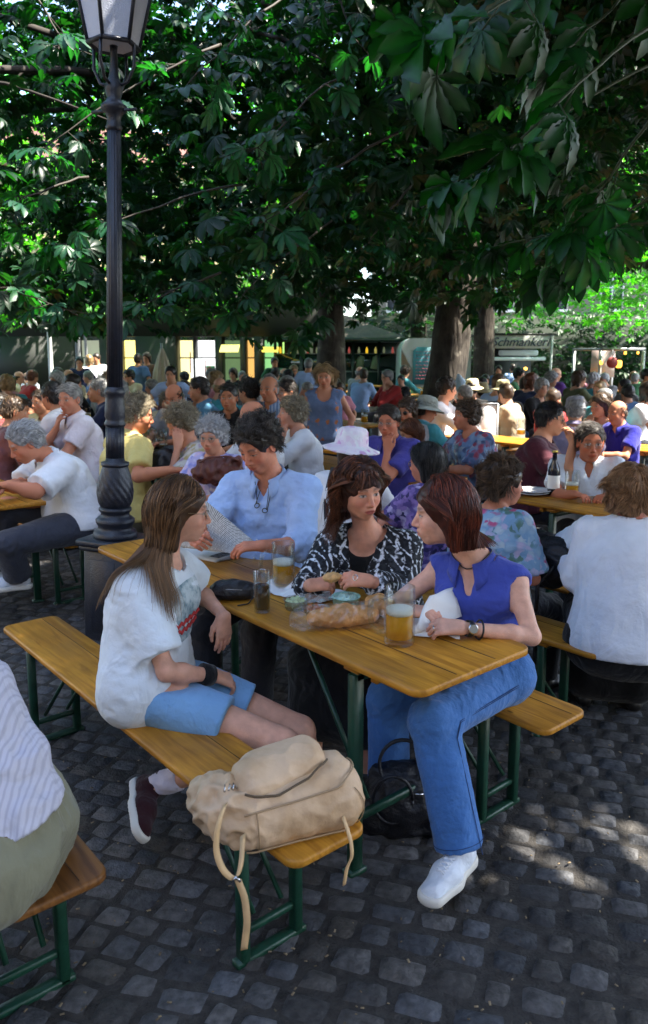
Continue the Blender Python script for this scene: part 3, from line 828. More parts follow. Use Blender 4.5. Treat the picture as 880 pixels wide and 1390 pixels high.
def collar(J, s, u, rs, f, N, g, m, root, base, kind):
    """turned-down collar: two bands round the neck, open at the front"""
    gr = []; op = .35 if kind == 'open' else .12
    side = nrm(np.cross(u, rs)); fr = side if side@f > 0 else -side
    for i in range(25):
        a = -PI/2+ (op+(2*PI-2*op)*i/24)   # starts at front
        dirn = math.cos(a+PI)*rs*1.0+(-math.sin(a+PI))*0*fr
        th = op+(2*PI-2*op)*i/24
        o = math.sin(th)*rs+math.cos(th)*fr
        frn = abs(i-12)/12
        r1 = .066*s; c = N+u*(.030-.028*frn**2)*s+fr*.012
        p0 = c+o*r1+u*.012; p1 = c+o*(r1+.006)+u*.020*s; p2 = c+o*(r1+.022+.012*frn**4)*1.0-u*(.008+.020*frn**3)*s; p3 = c+o*(r1+.030+.018*frn**4)-u*(.018+.046*frn**4)*s
        gr.append([p0, p1, p2, p3])
    MB().sheet(gr, thick=.003).build('collar', m, root, smooth=True, base=base)
# ------------------------------------------------------------------ furniture and table things
def wood_mat(name, c1, c2, planks=0, ax=(1, 0)):
    if name in _MC: return _MC[name]
    m = mat(name, c1, .38, spec=.4); nt, N, L, b = nodes_of(m)
    tc = N.new('ShaderNodeTexCoord'); mp = N.new('ShaderNodeMapping'); L.new(tc.outputs['Object'], mp.inputs[0]); mp.inputs['Scale'].default_value = (1.2, 14, 14)
    w = N.new('ShaderNodeTexNoise'); w.inputs['Scale'].default_value = 2.6; w.inputs['Detail'].default_value = 7; w.inputs['Distortion'].default_value = 1.2; L.new(mp.outputs[0], w.inputs['Vector'])
    r = N.new('ShaderNodeValToRGB'); r.color_ramp.elements[0].position = .34; r.color_ramp.elements[0].color = (*c2, 1); r.color_ramp.elements[1].position = .66; r.color_ramp.elements[1].color = (*c1, 1); L.new(w.outputs['Fac'], r.inputs[0])
    # knots / dark stains
    v = N.new('ShaderNodeTexVoronoi'); v.inputs['Scale'].default_value = 4.2; mp2 = N.new('ShaderNodeMapping'); mp2.inputs['Scale'].default_value = (1, 2.1, 1); L.new(tc.outputs['Object'], mp2.inputs[0]); L.new(mp2.outputs[0], v.inputs['Vector'])
    kr = N.new('ShaderNodeValToRGB'); kr.color_ramp.elements[0].position = .03; kr.color_ramp.elements[0].color = (.13, .09, .07, 1); kr.color_ramp.elements[1].position = .075; kr.color_ramp.elements[1].color = (1, 1, 1, 1); L.new(v.outputs['Distance'], kr.inputs[0])
    mx = N.new('ShaderNodeMix'); mx.data_type = 'RGBA'; mx.blend_type = 'MULTIPLY'; mx.inputs[0].default_value = .8; L.new(r.outputs[0], mx.inputs[6]); L.new(kr.outputs[0], mx.inputs[7])
    n2 = N.new('ShaderNodeTexNoise'); n2.inputs['Scale'].default_value = 3.5; n2.inputs['Detail'].default_value = 4; L.new(tc.outputs['Object'], n2.inputs['Vector'])
    m2 = N.new('ShaderNodeMapRange'); m2.inputs[1].default_value = .35; m2.inputs[2].default_value = .7; m2.inputs[3].default_value = .62; m2.inputs[4].default_value = 1.1; L.new(n2.outputs['Fac'], m2.inputs[0])
    mx2 = N.new('ShaderNodeMix'); mx2.data_type = 'RGBA'; mx2.blend_type = 'MULTIPLY'; mx2.inputs[0].default_value = 1; L.new(mx.outputs[2], mx2.inputs[6]); L.new(m2.outputs[0], mx2.inputs[7])
    L.new(mx2.outputs[2], b.inputs['Base Color'])
    rr = N.new('ShaderNodeMapRange'); rr.inputs[3].default_value = .28; rr.inputs[4].default_value = .6; L.new(n2.outputs['Fac'], rr.inputs[0]); L.new(rr.outputs[0], b.inputs['Roughness'])
    bp = N.new('ShaderNodeBump'); bp.inputs['Strength'].default_value = .25; bp.inputs['Distance'].default_value = .004; L.new(w.outputs['Fac'], bp.inputs['Height']); L.new(bp.outputs[0], b.inputs['Normal'])
    return m
WOOD = wood_mat('varnished_pine', (.62, .285, .030), (.36, .145, .014))
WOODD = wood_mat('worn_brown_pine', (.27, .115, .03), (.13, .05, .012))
GREEN = mat('green_paint', (.008, .045, .026), .38, noise=(20, .25), bump=(60, .2))

def plank(mb, L, Wd, t, z, r=.045, gaps=(), lip=.006):
    """rounded-corner board centred on origin, top at z, with shallow joints between planks"""
    def outline(g):
        P = []
        for cx, cy, a0 in ((L/2-r, Wd/2-r, 0), (-L/2+r, Wd/2-r, 90), (-L/2+r, -Wd/2+r, 180), (L/2-r, -Wd/2+r, 270)):
            for k in range(7):
                a = math.radians(a0+k*15); P.append((cx+(r-g)*math.cos(a), cy+(r-g)*math.sin(a)))
        return np.array(P)
    rings = [(lip*1.5, z-t), (0, z-t+lip), (0, z-lip), (lip*.4, z-lip*.3), (lip*1.4, z)]
    v = []; n = 28
    for g, zz in rings:
        o = outline(g); v.append(np.c_[o, np.full(n, zz)])
    v.append([[0, 0, z-t], [0, 0, z]]); v = np.concatenate(v)
    q = [[i*n+j, i*n+(j+1) % n, (i+1)*n+(j+1) % n, (i+1)*n+j] for i in range(4) for j in range(n)]
    tt = [[5*n, (j+1) % n, j] for j in range(n)]+[[5*n+1, 4*n+j, 4*n+(j+1) % n] for j in range(n)]
    mb.add(v, q, tt)
    return mb
def make_table():
    root = thing('beer_table', 'x', 'table', (0, 0, 0), 'long beer garden tables of varnished pine on green folding legs')
    mb = MB(); plank(mb, 2.2, .55, .028, .77); mb.build('tabletop', WOOD, root)
    g = MB()
    for y in (-.094, .092): g.box((0, y, .7703), (2.17, .003, .0012))
    g.build('plank_joint', mat('dark_joint', (.05, .025, .01), .8), root)
    for x in (-.78, .78): MB().box((x, 0, .7305), (.07, .50, .022), bev=.004).box((x*1.11, 0, .722), (.03, .46, .036), bev=.004).build('batten', WOOD, root)
    for x in (-.78, .78):
        s_ = 1 if x > 0 else -1; m = MB()
        for y in (-.225, .225): m.box((x, y, .36), (.034, .046, .70), bev=.004)
        m.box((x, 0, .70), (.034, .47, .03), bev=.004).box((x, 0, .20), (.022, .43, .03), bev=.004)
        for y in (-.225, .225): m.box((x, y, .012), (.05, .075, .024), bev=.006)
        m.build('leg', GREEN, root)
        b = MB()
        for y in (-.16, .16): b.tube([(x-.01*s_, y, .24), (x-.45*s_, y*.6, .72)], .010, 8)
        b.tube([(x-.45*s_, -.1, .718), (x-.45*s_, .1, .718)], .009, 8)
        b.build('brace', GREEN, root, smooth=True)
    return root
def make_bench():
    root = thing('beer_bench', 'x', 'bench', (0, 0, 0), 'backless beer garden benches of varnished pine on green folding legs')
    mb = MB(); plank(mb, 2.2, .255, .026, .48, r=.04); mb.build('seat', WOOD, root)
    MB().box((0, .055, .4803), (2.16, .0025, .0012)).build('plank_joint', mat('dark_joint', (.05, .025, .01), .8), root)
    for x in (-.82, .82): MB().box((x, 0, .443), (.06, .22, .02), bev=.004).build('batten', WOOD, root)
    for x in (-.82, .82):
        s_ = 1 if x > 0 else -1; m = MB()
        for y in (-.095, .095): m.box((x, y, .22), (.036, .030, .43), bev=.004)
        m.box((x, 0, .425), (.03, .2, .022), bev=.004).box((x, 0, .10), (.02, .17, .022), bev=.004)
        m.box((x, 0, .011), (.036, .25, .022), bev=.005)
        m.build('leg', GREEN, root)
        b = MB()
        for y in (-.05, .05): b.tube([(x-.01*s_, y, .13), (x-.33*s_, y, .445)], .008, 8)
        b.build('brace', GREEN, root, smooth=True)
    return root
TYAW = math.atan2(TD[1], TD[0])
_T0 = [None, None]
def put_table(a, n, label, da=0., cat='table'):
    """a,n: centre along/across the rows"""
    if _T0[0] is None: o = _T0[0] = make_table()
    else: o = copy_tree(_T0[0])
    p = tab(a, n); o.location = tuple(p); o.rotation_euler = (0, 0, TYAW+da); o['label'] = label; return o
def put_bench(a, n, label, da=0.):
    if _T0[1] is None: o = _T0[1] = make_bench()
    else: o = copy_tree(_T0[1])
    p = tab(a, n); o.location = tuple(p); o.rotation_euler = (0, 0, TYAW+da); o['label'] = label; return o

def thin(name, tint, gloss=.12, diff=0., dcol=(.8, .8, .8), rough=.03, edge=.6):
    """clear or tinted thin wall: transparent + mirror at the edges + optional cloudy part"""
    m = bpy.data.materials.new(name); m.use_nodes = True; nt = m.node_tree; N = nt.nodes; L = nt.links; N.remove(N['Principled BSDF'])
    tr = N.new('ShaderNodeBsdfTransparent'); tr.inputs[0].default_value = (*tint, 1)
    gl = N.new('ShaderNodeBsdfGlossy'); gl.inputs['Roughness'].default_value = rough
    lw = N.new('ShaderNodeLayerWeight'); lw.inputs[0].default_value = .35
    mr = N.new('ShaderNodeMapRange'); mr.inputs[3].default_value = gloss; mr.inputs[4].default_value = edge; L.new(lw.outputs['Facing'], mr.inputs[0])
    mx = N.new('ShaderNodeMixShader'); L.new(mr.outputs[0], mx.inputs[0]); L.new(tr.outputs[0], mx.inputs[1]); L.new(gl.outputs[0], mx.inputs[2]); out = mx.outputs[0]
    if diff:
        df = N.new('ShaderNodeBsdfDiffuse'); df.inputs[0].default_value = (*dcol, 1); tl = N.new('ShaderNodeBsdfTranslucent'); tl.inputs[0].default_value = (*dcol, 1)
        m1 = N.new('ShaderNodeMixShader'); m1.inputs[0].default_value = .6; L.new(df.outputs[0], m1.inputs[1]); L.new(tl.outputs[0], m1.inputs[2])
        m2 = N.new('ShaderNodeMixShader'); m2.inputs[0].default_value = diff; L.new(out, m2.inputs[1]); L.new(m1.outputs[0], m2.inputs[2]); out = m2.outputs[0]
    L.new(out, N['Material Output'].inputs[0]); return m
GLASS = thin('glass', (.93, .96, .96), .035, .0, (.8, .85, .88), .03, .5)
BEER = thin('beer', (1, .66, .08), .02, .62, (1.0, .62, .03), .05, .12)
FOAM = mat('beer_foam', (.85, .82, .74), .7, bump=(300, .5))
COLA = mat('cola', (.01, .004, .003), .05)
def mug(p, label, fill=.6, s=1., rot=0., liquid=None, group=None, name='beer_mug', cat='beer mug', simple=False):
    root = thing(name, label, cat, p, group, rot); n = 32 if not simple else 16
    H_ = .195*s; r = .051*s
    dm = (lambda a, z: 1+.018*np.cos(a*9)*np.clip(np.sin(z/(.045*s)*2*PI*.5)**2*1.2, 0, 1)*((z > .02*s) & (z < .15*s))) if not simple else None
    ks = [.0, .004, .012]+list(np.linspace(.022, .16, 14 if not simple else 5))+[.185, .193, .195]
    out = [(r*.90 if z == 0 else r*.97 if z < .012 else r*(1.0 if z < .17 else .985), z*s) for z in ks]
    ins = [(r-.006*s, z*s) for z in (.193, .10, .022)]+[(.004*s, .016*s)]
    MB().lathe(out+ins, n=n, mod=dm, cap=True).build('glass_body', GLASS, root, smooth=True)
    zf = (.018+.165*fill)*s
    lq = MB().lathe([(.002, .0175*s), (r-.0075*s, .0235*s), (r-.0075*s, zf)], n=n).build('beer', liquid or BEER, root, smooth=False)
    ft = .018*s if fill > .3 else .008*s
    MB().lathe([(r-.0072*s, zf+.0005), (r-.0072*s, zf+ft), (r*.5, zf+ft*1.15)], n=n).build('foam', FOAM, root, smooth=True)
    pts = [(r*.93, 0, .155*s), (r*1.35, 0, .165*s), (r*1.85, 0, .150*s), (r*1.98, 0, .11*s), (r*1.80, 0, .065*s), (r*1.4, 0, .042*s), (r*.95, 0, .045*s)]
    P = np.array(pts); t = np.linspace(0, len(P)-1, 20); P = np.stack([np.interp(t, range(len(P)), P[:, k]) for k in range(3)], 1)
    P = (P+np.roll(P, 1, 0)*0)
    MB().tube(P, .0085*s, 8).build('handle', GLASS, root, smooth=True)
    return root
def tumbler(p, label, fill, liquid, H_=.15, r=.034, name='drinking_glass', cat='glass', group=None):
    root = thing(name, label, cat, p, group)
    MB().lathe([(r*.85, 0), (r*.9, .004), (r, H_-.003), (r-.001, H_), (r-.0035, H_-.003), (r*.84, .012), (.003, .010)], n=28).build('glass_body', GLASS, root, smooth=True)
    if fill: MB().lathe([(.002, .0115), (r*.82, .013), ((r*.85+(r-r*.85)*fill)-.004, H_*fill)], n=28).build('drink', liquid, root)
    return root
def bottle(p, label, col, h=.26, r=.036, group=None, lab=(.8, .8, .78)):
    root = thing('beer_bottle', label, 'bottle', p, group)
    MB().lathe([(r*.9, 0), (r, .006), (r, h*.55), (r*.85, h*.64), (r*.42, h*.78), (r*.36, h*.95), (r*.42, h*.955), (r*.42, h)], n=20).build('bottle_glass', mat('bottle_'+str(col), col, .08, spec=.6), root, smooth=True)
    MB().lathe([(r+.0008, h*.16), (r+.0008, h*.46)], n=20, cap=False).build('paper_label', mat('paper_label'+str(lab), lab, .7), root, smooth=True)
    MB().lathe([(r*.47, h*.975), (r*.5, h*1.0), (r*.4, h*1.01)], n=14).build('cap', mat('bottle_cap', (.5, .4, .1), .4, metal=.6), root, smooth=True)
    return root
PAPER = mat('white_paper', (.78, .79, .80), .8, bump=(30, .3))
def crumple(name, label, cat, c, size, yaw, m, amp=.012, seed=1, z=.003, thick=.0012, curl=0., n=22, parent=None):
    """a lightly creased sheet lying on the table"""
    r = np.random.default_rng(seed); F = Fourier(.11, 8, seed); G2 = Fourier(.05, 8, seed+1)
    cy, sy = math.cos(yaw), math.sin(yaw); g = []
    for i in range(n):
        row = []
        for j in range(n):
            x = (i/(n-1)-.5)*size[0]; y = (j/(n-1)-.5)*size[1]
            q = V(x, y, 0); h = max(0., float(F(q))*amp+abs(float(G2(q)))*amp*.4)+curl*max(0, x/size[0]+.1)**2
            row.append((x*cy-y*sy, x*sy+y*cy, z+h))
        g.append(row)
    o = MB().sheet(g, thick=thick).build(name, m, parent, smooth=True); 
    if parent is None: o.location = tuple(c); tagit(o, label, cat)
    return o

def fg_props():
    put_table(-1.1, .275, 'near varnished pine table with mugs, bread and a newspaper, four people round it')
    put_bench(-1.055, -.361, 'empty-ended near bench under the tan leather rucksack and the girl in denim shorts')
    put_bench(-1.05, .697, 'bench behind the near table under the man in blue and the woman in jeans')
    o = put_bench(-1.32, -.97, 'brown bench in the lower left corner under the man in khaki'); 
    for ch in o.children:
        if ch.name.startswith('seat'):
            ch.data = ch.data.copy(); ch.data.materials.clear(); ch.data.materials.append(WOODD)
    z = .7715
    P = lambda px, py: atz(px, py, z)
    mug(P(542, 873), 'half-full glass beer mug with handle, nearest to the woman in the blue blouse', .52, 1.0, math.radians(186))
    mug(P(385, 796), 'tall glass mug of golden beer in front of the man reading the newspaper', .50, .95, math.radians(200))
    tumbler(P(356, 830), 'straight glass of dark cola on the near table', .66, COLA, .155, .033)
    # black purse
    c = P(316, 812); pr = [ell(c+V(0, 0, .036), V(.082, .048, .036), headR((-.3, 1, 0)), .02), cone(c+V(-.05, .0, .03), c+V(.05, -.01, .03), .036, .034, .03)]
    v, q = nets(pr, .005, clips=[(c+V(0, 0, .001), -UP)]); n = vnormals(v, q); v = v+n*(Fourier(.05, 10, 4)(v)*.002)[:, None]
    root = thing('pouch', 'small black leather pouch lying beside the cola glass', 'pouch', c)
    link(bpy.data.objects.new('pouch_body', mesh_np('pouch_body', v-c, q, mat('black_soft_leather', (.012, .012, .015), .42, bump=(90, .5)))), root)
    MB().tube([c+V(-.07, -.03, .042), c+V(-.02, -.046, .050), c+V(.03, -.046, .048), c+V(.07, -.025, .04)], .0022, 6).build('zip', mat('zip_metal', (.25, .25, .25), .3, metal=.8), root, base=c)
    MB().tube([c+V(.06, -.02, .03), c+V(.085, -.05, .02), c+V(.07, -.08, .004), c+V(.03, -.10, .003)], .003, 6).build('strap', mat('black_soft_leather', (.012, .012, .015), .42), root, base=c)
    # papers
    crumple('wrapping_paper', 'crumpled white wrapping paper under the beer mug nearest the man', 'paper', P(408, 803), (.34, .20), -.6, PAPER, .011, 3)
    crumple('paper_napkin', 'white paper under the hand of the woman in the blue blouse', 'napkin', P(578, 853), (.24, .18), -.2, PAPER, .008, 9)
    # upright folded sheet held by blue woman
    a, b_, c_ = at(560, 862, 2.60), at(583, 808, 2.70), at(628, 838, 2.76)
    g = [[a+(b_-a)*i/8+(c_-a)*j/8*(1-.5*i/8)+V(0, -.01, 0)*math.sin(i*.9+j*.6) for j in range(9)] for i in range(9)]
    tagit(MB().sheet(g, thick=.0012).build('folded_paper', PAPER, smooth=True), 'upright folded sheet of white paper held by the woman in blue', 'paper')
    crumple('cling_film', 'crumpled clear wrapper behind the black pouch', 'wrapper', P(336, 800), (.14, .09), .2, mat('plastic_wrap', (.75, .78, .82), .2, trans=.5), .014, 12)
    # newspaper: lying pages + raised page
    root = thing('newspaper', 'open newspaper with one grey page raised, held by the man in pale blue', 'newspaper', P(290, 748))
    base = np.array(root.location)
    NEWS = mat('newsprint', (.50, .50, .48), .9); nt, N, L, b = nodes_of(NEWS)
    tc = N.new('ShaderNodeTexCoord'); mp = N.new('ShaderNodeMapping'); L.new(tc.outputs['Object'], mp.inputs[0]); mp.inputs['Scale'].default_value = (1, 1, 1)
    br = N.new('ShaderNodeTexBrick'); br.inputs['Scale'].default_value = 14; br.inputs['Color1'].default_value = (.14, .14, .14, 1); br.inputs['Color2'].default_value = (.30, .30, .29, 1); br.inputs['Mortar'].default_value = (.56, .56, .54, 1); br.inputs['Mortar Size'].default_value = .016; br.inputs['Row Height'].default_value = .07
    L.new(mp.outputs[0], br.inputs['Vector']); L.new(br.outputs[0], b.inputs['Base Color'])
    PAPW = mat('news_white', (.62, .63, .62), .85, noise=(9, .15))
    c0, c1, c2, c3 = P(232, 752), P(293, 764), P(352, 749), P(296, 735)
    for k in range(4):
        o = V(0, 0, .0015*k+.001)
        g = [[(c0*(1-i/10)+c1*i/10)*(1-j/10)+(c3*(1-i/10)+c2*i/10)*j/10+o+V(0, 0, .006*math.sin(PI*j/10)*(k/3)) for j in range(11)] for i in range(11)]
        MB().sheet(g, thick=.0008).build('page', PAPW, root, smooth=True, base=base)
    e0, e1 = P(255, 745)+V(0, 0, .01), at(326, 748, 3.38)
    t0, t1 = at(268, 690, 3.62), at(276, 688, 3.60)
    # raised page spans from right hand corner up to top left
    A0, A1, A2, A3 = at(236, 742, 3.66), at(322, 752, 3.34), at(344, 734, 3.40), at(280, 680, 3.52)
    g = [[(A0*(1-i/14)+A1*i/14)*(1-j/14)+(A3*(1-i/14)+A2*i/14)*j/14+V(.02, -.03, 0)*math.sin(PI*i/14)*math.sin(PI*j/14) for j in range(15)] for i in range(15)]
    MB().sheet(g, thick=.0008).build('page', NEWS, root, smooth=True, base=base)
    # printed blocks and a photo on the flat page
    m = MB()
    def onpage(u, v_): return ((c0*(1-u)+c1*u)*(1-v_)+(c3*(1-u)+c2*u)*v_)+V(0, 0, .0072+.006*math.sin(PI*v_))
    for (u0, u1, v0, v1) in ((.12, .62, .42, .74), (.70, .92, .15, .80)):
        g = [[onpage(u0+(u1-u0)*i/5, v0+(v1-v0)*j/5) for j in range(6)] for i in range(6)]; m.sheet(g)
    m.build('printed_picture', mat('ink_grey', (.16, .16, .17), .9, noise=(60, .9)), root, base=base)
    # bread in plastic bag
    a, b_ = P(428, 853)+V(0, 0, .038), P(503, 846)+V(0, 0, .034)
    pr = [cone(a, (a+b_)/2, .030, .041, .02), cone((a+b_)/2, b_, .041, .030, .02)]
    v, q = nets(pr, .005, clips=[(a-V(0, 0, .036), -UP)]); n = vnormals(v, q); v = v+n*(Fourier(.04, 10, 14)(v)*.0018)[:, None]
    m = mat('bread_crust', (.62, .30, .09), .55, noise=(14, .5), bump=(80, .6))
    lo = thing('bread_loaf', 'golden brown bread loaf in a clear plastic bag in the middle of the near table', 'bread', (a+b_)/2*V(1, 1, 0)+V(0, 0, z)); bs = np.array(lo.location)
    link(bpy.data.objects.new('loaf', mesh_np('loaf', v-bs, q, m)), lo)
    # croissant-like second piece behind the mug
    pr = [cone(P(505, 832)+V(0, 0, .03), P(530, 838)+V(0, 0, .032), .032, .03, .02), cone(P(497, 843)+V(0, 0, .02), P(515, 830)+V(0, 0, .05), .025, .022, .02)]
    v, q = nets(pr, .005); v = v+vnormals(v, q)*(Fourier(.04, 10, 15)(v)*.0025)[:, None]
    link(bpy.data.objects.new('bread_roll', mesh_np('bread_roll', v-bs, q, m)), lo)
    pr = [cone(P(412, 853)+V(0, 0, .03), P(510, 848)+V(0, 0, .034), .048, .050, .03), cone(P(404, 850)+V(0, 0, .02), P(415, 852)+V(0, 0, .028), .018, .04, .02), cone(P(505, 846)+V(0, 0, .035), P(528, 838)+V(0, 0, .035), .046, .035, .02)]
    v, q = nets(pr, .0045, clips=[(P(450, 850)+V(0, 0, .0015), -UP)]); n = vnormals(v, q); F = Fourier(.045, 14, 5, (1, 1, 1)); v = v+n*((1-np.abs(F(v)))*.0045)[:, None]
    PB = thin('clear_bag', (.98, .98, .98), .04, .05, (.8, .8, .82), .18, .32)
    link(bpy.data.objects.new('plastic_bag', mesh_np('plastic_bag', v-bs, q, PB)), lo)
    # tubs
    def tub(px, py, label, r, h, cont, rim, food, amp, seed, lid=False):
        c = P(px, py); t = thing('food_tub', label, 'tub', c)
        MB().lathe([(r*.84, 0), (r*.88, .002), (r, h), (r*1.06, h), (r*1.06, h+.002), (r*.97, h+.001), (r*.84, .004)], n=28).build('container', cont, t, smooth=True)
        pr = [ell(c+V(0, 0, h*.62), V(r*.86, r*.86, h*.5), None, .01)]
        v, q = nets(pr, .0045); v = v+vnormals(v, q)*(Fourier(.018, 14, seed)(v)*amp)[:, None]
        link(bpy.data.objects.new('food', mesh_np('food', v-c, q, food)), t)
    clr = thin('clear_tub', (.93, .96, .96), .06, .15, (.75, .8, .8), .12, .5)
    tub(470, 826, 'pale turquoise tub of creamy spread behind the bread', .052, .048, mat('turquoise_tub', (.35, .62, .58), .4), None, mat('cream_spread', (.42, .62, .55), .5), .005, 3)
    tub(431, 838, 'clear tub of orange salad left of the bread', .044, .035, clr, None, mat('orange_salad', (.45, .13, .03), .5, noise=(90, .6)), .005, 5)
    tub(402, 826, 'clear tub of pale green salad nearest the cola glass', .046, .036, clr, None, mat('green_salad', (.42, .50, .28), .5, noise=(90, .5)), .004, 7)
    crumple('tub_lid', 'clear plastic lid propped behind the clear salad tubs', 'lid', P(432, 824)+V(0, 0, .03), (.12, .09), .3, clr, .004, 21, curl=.02)
    # roll eaten by the brunette
    c = at(450, 784, 2.93); pr = [ell(c, V(.034, .026, .018), None, .01), ell(c+V(.012, 0, .006), V(.03, .022, .012), None, .008)]
    v, q = nets(pr, .004); v = v+vnormals(v, q)*(Fourier(.02, 10, 31)(v)*.0012)[:, None]
    tagit(link(bpy.data.objects.new('bitten_roll', mesh_np('bitten_roll', v, q, mat('roll_crumb', (.62, .36, .14), .6, noise=(50, .3))))), 'small bitten bread roll in the hands of the woman in the checked shirt', 'bread roll')

def rucksack():
    LE = pattern('tan_leather', 'stain', [(.60, .42, .27), (.50, .33, .19), (.44, .22, .07)], 7, .55)
    ET = MB
    # bag axes: long axis lx (along image right), up z, depth along bench
    c = at(388, 1066, 2.04); c[2] = .48
    lx = nrm(V(.93, .38, 0)); ly = nrm(V(-.38, .93, 0)); R = np.stack([lx, ly, UP])
    root = thing('rucksack', 'tan leather rucksack with zip pockets lying on the near bench, straps hanging', 'rucksack', c)
    root.scale = (.94, .94, .96)
    q = lambda x, y, z: c+V(x, y, z)@R
    body = [cone(q(-.125, 0, .085), q(.135, .0, .085), .082, .082, .05, wide=[(ly, 1.25)]),
            cone(q(-.11, -.04, .05), q(.15, -.04, .05), .05, .05, .05), cone(q(-.11, .05, .05), q(.15, .05, .05), .05, .05, .05),
            cone(q(.155, -.03, .07), q(.155, .04, .12), .05, .045, .04),
            ell(q(-.19, .02, .10), V(.07, .085, .07), R, .05), ell(q(-.225, .05, .12), V(.03, .06, .035), R, .03)]
    v, f = nets(body, .0055, clips=[(q(0, 0, .002), -UP)]); n = vnormals(v, f); F = Fourier(.09, 14, 2); F2 = Fourier(.035, 12, 3)
    ql = (v-c)@R.T; left = np.clip((-ql[:, 0]-.08)/.08, 0, 1)
    v = v+n*((1-np.abs(F(v)))*(.0025+.006*left)+F2(v)*(.0004+.0015*left))[:, None]
    link(bpy.data.objects.new('bag_body', mesh_np('bag_body', v-c, f, LE)), root)
    pk = [cone(q(-.10, .01, .155), q(.08, .05, .165), .052, .050, .03, wide=[(ly, 1.5)]), cone(q(-.06, .06, .15), q(.07, .08, .15), .05, .05, .03)]
    v, f = nets(pk, .005); n = vnormals(v, f); v = v+n*((1-np.abs(F(v)))*.0025)[:, None]
    p1 = link(bpy.data.objects.new('front_pocket', mesh_np('front_pocket', v-c, f, LE)), root)
    seam = mat('dark_seam', (.10, .065, .035), .7)
    import_pts = lambda L: [q(*p) for p in L]
    coll = body
    def snap(pts, off=.002, pr=body):
        P = np.array(pts)
        for _ in range(6):
            d = eval_points(pr, P); e = 1e-3
            G = nrm2(np.stack([eval_points(pr, P+V(*(e*np.eye(3)[k])))-d for k in range(3)], 1)); P = P-G*(d-off)[:, None]
        return P
    def dens(pts, n=24):
        P = np.array(pts); t = np.linspace(0, len(P)-1, n); return np.stack([np.interp(t, range(len(P)), P[:, k]) for k in range(3)], 1)
    sm = MB()
    sm.tube(snap(dens(import_pts([(-.15, -.10, .125), (0, -.10, .135), (.13, -.09, .14), (.19, -.02, .14), (.20, .05, .13)])), .0055), .0028, 6)
    sm.tube(snap(dens(import_pts([(-.115, -.10, .13), (-.115, -.11, .08), (-.11, -.10, .01)])), .005), .0022, 6)
    sm.tube(snap(dens(import_pts([(.175, -.09, .13), (.19, -.08, .08), (.185, -.07, .01)])), .005), .0018, 6)
    sm.tube(snap(dens(import_pts([(-.14, -.08, .005), (0, -.10, .004), (.16, -.08, .005)])), .005), .003, 6)
    sm.build('piping', mat('piping_tan', (.33, .22, .12), .6), root, smooth=True, base=c)
    z = MB(); z.tube(snap(dens(import_pts([(-.13, -.05, .15), (-.05, -.06, .13), (.05, -.04, .14), (.11, .0, .15)])), .004, body+pk), .0035, 6)
    z.build('zip', seam, p1, base=c)
    b = MB(); 
    for k in range(3): b.tube([q(-.185+.012*k, -.035, .165), q(-.18+.012*k, -.02, .175), q(-.172+.012*k, -.03, .163)], .003, 6)
    b.build('buckle', mat('steel', (.5, .5, .5), .25, metal=1), root, smooth=True, base=c)
    # hanging straps
    ST = mat('strap_leather', (.52, .34, .17), .55, noise=(14, .25))
    def strap(pix, nm='strap', wv=(.95, .2, 0), w=.013):
        P = dens(pix, 26); P = (P+np.roll(P, 1, 0)+np.roll(P, -1, 0))/3 if 0 else P
        for _ in range(4): P[1:-1] = (P[:-2]+2*P[1:-1]+P[2:])/4
        wv = nrm(wv); g = [[p-wv*w, p+wv*w] for p in P]
        MB().sheet(g, thick=.003).build(nm, ST, root, smooth=False, base=c)
    strap([at(300, 1092, 1.80), at(288, 1120, 1.74), at(284, 1160, 1.74), at(296, 1190, 1.74), at(316, 1204, 1.76), at(324, 1180, 1.78), at(326, 1135, 1.84)], wv=(.6, .8, 0), w=.009)
    strap([at(318, 1200, 1.755), at(328, 1225, 1.755), at(332, 1260, 1.75), at(327, 1300, 1.75)], wv=(.95, .3, 0), w=.0085)
    strap([at(470, 1108, 2.0), at(482, 1142, 1.98), at(484, 1165, 1.98), at(476, 1180, 1.98), at(472, 1205, 1.99)], wv=(.7, .7, 0), w=.006)
    MB().tube([at(308, 1203, 1.75), at(316, 1197, 1.75), at(322, 1203, 1.75)], .004, 6).build('strap_buckle', mat('steel', (.5, .5, .5), .25, metal=1), root, smooth=True, base=c)
def black_bag():
    c = atz(552, 1125, 0); c = V(c[0], c[1], 0)
    root = thing('handbag', 'black handbag with looped straps standing on the cobbles behind the white sneaker', 'handbag', c)
    pr = [ell(c+V(0, 0, .12), V(.17, .10, .12), None, .05), cone(c+V(-.12, 0, .05), c+V(.12, 0, .05), .07, .07, .05), cone(c+V(-.10, 0, .22), c+V(.08, 0, .22), .03, .04, .05)]
    v, q = nets(pr, .009, clips=[(c+V(0, 0, .001), -UP)]); v = v+vnormals(v, q)*((1-abs(Fourier(.1, 12, 8)(v)))*.008)[:, None]
    LB = mat('black_soft_leather', (.012, .012, .015), .42, bump=(90, .5))
    link(bpy.data.objects.new('bag_body', mesh_np('bag_body', v-c, q, LB)), root)
    a = np.linspace(0, 2*PI, 28)
    MB().tube([c+V(-.02+.085*math.cos(t), -.03+.02*math.sin(t), .27+.085*math.sin(t)) for t in a], .007, 6).build('strap', LB, root, smooth=True, base=c)
    MB().tube([c+V(-.06+.07*math.cos(t), -.09, .17+.09*math.sin(t)) for t in a], .006, 6).build('strap', LB, root, smooth=True, base=c)
    MB().box(c+V(.03, -.105, .20), (.03, .004, .008)).build('buckle', mat('steel', (.5, .5, .5), .25, metal=1), root, base=c)
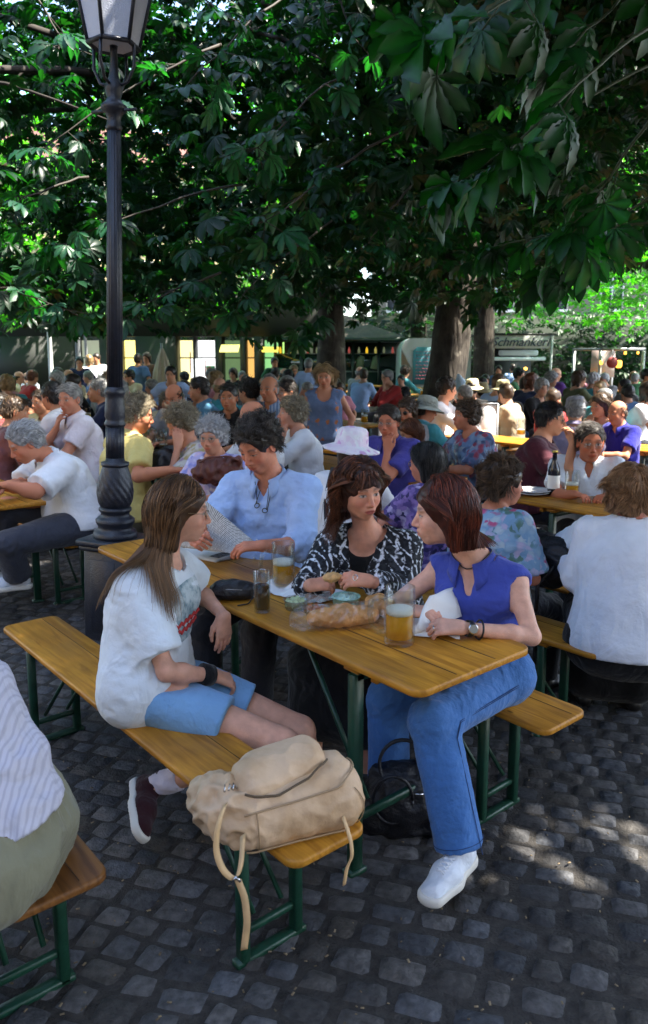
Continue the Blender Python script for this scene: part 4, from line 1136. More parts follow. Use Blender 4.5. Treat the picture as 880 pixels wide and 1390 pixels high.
# ------------------------------------------------------------------ the other guests
FN = V(.766, .643, 0); FT = V(.643, -.766, 0)
def C3(r, g, b): return (r, g, b)
HC = {'grey': ((.17, .17, .165), (.42, .42, .41)), 'white': ((.30, .30, .31), (.66, .66, .67)), 'black': ((.012, .011, .011), (.05, .045, .04)), 'brown': ((.045, .028, .017), (.15, .09, .05)),
      'dark': ((.022, .016, .012), (.075, .055, .04)), 'blond': ((.20, .13, .06), (.48, .36, .2)), 'red': ((.09, .03, .014), (.24, .09, .04)), 'ashblond': ((.14, .115, .075), (.42, .36, .25))}
CL = {}
def clo(nm, c):
    if nm not in CL: CL[nm] = cloth(nm, c)
    return CL[nm]
SHIRTC = {'white': (.72, .74, .78), 'pale blue': (.36, .48, .68), 'teal': (.04, .22, .26), 'navy': (.015, .022, .06), 'black': (.012, .012, .014), 'grey': (.20, .20, .21), 'red': (.34, .03, .03),
          'cream': (.60, .52, .34), 'olive': (.08, .09, .04), 'pink': (.55, .22, .27), 'maroon': (.07, .015, .025), 'purple': (.09, .03, .18), 'denim blue': (.08, .16, .32), 'beige': (.36, .29, .19), 'green': (.04, .14, .06), 'brown': (.13, .07, .04)}
TRS = {'dark': (.02, .022, .03), 'khaki': (.2, .18, .12), 'blue': (.05, .12, .28), 'grey': (.10, .10, .11)}
def guest(label, px, py, d, f, look=None, sex='m', hair='dark', style=None, shirt=None, sleeve='short', lean=.10, arms='table', s=None, w=1., lod='mid', skin=(0.48, 0.23, 0.13), seed=1,
          trs='dark', zs=.585, group=None, side=0., extra=None, topkw=None, roll=0., hs=None, glasses=None, bottom=None, lids=0., hairkw=None):
    Hd = at(px, py, d); f = nrm(V(f[0], f[1], 0)); r = nrm(np.cross(f, UP))
    if s is None: s = float(np.clip((Hd[2]-zs)/.66/math.cos(math.atan(lean/.55)), .88, 1.12))
    P = V(Hd[0], Hd[1], 0)-f*lean*s-r*side; P[2] = max(.44, Hd[2]-.66*s*math.cos(math.atan(lean/.6)))
    look = f+V(0, 0, -.1) if look is None else V(*look) if len(look) == 3 else V(look[0], look[1], -.1)
    N = Hd-nrm(look)*.035*s*V(1, 1, 0)-f*.02*s; N[2] = Hd[2]-.155*s
    lk = nrm(V(look[0], look[1], 0))
    A = {}
    tz = max(.81, P[2]+.16)
    for S, sg in (('L', -1), ('R', 1)):
        m = arms if isinstance(arms, str) else arms.get(S, 'table')
        if m == 'table': A[S] = dict(w=V(*(P+f*.42*s+r*sg*.10)[:2], tz), d=nrm(f*.7-r*sg*.7), n=-UP, curl=.55, pole=-UP+r*sg*.8)
        elif m == 'chin':
            e = V(*(P+f*.34*s+r*sg*.10)[:2], tz); wq = Hd+f*.06-UP*.15*s+r*sg*.03
            wq = e+nrm(wq-e)*.25*s; A[S] = dict(e=e, w=wq, d=nrm(Hd+lk*.09+r*sg*.03-UP*.03*s-wq), n=-f, curl=.45, thumb=.4)
        elif m == 'head':
            wq = Hd+f*.04-UP*.10*s+r*sg*.09; e = V(*(P+f*.34*s+r*sg*.16)[:2], tz); wq = e+nrm(wq-e)*.27*s
            A[S] = dict(e=e, w=wq, d=nrm(Hd+f*.05+r*sg*.07+UP*.04-wq), n=-r*sg, curl=.3)
        elif m == 'fold': A[S] = dict(w=V(*(P+f*.30*s-r*sg*.02)[:2], tz+.0), d=nrm(-r*sg+f*.2), n=-f, curl=.4, pole=-UP*.6+r*sg)
        elif m == 'lap': A[S] = dict(w=V(*(P+f*.26*s+r*sg*.07)[:2], P[2]+.13), n=-UP, curl=.5)
        elif m == 'down': A[S] = dict(w=P+r*sg*.24*s+f*.06+UP*.02, n=-r*sg, curl=.5)
        else: A[S] = m
    hc = HC[hair]; style = style or ('short' if sex == 'm' else 'perm')
    H = dict(style=style, col=hc[0], col2=hc[1], vol={'short': .009, 'bald': .005, 'curly': .017, 'perm': .020, 'wavy': .018, 'bob': .018, 'long': .014}[style])
    if style == 'short': H['mess'] = .12; H['waveamp'] = .10; H['vol'] = .007
    if lod == 'lo' : H['n'] = 0
    if d < 6.5 and lod == 'mid': H['n'] = 1100; H['rad'] = .0018
    if hairkw: H.update(hairkw)
    sm = shirt if not isinstance(shirt, str) else clo(shirt.replace(' ', '_'), SHIRTC[shirt])
    tp = dict(mat=sm, sleeve=sleeve, g=.013, loose=.014, hem=-.03, nclip=.02, wr=.005 if lod == 'mid' else .004, wl=.11)
    if lod == 'mid' and sex == 'm': tp['vneck'] = .07; tp['vw'] = .035; tp['collar'] = 'open'
    if lod == 'mid' and sex == 'f': tp['scoop'] = .05
    if topkw: tp.update(topkw)
    bt = bottom or dict(kind='trousers', mat=clo('trousers_'+trs, TRS[trs]), wr=.003)
    out = person(label, P, N, Hd, look, s=s, w=w, sex=sex, lod=lod, skin=skin, arms=A, top=tp, bottom=bt, shoes=dict(mat=mat('black_leather', (.015, .014, .013), .4)), hair=H,
                 group=group, f=f, seed=seed, hs=hs or s, roll=roll, lids=lids, legs=None)
    if glasses: spectacles(out, Hd, hs or s, glasses)
    return out, P, f, r, Hd, s
def spectacles(out, Hd, hs, m, parent=None):
    root, J, R, base = out; q = lambda x, y, z: Hd+hs*(V(x, y, z)@R)
    b = MB(); g = MB()
    for sg in (-1, 1):
        c = V(sg*.033, .098, -.003); a = np.linspace(0, 2*PI, 17)
        b.tube([q(c[0]+.021*math.cos(t), c[1]-.010*abs(math.cos(t)*.6+sg*.0)+.0, c[2]+.017*math.sin(t)) for t in a], .0014*(1 if m != 'thick' else 1.6), 6, cap=False)
        b.tube([q(sg*.054, .090, .004), q(sg*.074, .055, .004), q(sg*.080, -.005, .004), q(sg*.078, -.02, -.010)], .0013, 6)
        g.lathe([(.020, 0), (.020, .001)], n=16, c=q(*c), axis=np.stack([R[0], R[2], R[1]])*hs)
    b.tube([q(-.012, .102, 0), q(0, .106, .003), q(.012, .102, 0)], .0013, 6)
    o = b.build('glasses_frame', mat('glasses_metal', (.25, .2, .14), .3, metal=.9) if m != 'sun' else mat('dark_frame', (.02, .015, .012), .3), root, smooth=True, base=base)
    g.build('lens', mat('sun_lens', (.01, .01, .012), .08) if m == 'sun' else thin('clear_lens', (.93, .93, .93), .02, 0, edge=.12) if 'clear_lens' not in bpy.data.materials else bpy.data.materials['clear_lens'], o, base=base)

def mid_people():
    fl = lambda n, cols, sc_=24: pattern(n, 'floral', cols, sc_)
    W = V(1, 1, 1)
    # old man, white shirt, left
    P = at(108, 700, 5.22); P[2] = .60; N = at(66, 622, 5.12); Hd = at(34, 600, 4.95)
    person('white-haired old man in a white shirt bent over a newspaper at the left edge', P, N, Hd, (-.72, -.55, -.50), sh=(-.55, .80, 0), s=1.05, w=1.22, f=(-.85, -.50, 0), lod='mid', skin=(0.54, 0.21, 0.12), lids=.6,
           arms={'R': dict(e=at(28, 660, 5.12), w=at(2, 660, 4.95), d=(-.3, -1, -.1), n=-UP, curl=.5), 'L': dict(e=at(48, 668, 4.78), w=at(12, 658, 4.70), d=(-1, .2, 0), n=-UP, curl=.5)},
           legs={'L': dict(k=at(10, 738, 4.75), a=at(24, 780, 4.95), fd=(-.9, -.3, 0)), 'R': dict(a=at(-8, 772, 5.2), fd=(-.9, -.3, 0))},
           top=dict(mat=clo('white', SHIRTC['white']), sleeve='short', g=.016, loose=.016, hem=-.02, nclip=.02, vneck=.07, vw=.035, collar='open', wr=.006, wl=.12, sf=.85, sw=.02),
           bottom=dict(kind='trousers', mat=clo('grey_trousers', (.045, .05, .07)), wr=.005, flare=.02, waist=.10, belt=mat('black_belt', (.01, .01, .01), .4)), shoes=dict(mat=cloth('white_canvas', (.62, .66, .72)), sole=mat('white_rubber', (.62, .6, .55), .6)),
           hair=dict(style='short', col=(.24, .24, .24), col2=(.60, .60, .61), vol=.010, n=900, rad=.0022, comb=(.3, -.5, 0)), seed=21)
    A = []
    guest('grey-haired man in a pinkish white shirt with his hand at his mouth', 95, 541, 7.0, (-.85, -.5), (-.35, -.9, -.1), hair='grey', shirt=fl('white_pink', [(.68, .62, .68), (.72, .70, .74)], 5), arms={'L': 'table', 'R': 'chin'}, seed=22, trs='blue', w=1.15, skin=(0.54, 0.23, 0.14), topkw=dict(loose=.03))
    o = guest('man with short sandy hair and dark glasses in a yellow shirt beside the lamp post', 186, 562, 5.55, (.75, .65), (.93, .30, -.22), hair='ashblond', shirt=clo('yellow', (.62, .50, .17)), arms={'L': 'table', 'R': dict(e=at(188, 646, 5.18), w=at(232, 638, 5.12), d=(1, .1, .05), n=-UP, curl=.6)}, seed=23, trs='khaki', w=1.12, skin=(0.49, 0.20, 0.11), glasses='sun', topkw=dict(loose=.03, sf=.8), hairkw=dict(n=1300, rad=.0020, style='short', vol=.014, mess=.3, comb=(.1, .3, .5), waveamp=.4))
    guest('woman with tousled ash blonde hair resting her head on her hand, cream floral blouse', 246, 574, 5.55, (-.70, -.35), (-.75, -.45, -.45), sex='f', hair='ashblond', style='perm', shirt=fl('cream_floral', [(.52, .50, .46), (.36, .30, .14), (.30, .22, .32), (.50, .48, .44)], 26), arms={'R': 'fold', 'L': 'head'}, seed=24, lean=.2, skin=(0.52, 0.24, 0.15), hairkw=dict(n=1300, len=.07))
    guest('old lady with white permed hair and glasses in a lilac patterned blouse, arms folded', 288, 592, 5.0, (-.50, -.85), (-.25, -.95, -.12), sex='f', hair='white', style='perm', shirt=fl('lilac_floral', [(.42, .40, .66), (.62, .45, .60), (.25, .26, .60), (.60, .60, .74)], 30), arms='fold', seed=25, w=1.15, lean=.04, skin=(0.56, 0.26, 0.16), glasses='thin', hairkw=dict(n=1500, vol=.024, rad=.0015))
    guest('bald-crowned man with brown side hair in a white shirt just behind the newspaper reader', 342, 566, 5.9, (-.80, -.55), (-.75, -.6, -.2), hair='brown', style='bald', shirt='white', seed=26, w=1.12, side=-.05, skin=(0.52, 0.21, 0.12))
    guest('short-haired blonde woman in a white cardigan resting her chin on her hand', 396, 560, 6.3, (-.92, -.30), (-.95, -.28, .02), sex='f', hair='ashblond', style='perm', shirt='white', sleeve='long', arms={'R': 'table', 'L': 'chin'}, seed=27, skin=(0.52, 0.25, 0.16), lean=.12)
    # standing woman
    Hd = at(441, 510, 7.7); P = V(Hd[0]+.0, Hd[1]+.03, Hd[2]-.62)
    person('blonde woman standing between the tables in a sleeveless blue dress with orange embroidery', P, Hd+V(.0, .04, -.15), Hd, (-.15, -.95, -.18), s=.93, w=1.05, sex='f', lod='mid', f=(-.12, -1, 0), bend=.02, skin=(0.45, 0.20, 0.12),
           arms={'L': dict(w=P+V(.21, -.03, -.02), n=(1, 0, 0), curl=.4), 'R': dict(w=P+V(-.24, -.02, -.02), n=(1, 0, 0), curl=.4)},
           legs={'L': dict(a=V(P[0]+.08, P[1], .085)), 'R': dict(a=V(P[0]-.08, P[1]+.02, .085))},
           top=dict(mat=pattern('dress_blue', 'floral', [(.10, .15, .27), (.10, .15, .27), (.10, .15, .27), (.10, .15, .27), (.12, .17, .29), (.12, .17, .29), (.36, .13, .05)], 20, dens=.6), sleeve='none', g=.012, loose=.01, hem=-.02, scoop=.16, nclip=-.02, wr=.003, name='dress_bodice'),
           bottom=dict(kind='skirt', len=1.7, waist=.16, mat=clo('dress_skirt_blue', (.10, .15, .27)), name='dress_skirt', wr=.008), shoes=dict(mat=mat('black_leather', (.015, .014, .013), .4)),
           hair=dict(style='wavy', col=HC['blond'][0], col2=HC['blond'][1], vol=.012, n=1300, rad=.0024, len=.13, edge=.03), seed=28)
    # hat woman seen from behind
    o, P, f, r, Hd, s = guest('woman seen from behind in a white top with a dark strap under a floral hat', 478, 614, 4.55, (.35, .94), (.5, .85, -.12), sex='f', hair='brown', style='bob', shirt='white', seed=29, w=1.15, topkw=dict(loose=.03), hairkw=dict(vol=.002, n=0))
    hat((Hd+UP*.050), headR((.5, .85, -.1), -.10), 1.14, pattern('hat_floral', 'floral', [(.74, .70, .75), (.74, .66, .72), (.60, .36, .58), (.74, .74, .76), (.72, .60, .70)], 30), 'white bucket sun hat with pink flowers on the woman behind the brunette', 'sun_hat', band=False, wave=.006)
    N = o[1]['N']; bs = o[3]
    MB().sheet([[N+r*(-.09+.03*t)+UP*(.05-.5*t)-f*(.02+.155*math.sin(min(1, t*2.2)*PI/2))+r*k for k in (-.012, .012)] for t in np.linspace(0, 1, 16)], thick=.004).build('bag_strap', clo('strap_dark', (.03, .03, .04)), o[0], base=bs)
    guest('man in glasses and a violet-blue polo shirt resting his face in his hand', 528, 572, 5.75, (-.55, -.83), (-.42, -.9, -.1), hair='dark', shirt=clo('violet_blue', (.06, .055, .28)), arms={'L': 'chin', 'R': 'table'}, seed=30, w=1.05, skin=(0.50, 0.18, 0.10), glasses='thin')
    guest('brown-haired woman in sunglasses behind the man in the violet polo', 553, 558, 7.2, (-.7, -.6), (-.6, -.8, -.1), sex='f', hair='brown', style='perm', shirt='grey', seed=31, glasses='sun', skin=(0.43, 0.18, 0.10))
    guest('child with auburn hair and a pale top beside the woman in sunglasses', 557, 586, 6.6, (-.7, -.6), (-.8, -.2, -.4), sex='f', hair='red', style='bob', shirt='beige', s=.86, seed=32, lean=.16)
    o = guest('man in a grey-green brimmed hat and teal shirt near the sunlit tree trunk', 579, 556, 7.3, (.6, .5), (.95, .1, -.2), hair='dark', shirt='teal', seed=33, skin=(0.45, 0.17, 0.09))
    hat(o[4]+UP*.04, headR((.95, .1, -.2)), 1.05, clo('hat_greygreen', (.30, .33, .29)), 'grey-green brimmed hat on the man in teal', 'brimmed_hat')
    guest('curly brown-haired woman in a blue and red floral shirt, profile, behind the second table', 633, 564, 6.3, (-.88, -.35), (-.96, -.25, .05), sex='f', hair='brown', style='perm', shirt=fl('bluered_floral', [(.14, .22, .38), (.30, .06, .10), (.20, .30, .46), (.06, .08, .16), (.32, .34, .40)], 22), seed=34, w=1.2, skin=(0.52, 0.21, 0.12), topkw=dict(sf=.9))
    guest('woman with short black hair and glasses in a purple patterned blouse seen from behind', 578, 628, 4.3, (-.45, .89), (-.80, .58, -.12), sex='f', hair='black', style='bob', shirt=pattern('purple_paisley', 'paisley', [(.10, .07, .24), (.28, .18, .46), (.03, .03, .09), (.40, .34, .55)], 26), seed=35, w=1.1, skin=(0.54, 0.22, 0.14), glasses='thin', hairkw=dict(len=.10, n=900, vol=.022, edge=.03))
    guest('woman with short wavy brown hair in a bright pink and blue floral blouse', 684, 656, 3.72, (.72, .69), (.96, .22, -.05), sex='f', hair='brown', style='short', shirt=fl('bright_floral', [(.20, .36, .55), (.50, .10, .22), (.30, .45, .60), (.10, .20, .16), (.45, .42, .60), (.45, .55, .62)], 30), lod='hi', seed=36, w=1.15, skin=(0.58, 0.24, 0.15), arms='lap', hairkw=dict(n=2600, len=.075, vol=.028, comb=(.1, -.9, .25), rad=.0018, mess=.35, waveamp=.5), topkw=dict(sf=.9, sw=.02, collar=None))
    guest('dark-haired person in a maroon shirt and sunglasses with a raised sunlit hand', 748, 568, 5.75, (.45, -.2), (.93, -.3, -.12), hair='black', shirt='maroon', arms={'L': dict(e=at(768, 655, 5.3), w=at(778, 602, 5.35), d=(-.15, 0, 1), n=(-1, 0, 0), curl=.7), 'R': 'table'}, seed=37, w=1.1, skin=(0.54, 0.25, 0.14), glasses='sun', topkw=dict(loose=.04, vneck=None, collar=None))
    guest('heavy-set man with short dark hair in a white polo shirt facing the camera', 802, 600, 5.25, (-.25, -.97), (-.15, -.98, -.08), hair='dark', shirt=clo('polo_white', (.62, .68, .76)), arms='table', seed=38, w=1.45, hs=1.08, skin=(0.48, 0.17, 0.09), glasses='thin', topkw=dict(vneck=.10, vw=.055))
    o = guest('person in a grey cap and mauve top with their back turned in the second row', 781, 556, 6.9, (.3, .95), None, hair='grey', shirt=clo('mauve', (.26, .22, .33)), seed=39)
    hat(o[4]+UP*.03, headR((.3, .95, 0)), 1.02, clo('cap_grey', (.22, .22, .25)), 'grey cap on the person in the mauve top', 'cap', brim=.01)
    guest('balding man in a cobalt blue shirt, sunlit face turned left', 838, 560, 7.2, (-.85, -.4), (-.9, -.42, -.15), hair='brown', style='bald', shirt=clo('cobalt', (.02, .02, .28)), arms='table', seed=40, skin=(0.54, 0.22, 0.12))
    guest('brown-haired woman with bare arms leaning to the man in cobalt blue', 815, 550, 7.7, (-.6, -.75), (-.85, -.4, -.1), sex='f', hair='brown', style='bob', shirt='beige', sleeve='none', arms={'R': 'chin', 'L': 'table'}, seed=41, skin=(0.56, 0.28, 0.16))
    # left group around the table behind the old man
    guest('young man with a moustache in a pale yellow shirt at the far left table', 56, 545, 7.9, (-.3, -.9), (-.5, -.8, -.1), hair='dark', shirt=clo('pale_yellow', (.60, .56, .30)), seed=42)
    guest('dark-haired man in a white T-shirt, head turned away, at the far left table', 71, 538, 7.5, (-.9, .1), (-.9, .35, -.1), hair='black', shirt='white', seed=43, hairkw=dict(vol=.016))
    guest('woman in a mauve-brown top leaning on the far left table', 20, 558, 6.6, (.75, .4), (.85, .5, -.2), sex='f', hair='brown', style='short', shirt=clo('mauve_brown', (.13, .06, .07)), sleeve='long', seed=44, lean=.16)
    guest('person in a purple T-shirt at the far left table', 40, 556, 8.2, (-.2, -.9), (-.2, -.9, -.1), hair='dark', shirt='purple', seed=45)
    guest('person in a red shirt cut off by the left edge', 2, 552, 7.2, (.4, .8), None, hair='dark', shirt='red', seed=46)
    guest('grey-haired man in a dark jacket just left of the lamp post', 134, 530, 8.6, (-.9, -.2), (-.95, -.2, 0), hair='grey', shirt='navy', sleeve='long', seed=47)
    # middle distance, centre
    guest('balding man looking down at his table above the lady with ash blonde hair', 236, 538, 8.2, (-.4, -.9), (-.3, -.8, -.4), hair='dark', style='bald', shirt='grey', seed=48, skin=(0.52, 0.20, 0.11))
    guest('man in a teal-blue T-shirt in profile, facing left, in the middle rows', 270, 528, 8.8, (-.9, -.2), (-.97, -.1, -.1), hair='dark', shirt=clo('teal_blue', (.06, .17, .28)), seed=49, w=1.1)
    guest('dark-haired man in a black shirt facing the camera in the middle rows', 311, 539, 7.7, (-.25, -.95), (-.15, -.97, -.05), hair='black', shirt='black', seed=50, skin=(0.41, 0.17, 0.09))
    guest('person with thick black hair and back turned beside the man in black', 337, 531, 8.4, (-.5, .7), (-.7, .4, -.1), hair='black', style='curly', shirt='teal', seed=51)
    guest('bald man in a blue checked shirt with dark braces', 365, 528, 8.3, (-.5, -.85), (-.45, -.9, -.05), hair='grey', style='bald', shirt=pattern('blue_check', 'stripe', [(.10, .20, .42), (.36, .46, .62)], 9), seed=52, w=1.15, skin=(0.49, 0.20, 0.11))
    guest('dark-haired man in a grey shirt left of the standing woman', 390, 532, 8.6, (-.5, -.8), (-.8, -.5, -.1), hair='dark', shirt='grey', seed=53)
    guest('woman with fair curly hair partly hidden behind the lamp post side table', 226, 545, 9.2, (.5, -.8), (.3, -.9, -.1), sex='f', hair='ashblond', style='perm', shirt='cream', seed=54)

def hat(c, R, s, m, label, name, brim=.062, band=True, wave=.011):
    root = thing(name, label, 'hat', c)
    q = [(0, .088), (.03, .090), (.062, .084), (.078, .070), (.084, .045), (.092, .0)]
    pr = [(r*s, z*s) for r, z in q]; F = Fourier(.12, 6, 3)
    def warp(v): return v*np.array([.92, 1.12, 1])
    mb = MB(); n = 36; prof = pr+[((.096+brim*t)*s, (-.004-.028*t*(brim/.062))*s) for t in (0.1, .35, .7, 1)]+[((.095+brim)*s, (-.036*(brim/.062))*s)]+[((.094+brim*t)*s, (-.008-.028*t*(brim/.062))*s) for t in (.7, .1)]+[(.088*s, -.004*s), (.080*s, .045*s), (.06*s, .078*s), (0.001, .083*s)]
    mb.lathe(prof, n=n, cap=False); v = mb.v[0]*np.array([.93, 1.10, 1]); rr = np.hypot(v[:, 0], v[:, 1])
    v[:, 2] += np.clip((rr/s-.095)/.06, 0, 1)*np.sin(np.arctan2(v[:, 1], v[:, 0])*2+.6)*wave*s; v += (F(v)*.0018)[:, None]
    mb.v[0] = v@R; mb.build('crown', m, root, smooth=True)
    if not band: return root
    b = MB(); a = np.linspace(0, 2*PI, 40); b.tube([V(.093*.93*math.cos(t), .093*1.1*math.sin(t), .006)*s@R for t in a], .0035*s, 6, cap=False); b.build('hatband', m, root, smooth=True)
    return root

def far_crowd():
    """guests of the far rows: seated along both sides of the far tables, and a few standing"""
    rng = np.random.default_rng(77); used = set(); k = 0
    where = ['far left by the yellow window', 'left of the lamp post, far back', 'between lamp post and centre tree, far back', 'far back under the centre tree', 'in front of the green kiosk', 'between kiosk and sunlit trunk', 'far right, before the snack stall', 'far right edge, back rows']
    edges = [0, 70, 150, 290, 420, 520, 600, 760, 1000]
    cols = list(SHIRTC); hairs = ['grey', 'white', 'black', 'brown', 'dark', 'blond', 'red']
    spots = []
    def ok(x, y, dmin): return all((x-a)**2+(y-b)**2 > dmin*dmin for a, b in spots)
    rows = [(9.3, .60), (10.6, .62), (12.2, .66), (13.9, .72), (15.6, .78), (17.4, .85)]
    for d, st in rows:
        wpx = 1050/d*st; x = -20+rng.uniform(0, wpx)
        while x < 900:
            px = x+rng.uniform(-.25, .25)*wpx; dd = d+rng.uniform(-.45, .45); x += wpx*rng.uniform(.8, 1.25)
            if 584 < px < 640 and dd > 11: continue
            if d < 10 and (415 < px < 600 or px < 130): continue
            if d < 12.5 and 448 < px < 560: continue
            z = 1.225+rng.uniform(-.06, .08)
            py = 650+FPX*(((CAMH-z)/dd-_s)/_c)/(1+0*dd)
            # solve py so that at() gives z
            b = (_s-(CAMH-z)/dd)/_c; py = 650-b*FPX
            Pw = at(px, py, dd)
            if not ok(Pw[0], Pw[1], .5): continue
            spots.append((Pw[0], Pw[1]))
            wi = next(i for i in range(8) if px < edges[i+1])
            for _ in range(40):
                sc_ = cols[rng.integers(len(cols))]; hc = hairs[rng.choice(7, p=[.18, .1, .16, .22, .2, .09, .05])]; sx = 'f' if rng.random() < .45 else 'm'
                if (wi, sc_, hc, sx) not in used: break
            used.add((wi, sc_, hc, sx))
            f = FN*(1 if rng.random() < .5 else -1) if rng.random() < .75 else FT*(1 if rng.random() < .5 else -1)
            a = rng.uniform(-.5, .5); f = V(f[0]*math.cos(a)-f[1]*math.sin(a), f[0]*math.sin(a)+f[1]*math.cos(a), 0)
            a2 = rng.uniform(-.7, .7); lk = V(f[0]*math.cos(a2)-f[1]*math.sin(a2), f[0]*math.sin(a2)+f[1]*math.cos(a2), -.12)
            style = {'m': ['short', 'short', 'bald', 'curly'], 'f': ['perm', 'bob', 'wavy', 'short']}[sx][rng.integers(4)]
            hn = {'grey': 'grey-haired', 'white': 'white-haired', 'black': 'black-haired', 'brown': 'brown-haired', 'dark': 'dark-haired', 'blond': 'blond', 'red': 'red-haired'}[hc]
            lab = f"{hn} {'man' if sx == 'm' else 'woman'} in a {sc_} {'shirt' if sx == 'm' else 'top'}, {where[wi]}"
            k += 1
            guest(lab, px, py, dd, f, tuple(lk), sex=sx, hair=hc, style=style, shirt=sc_, sleeve='short' if rng.random() < .7 else 'long', lod='lo', seed=200+k, lean=rng.uniform(.03, .18),
                  arms=[{'L': 'chin', 'R': 'table'}, 'table', 'table', 'fold'][rng.integers(4)], w=rng.uniform(.98, 1.2), skin=tuple(V(.54, .28, .18)*rng.uniform(.7, 1.12)), trs=['dark', 'khaki', 'blue', 'grey'][rng.integers(4)], group='guests seated at the far tables')
    # hats
    for (px, py, d, m, lab, f) in ((641, 528, 10.5, clo('straw_pale', (.62, .52, .30)), 'pale straw hat in the sun right of the sunlit trunk', (.3, .9)), (655, 532, 11.2, clo('straw_olive', (.34, .30, .16)), 'olive straw hat beside the pale straw hat', (.3, .9)), (683, 530, 10.0, clo('straw_mid', (.42, .37, .20)), 'wide straw hat on a person in a dark jacket', (.1, .95))):
        o = guest('person in a dark jacket wearing the '+lab.split(' on ')[0].split(' in ')[0].split(' beside')[0], px, py, d, f, None, hair='dark', shirt='black', sleeve='long', lod='lo', seed=int(px), group='guests seated at the far tables', w=1.15)
        hat(o[4]+UP*.045, headR((f[0], f[1], 0)), 1.08, m, lab, 'straw_hat')
    # standing people far back
    st = [('woman in white standing in sunlight left of the lamp post', 121, 489, 17, 'f', 'blond', 'white'), ('man in white standing in sunlight left of the lamp post', 131, 487, 17.5, 'm', 'dark', 'white'), ('man in a dark jacket standing left of the pair in white', 108, 492, 16, 'm', 'black', 'navy'),
          ('person in a blue shirt standing by the yellow window', 188, 488, 16, 'm', 'dark', 'denim blue'), ('woman in a brown top standing by the yellow window', 199, 486, 17, 'f', 'brown', 'brown'),
          ('waiter in a pale blue shirt and dark waistcoat bending over a table', 232, 508, 10.5, 'm', 'black', 'pale blue'), ('man in a light blue T-shirt standing left of the centre tree', 419, 495, 14, 'm', 'grey', 'pale blue'), ('blonde woman in a white top standing left of the centre tree', 399, 503, 14.5, 'f', 'blond', 'white'),
          ('man in a bright blue shirt at the snack stall counter', 677, 503, 16.5, 'm', 'dark', 'denim blue'), ('stallholder in blue behind the snack counter', 696, 500, 18.6, 'm', 'dark', 'pale blue'), ('person in a pink top standing at the left of the kiosk', 461, 528, 11.8, 'f', 'brown', 'pink'), ('man in a green shirt standing in shade before the dark windows', 373, 492, 17, 'm', 'dark', 'green')]
    for i, (lab, px, py, d, sx, hc, sh) in enumerate(st):
        Hd = at(px, py, d); f = nrm(V(-.3+.2*(i % 4), -.9 if i % 3 else .9, 0)); s = float(np.clip(Hd[2]/1.62, .85, 1.08)); P = Hd-UP*.64*s-f*.02; r = np.cross(f, UP)
        ln = .25 if 'bending' in lab else .02; P = P-f*ln
        sm = clo(sh.replace(' ', '_'), SHIRTC[sh])
        person(lab, P, Hd-UP*.155*s-f*.02, Hd, f+UP*-.1, s=s, sex=sx, lod='lo', f=f, bend=.02, skin=(0.48, 0.23, 0.13), arms={'L': dict(w=P-r*.22+f*.12+UP*.05), 'R': dict(w=P+r*.22+f*.12+UP*.05)},
               legs={'L': dict(a=V(*(P-r*.09)[:2], .085)), 'R': dict(a=V(*(P+r*.09+f*.05)[:2], .085))}, top=dict(mat=sm, sleeve='short', g=.013, loose=.014, hem=-.04, wr=.004),
               bottom=dict(kind='trousers', mat=clo('trousers_dark', TRS['dark'])), shoes=dict(mat=mat('black_leather', (.015, .014, .013), .4)), hair=dict(style='short' if sx == 'm' else 'wavy', col=HC[hc][0], col2=HC[hc][1], n=0, vol=.012), seed=400+i)
    return k
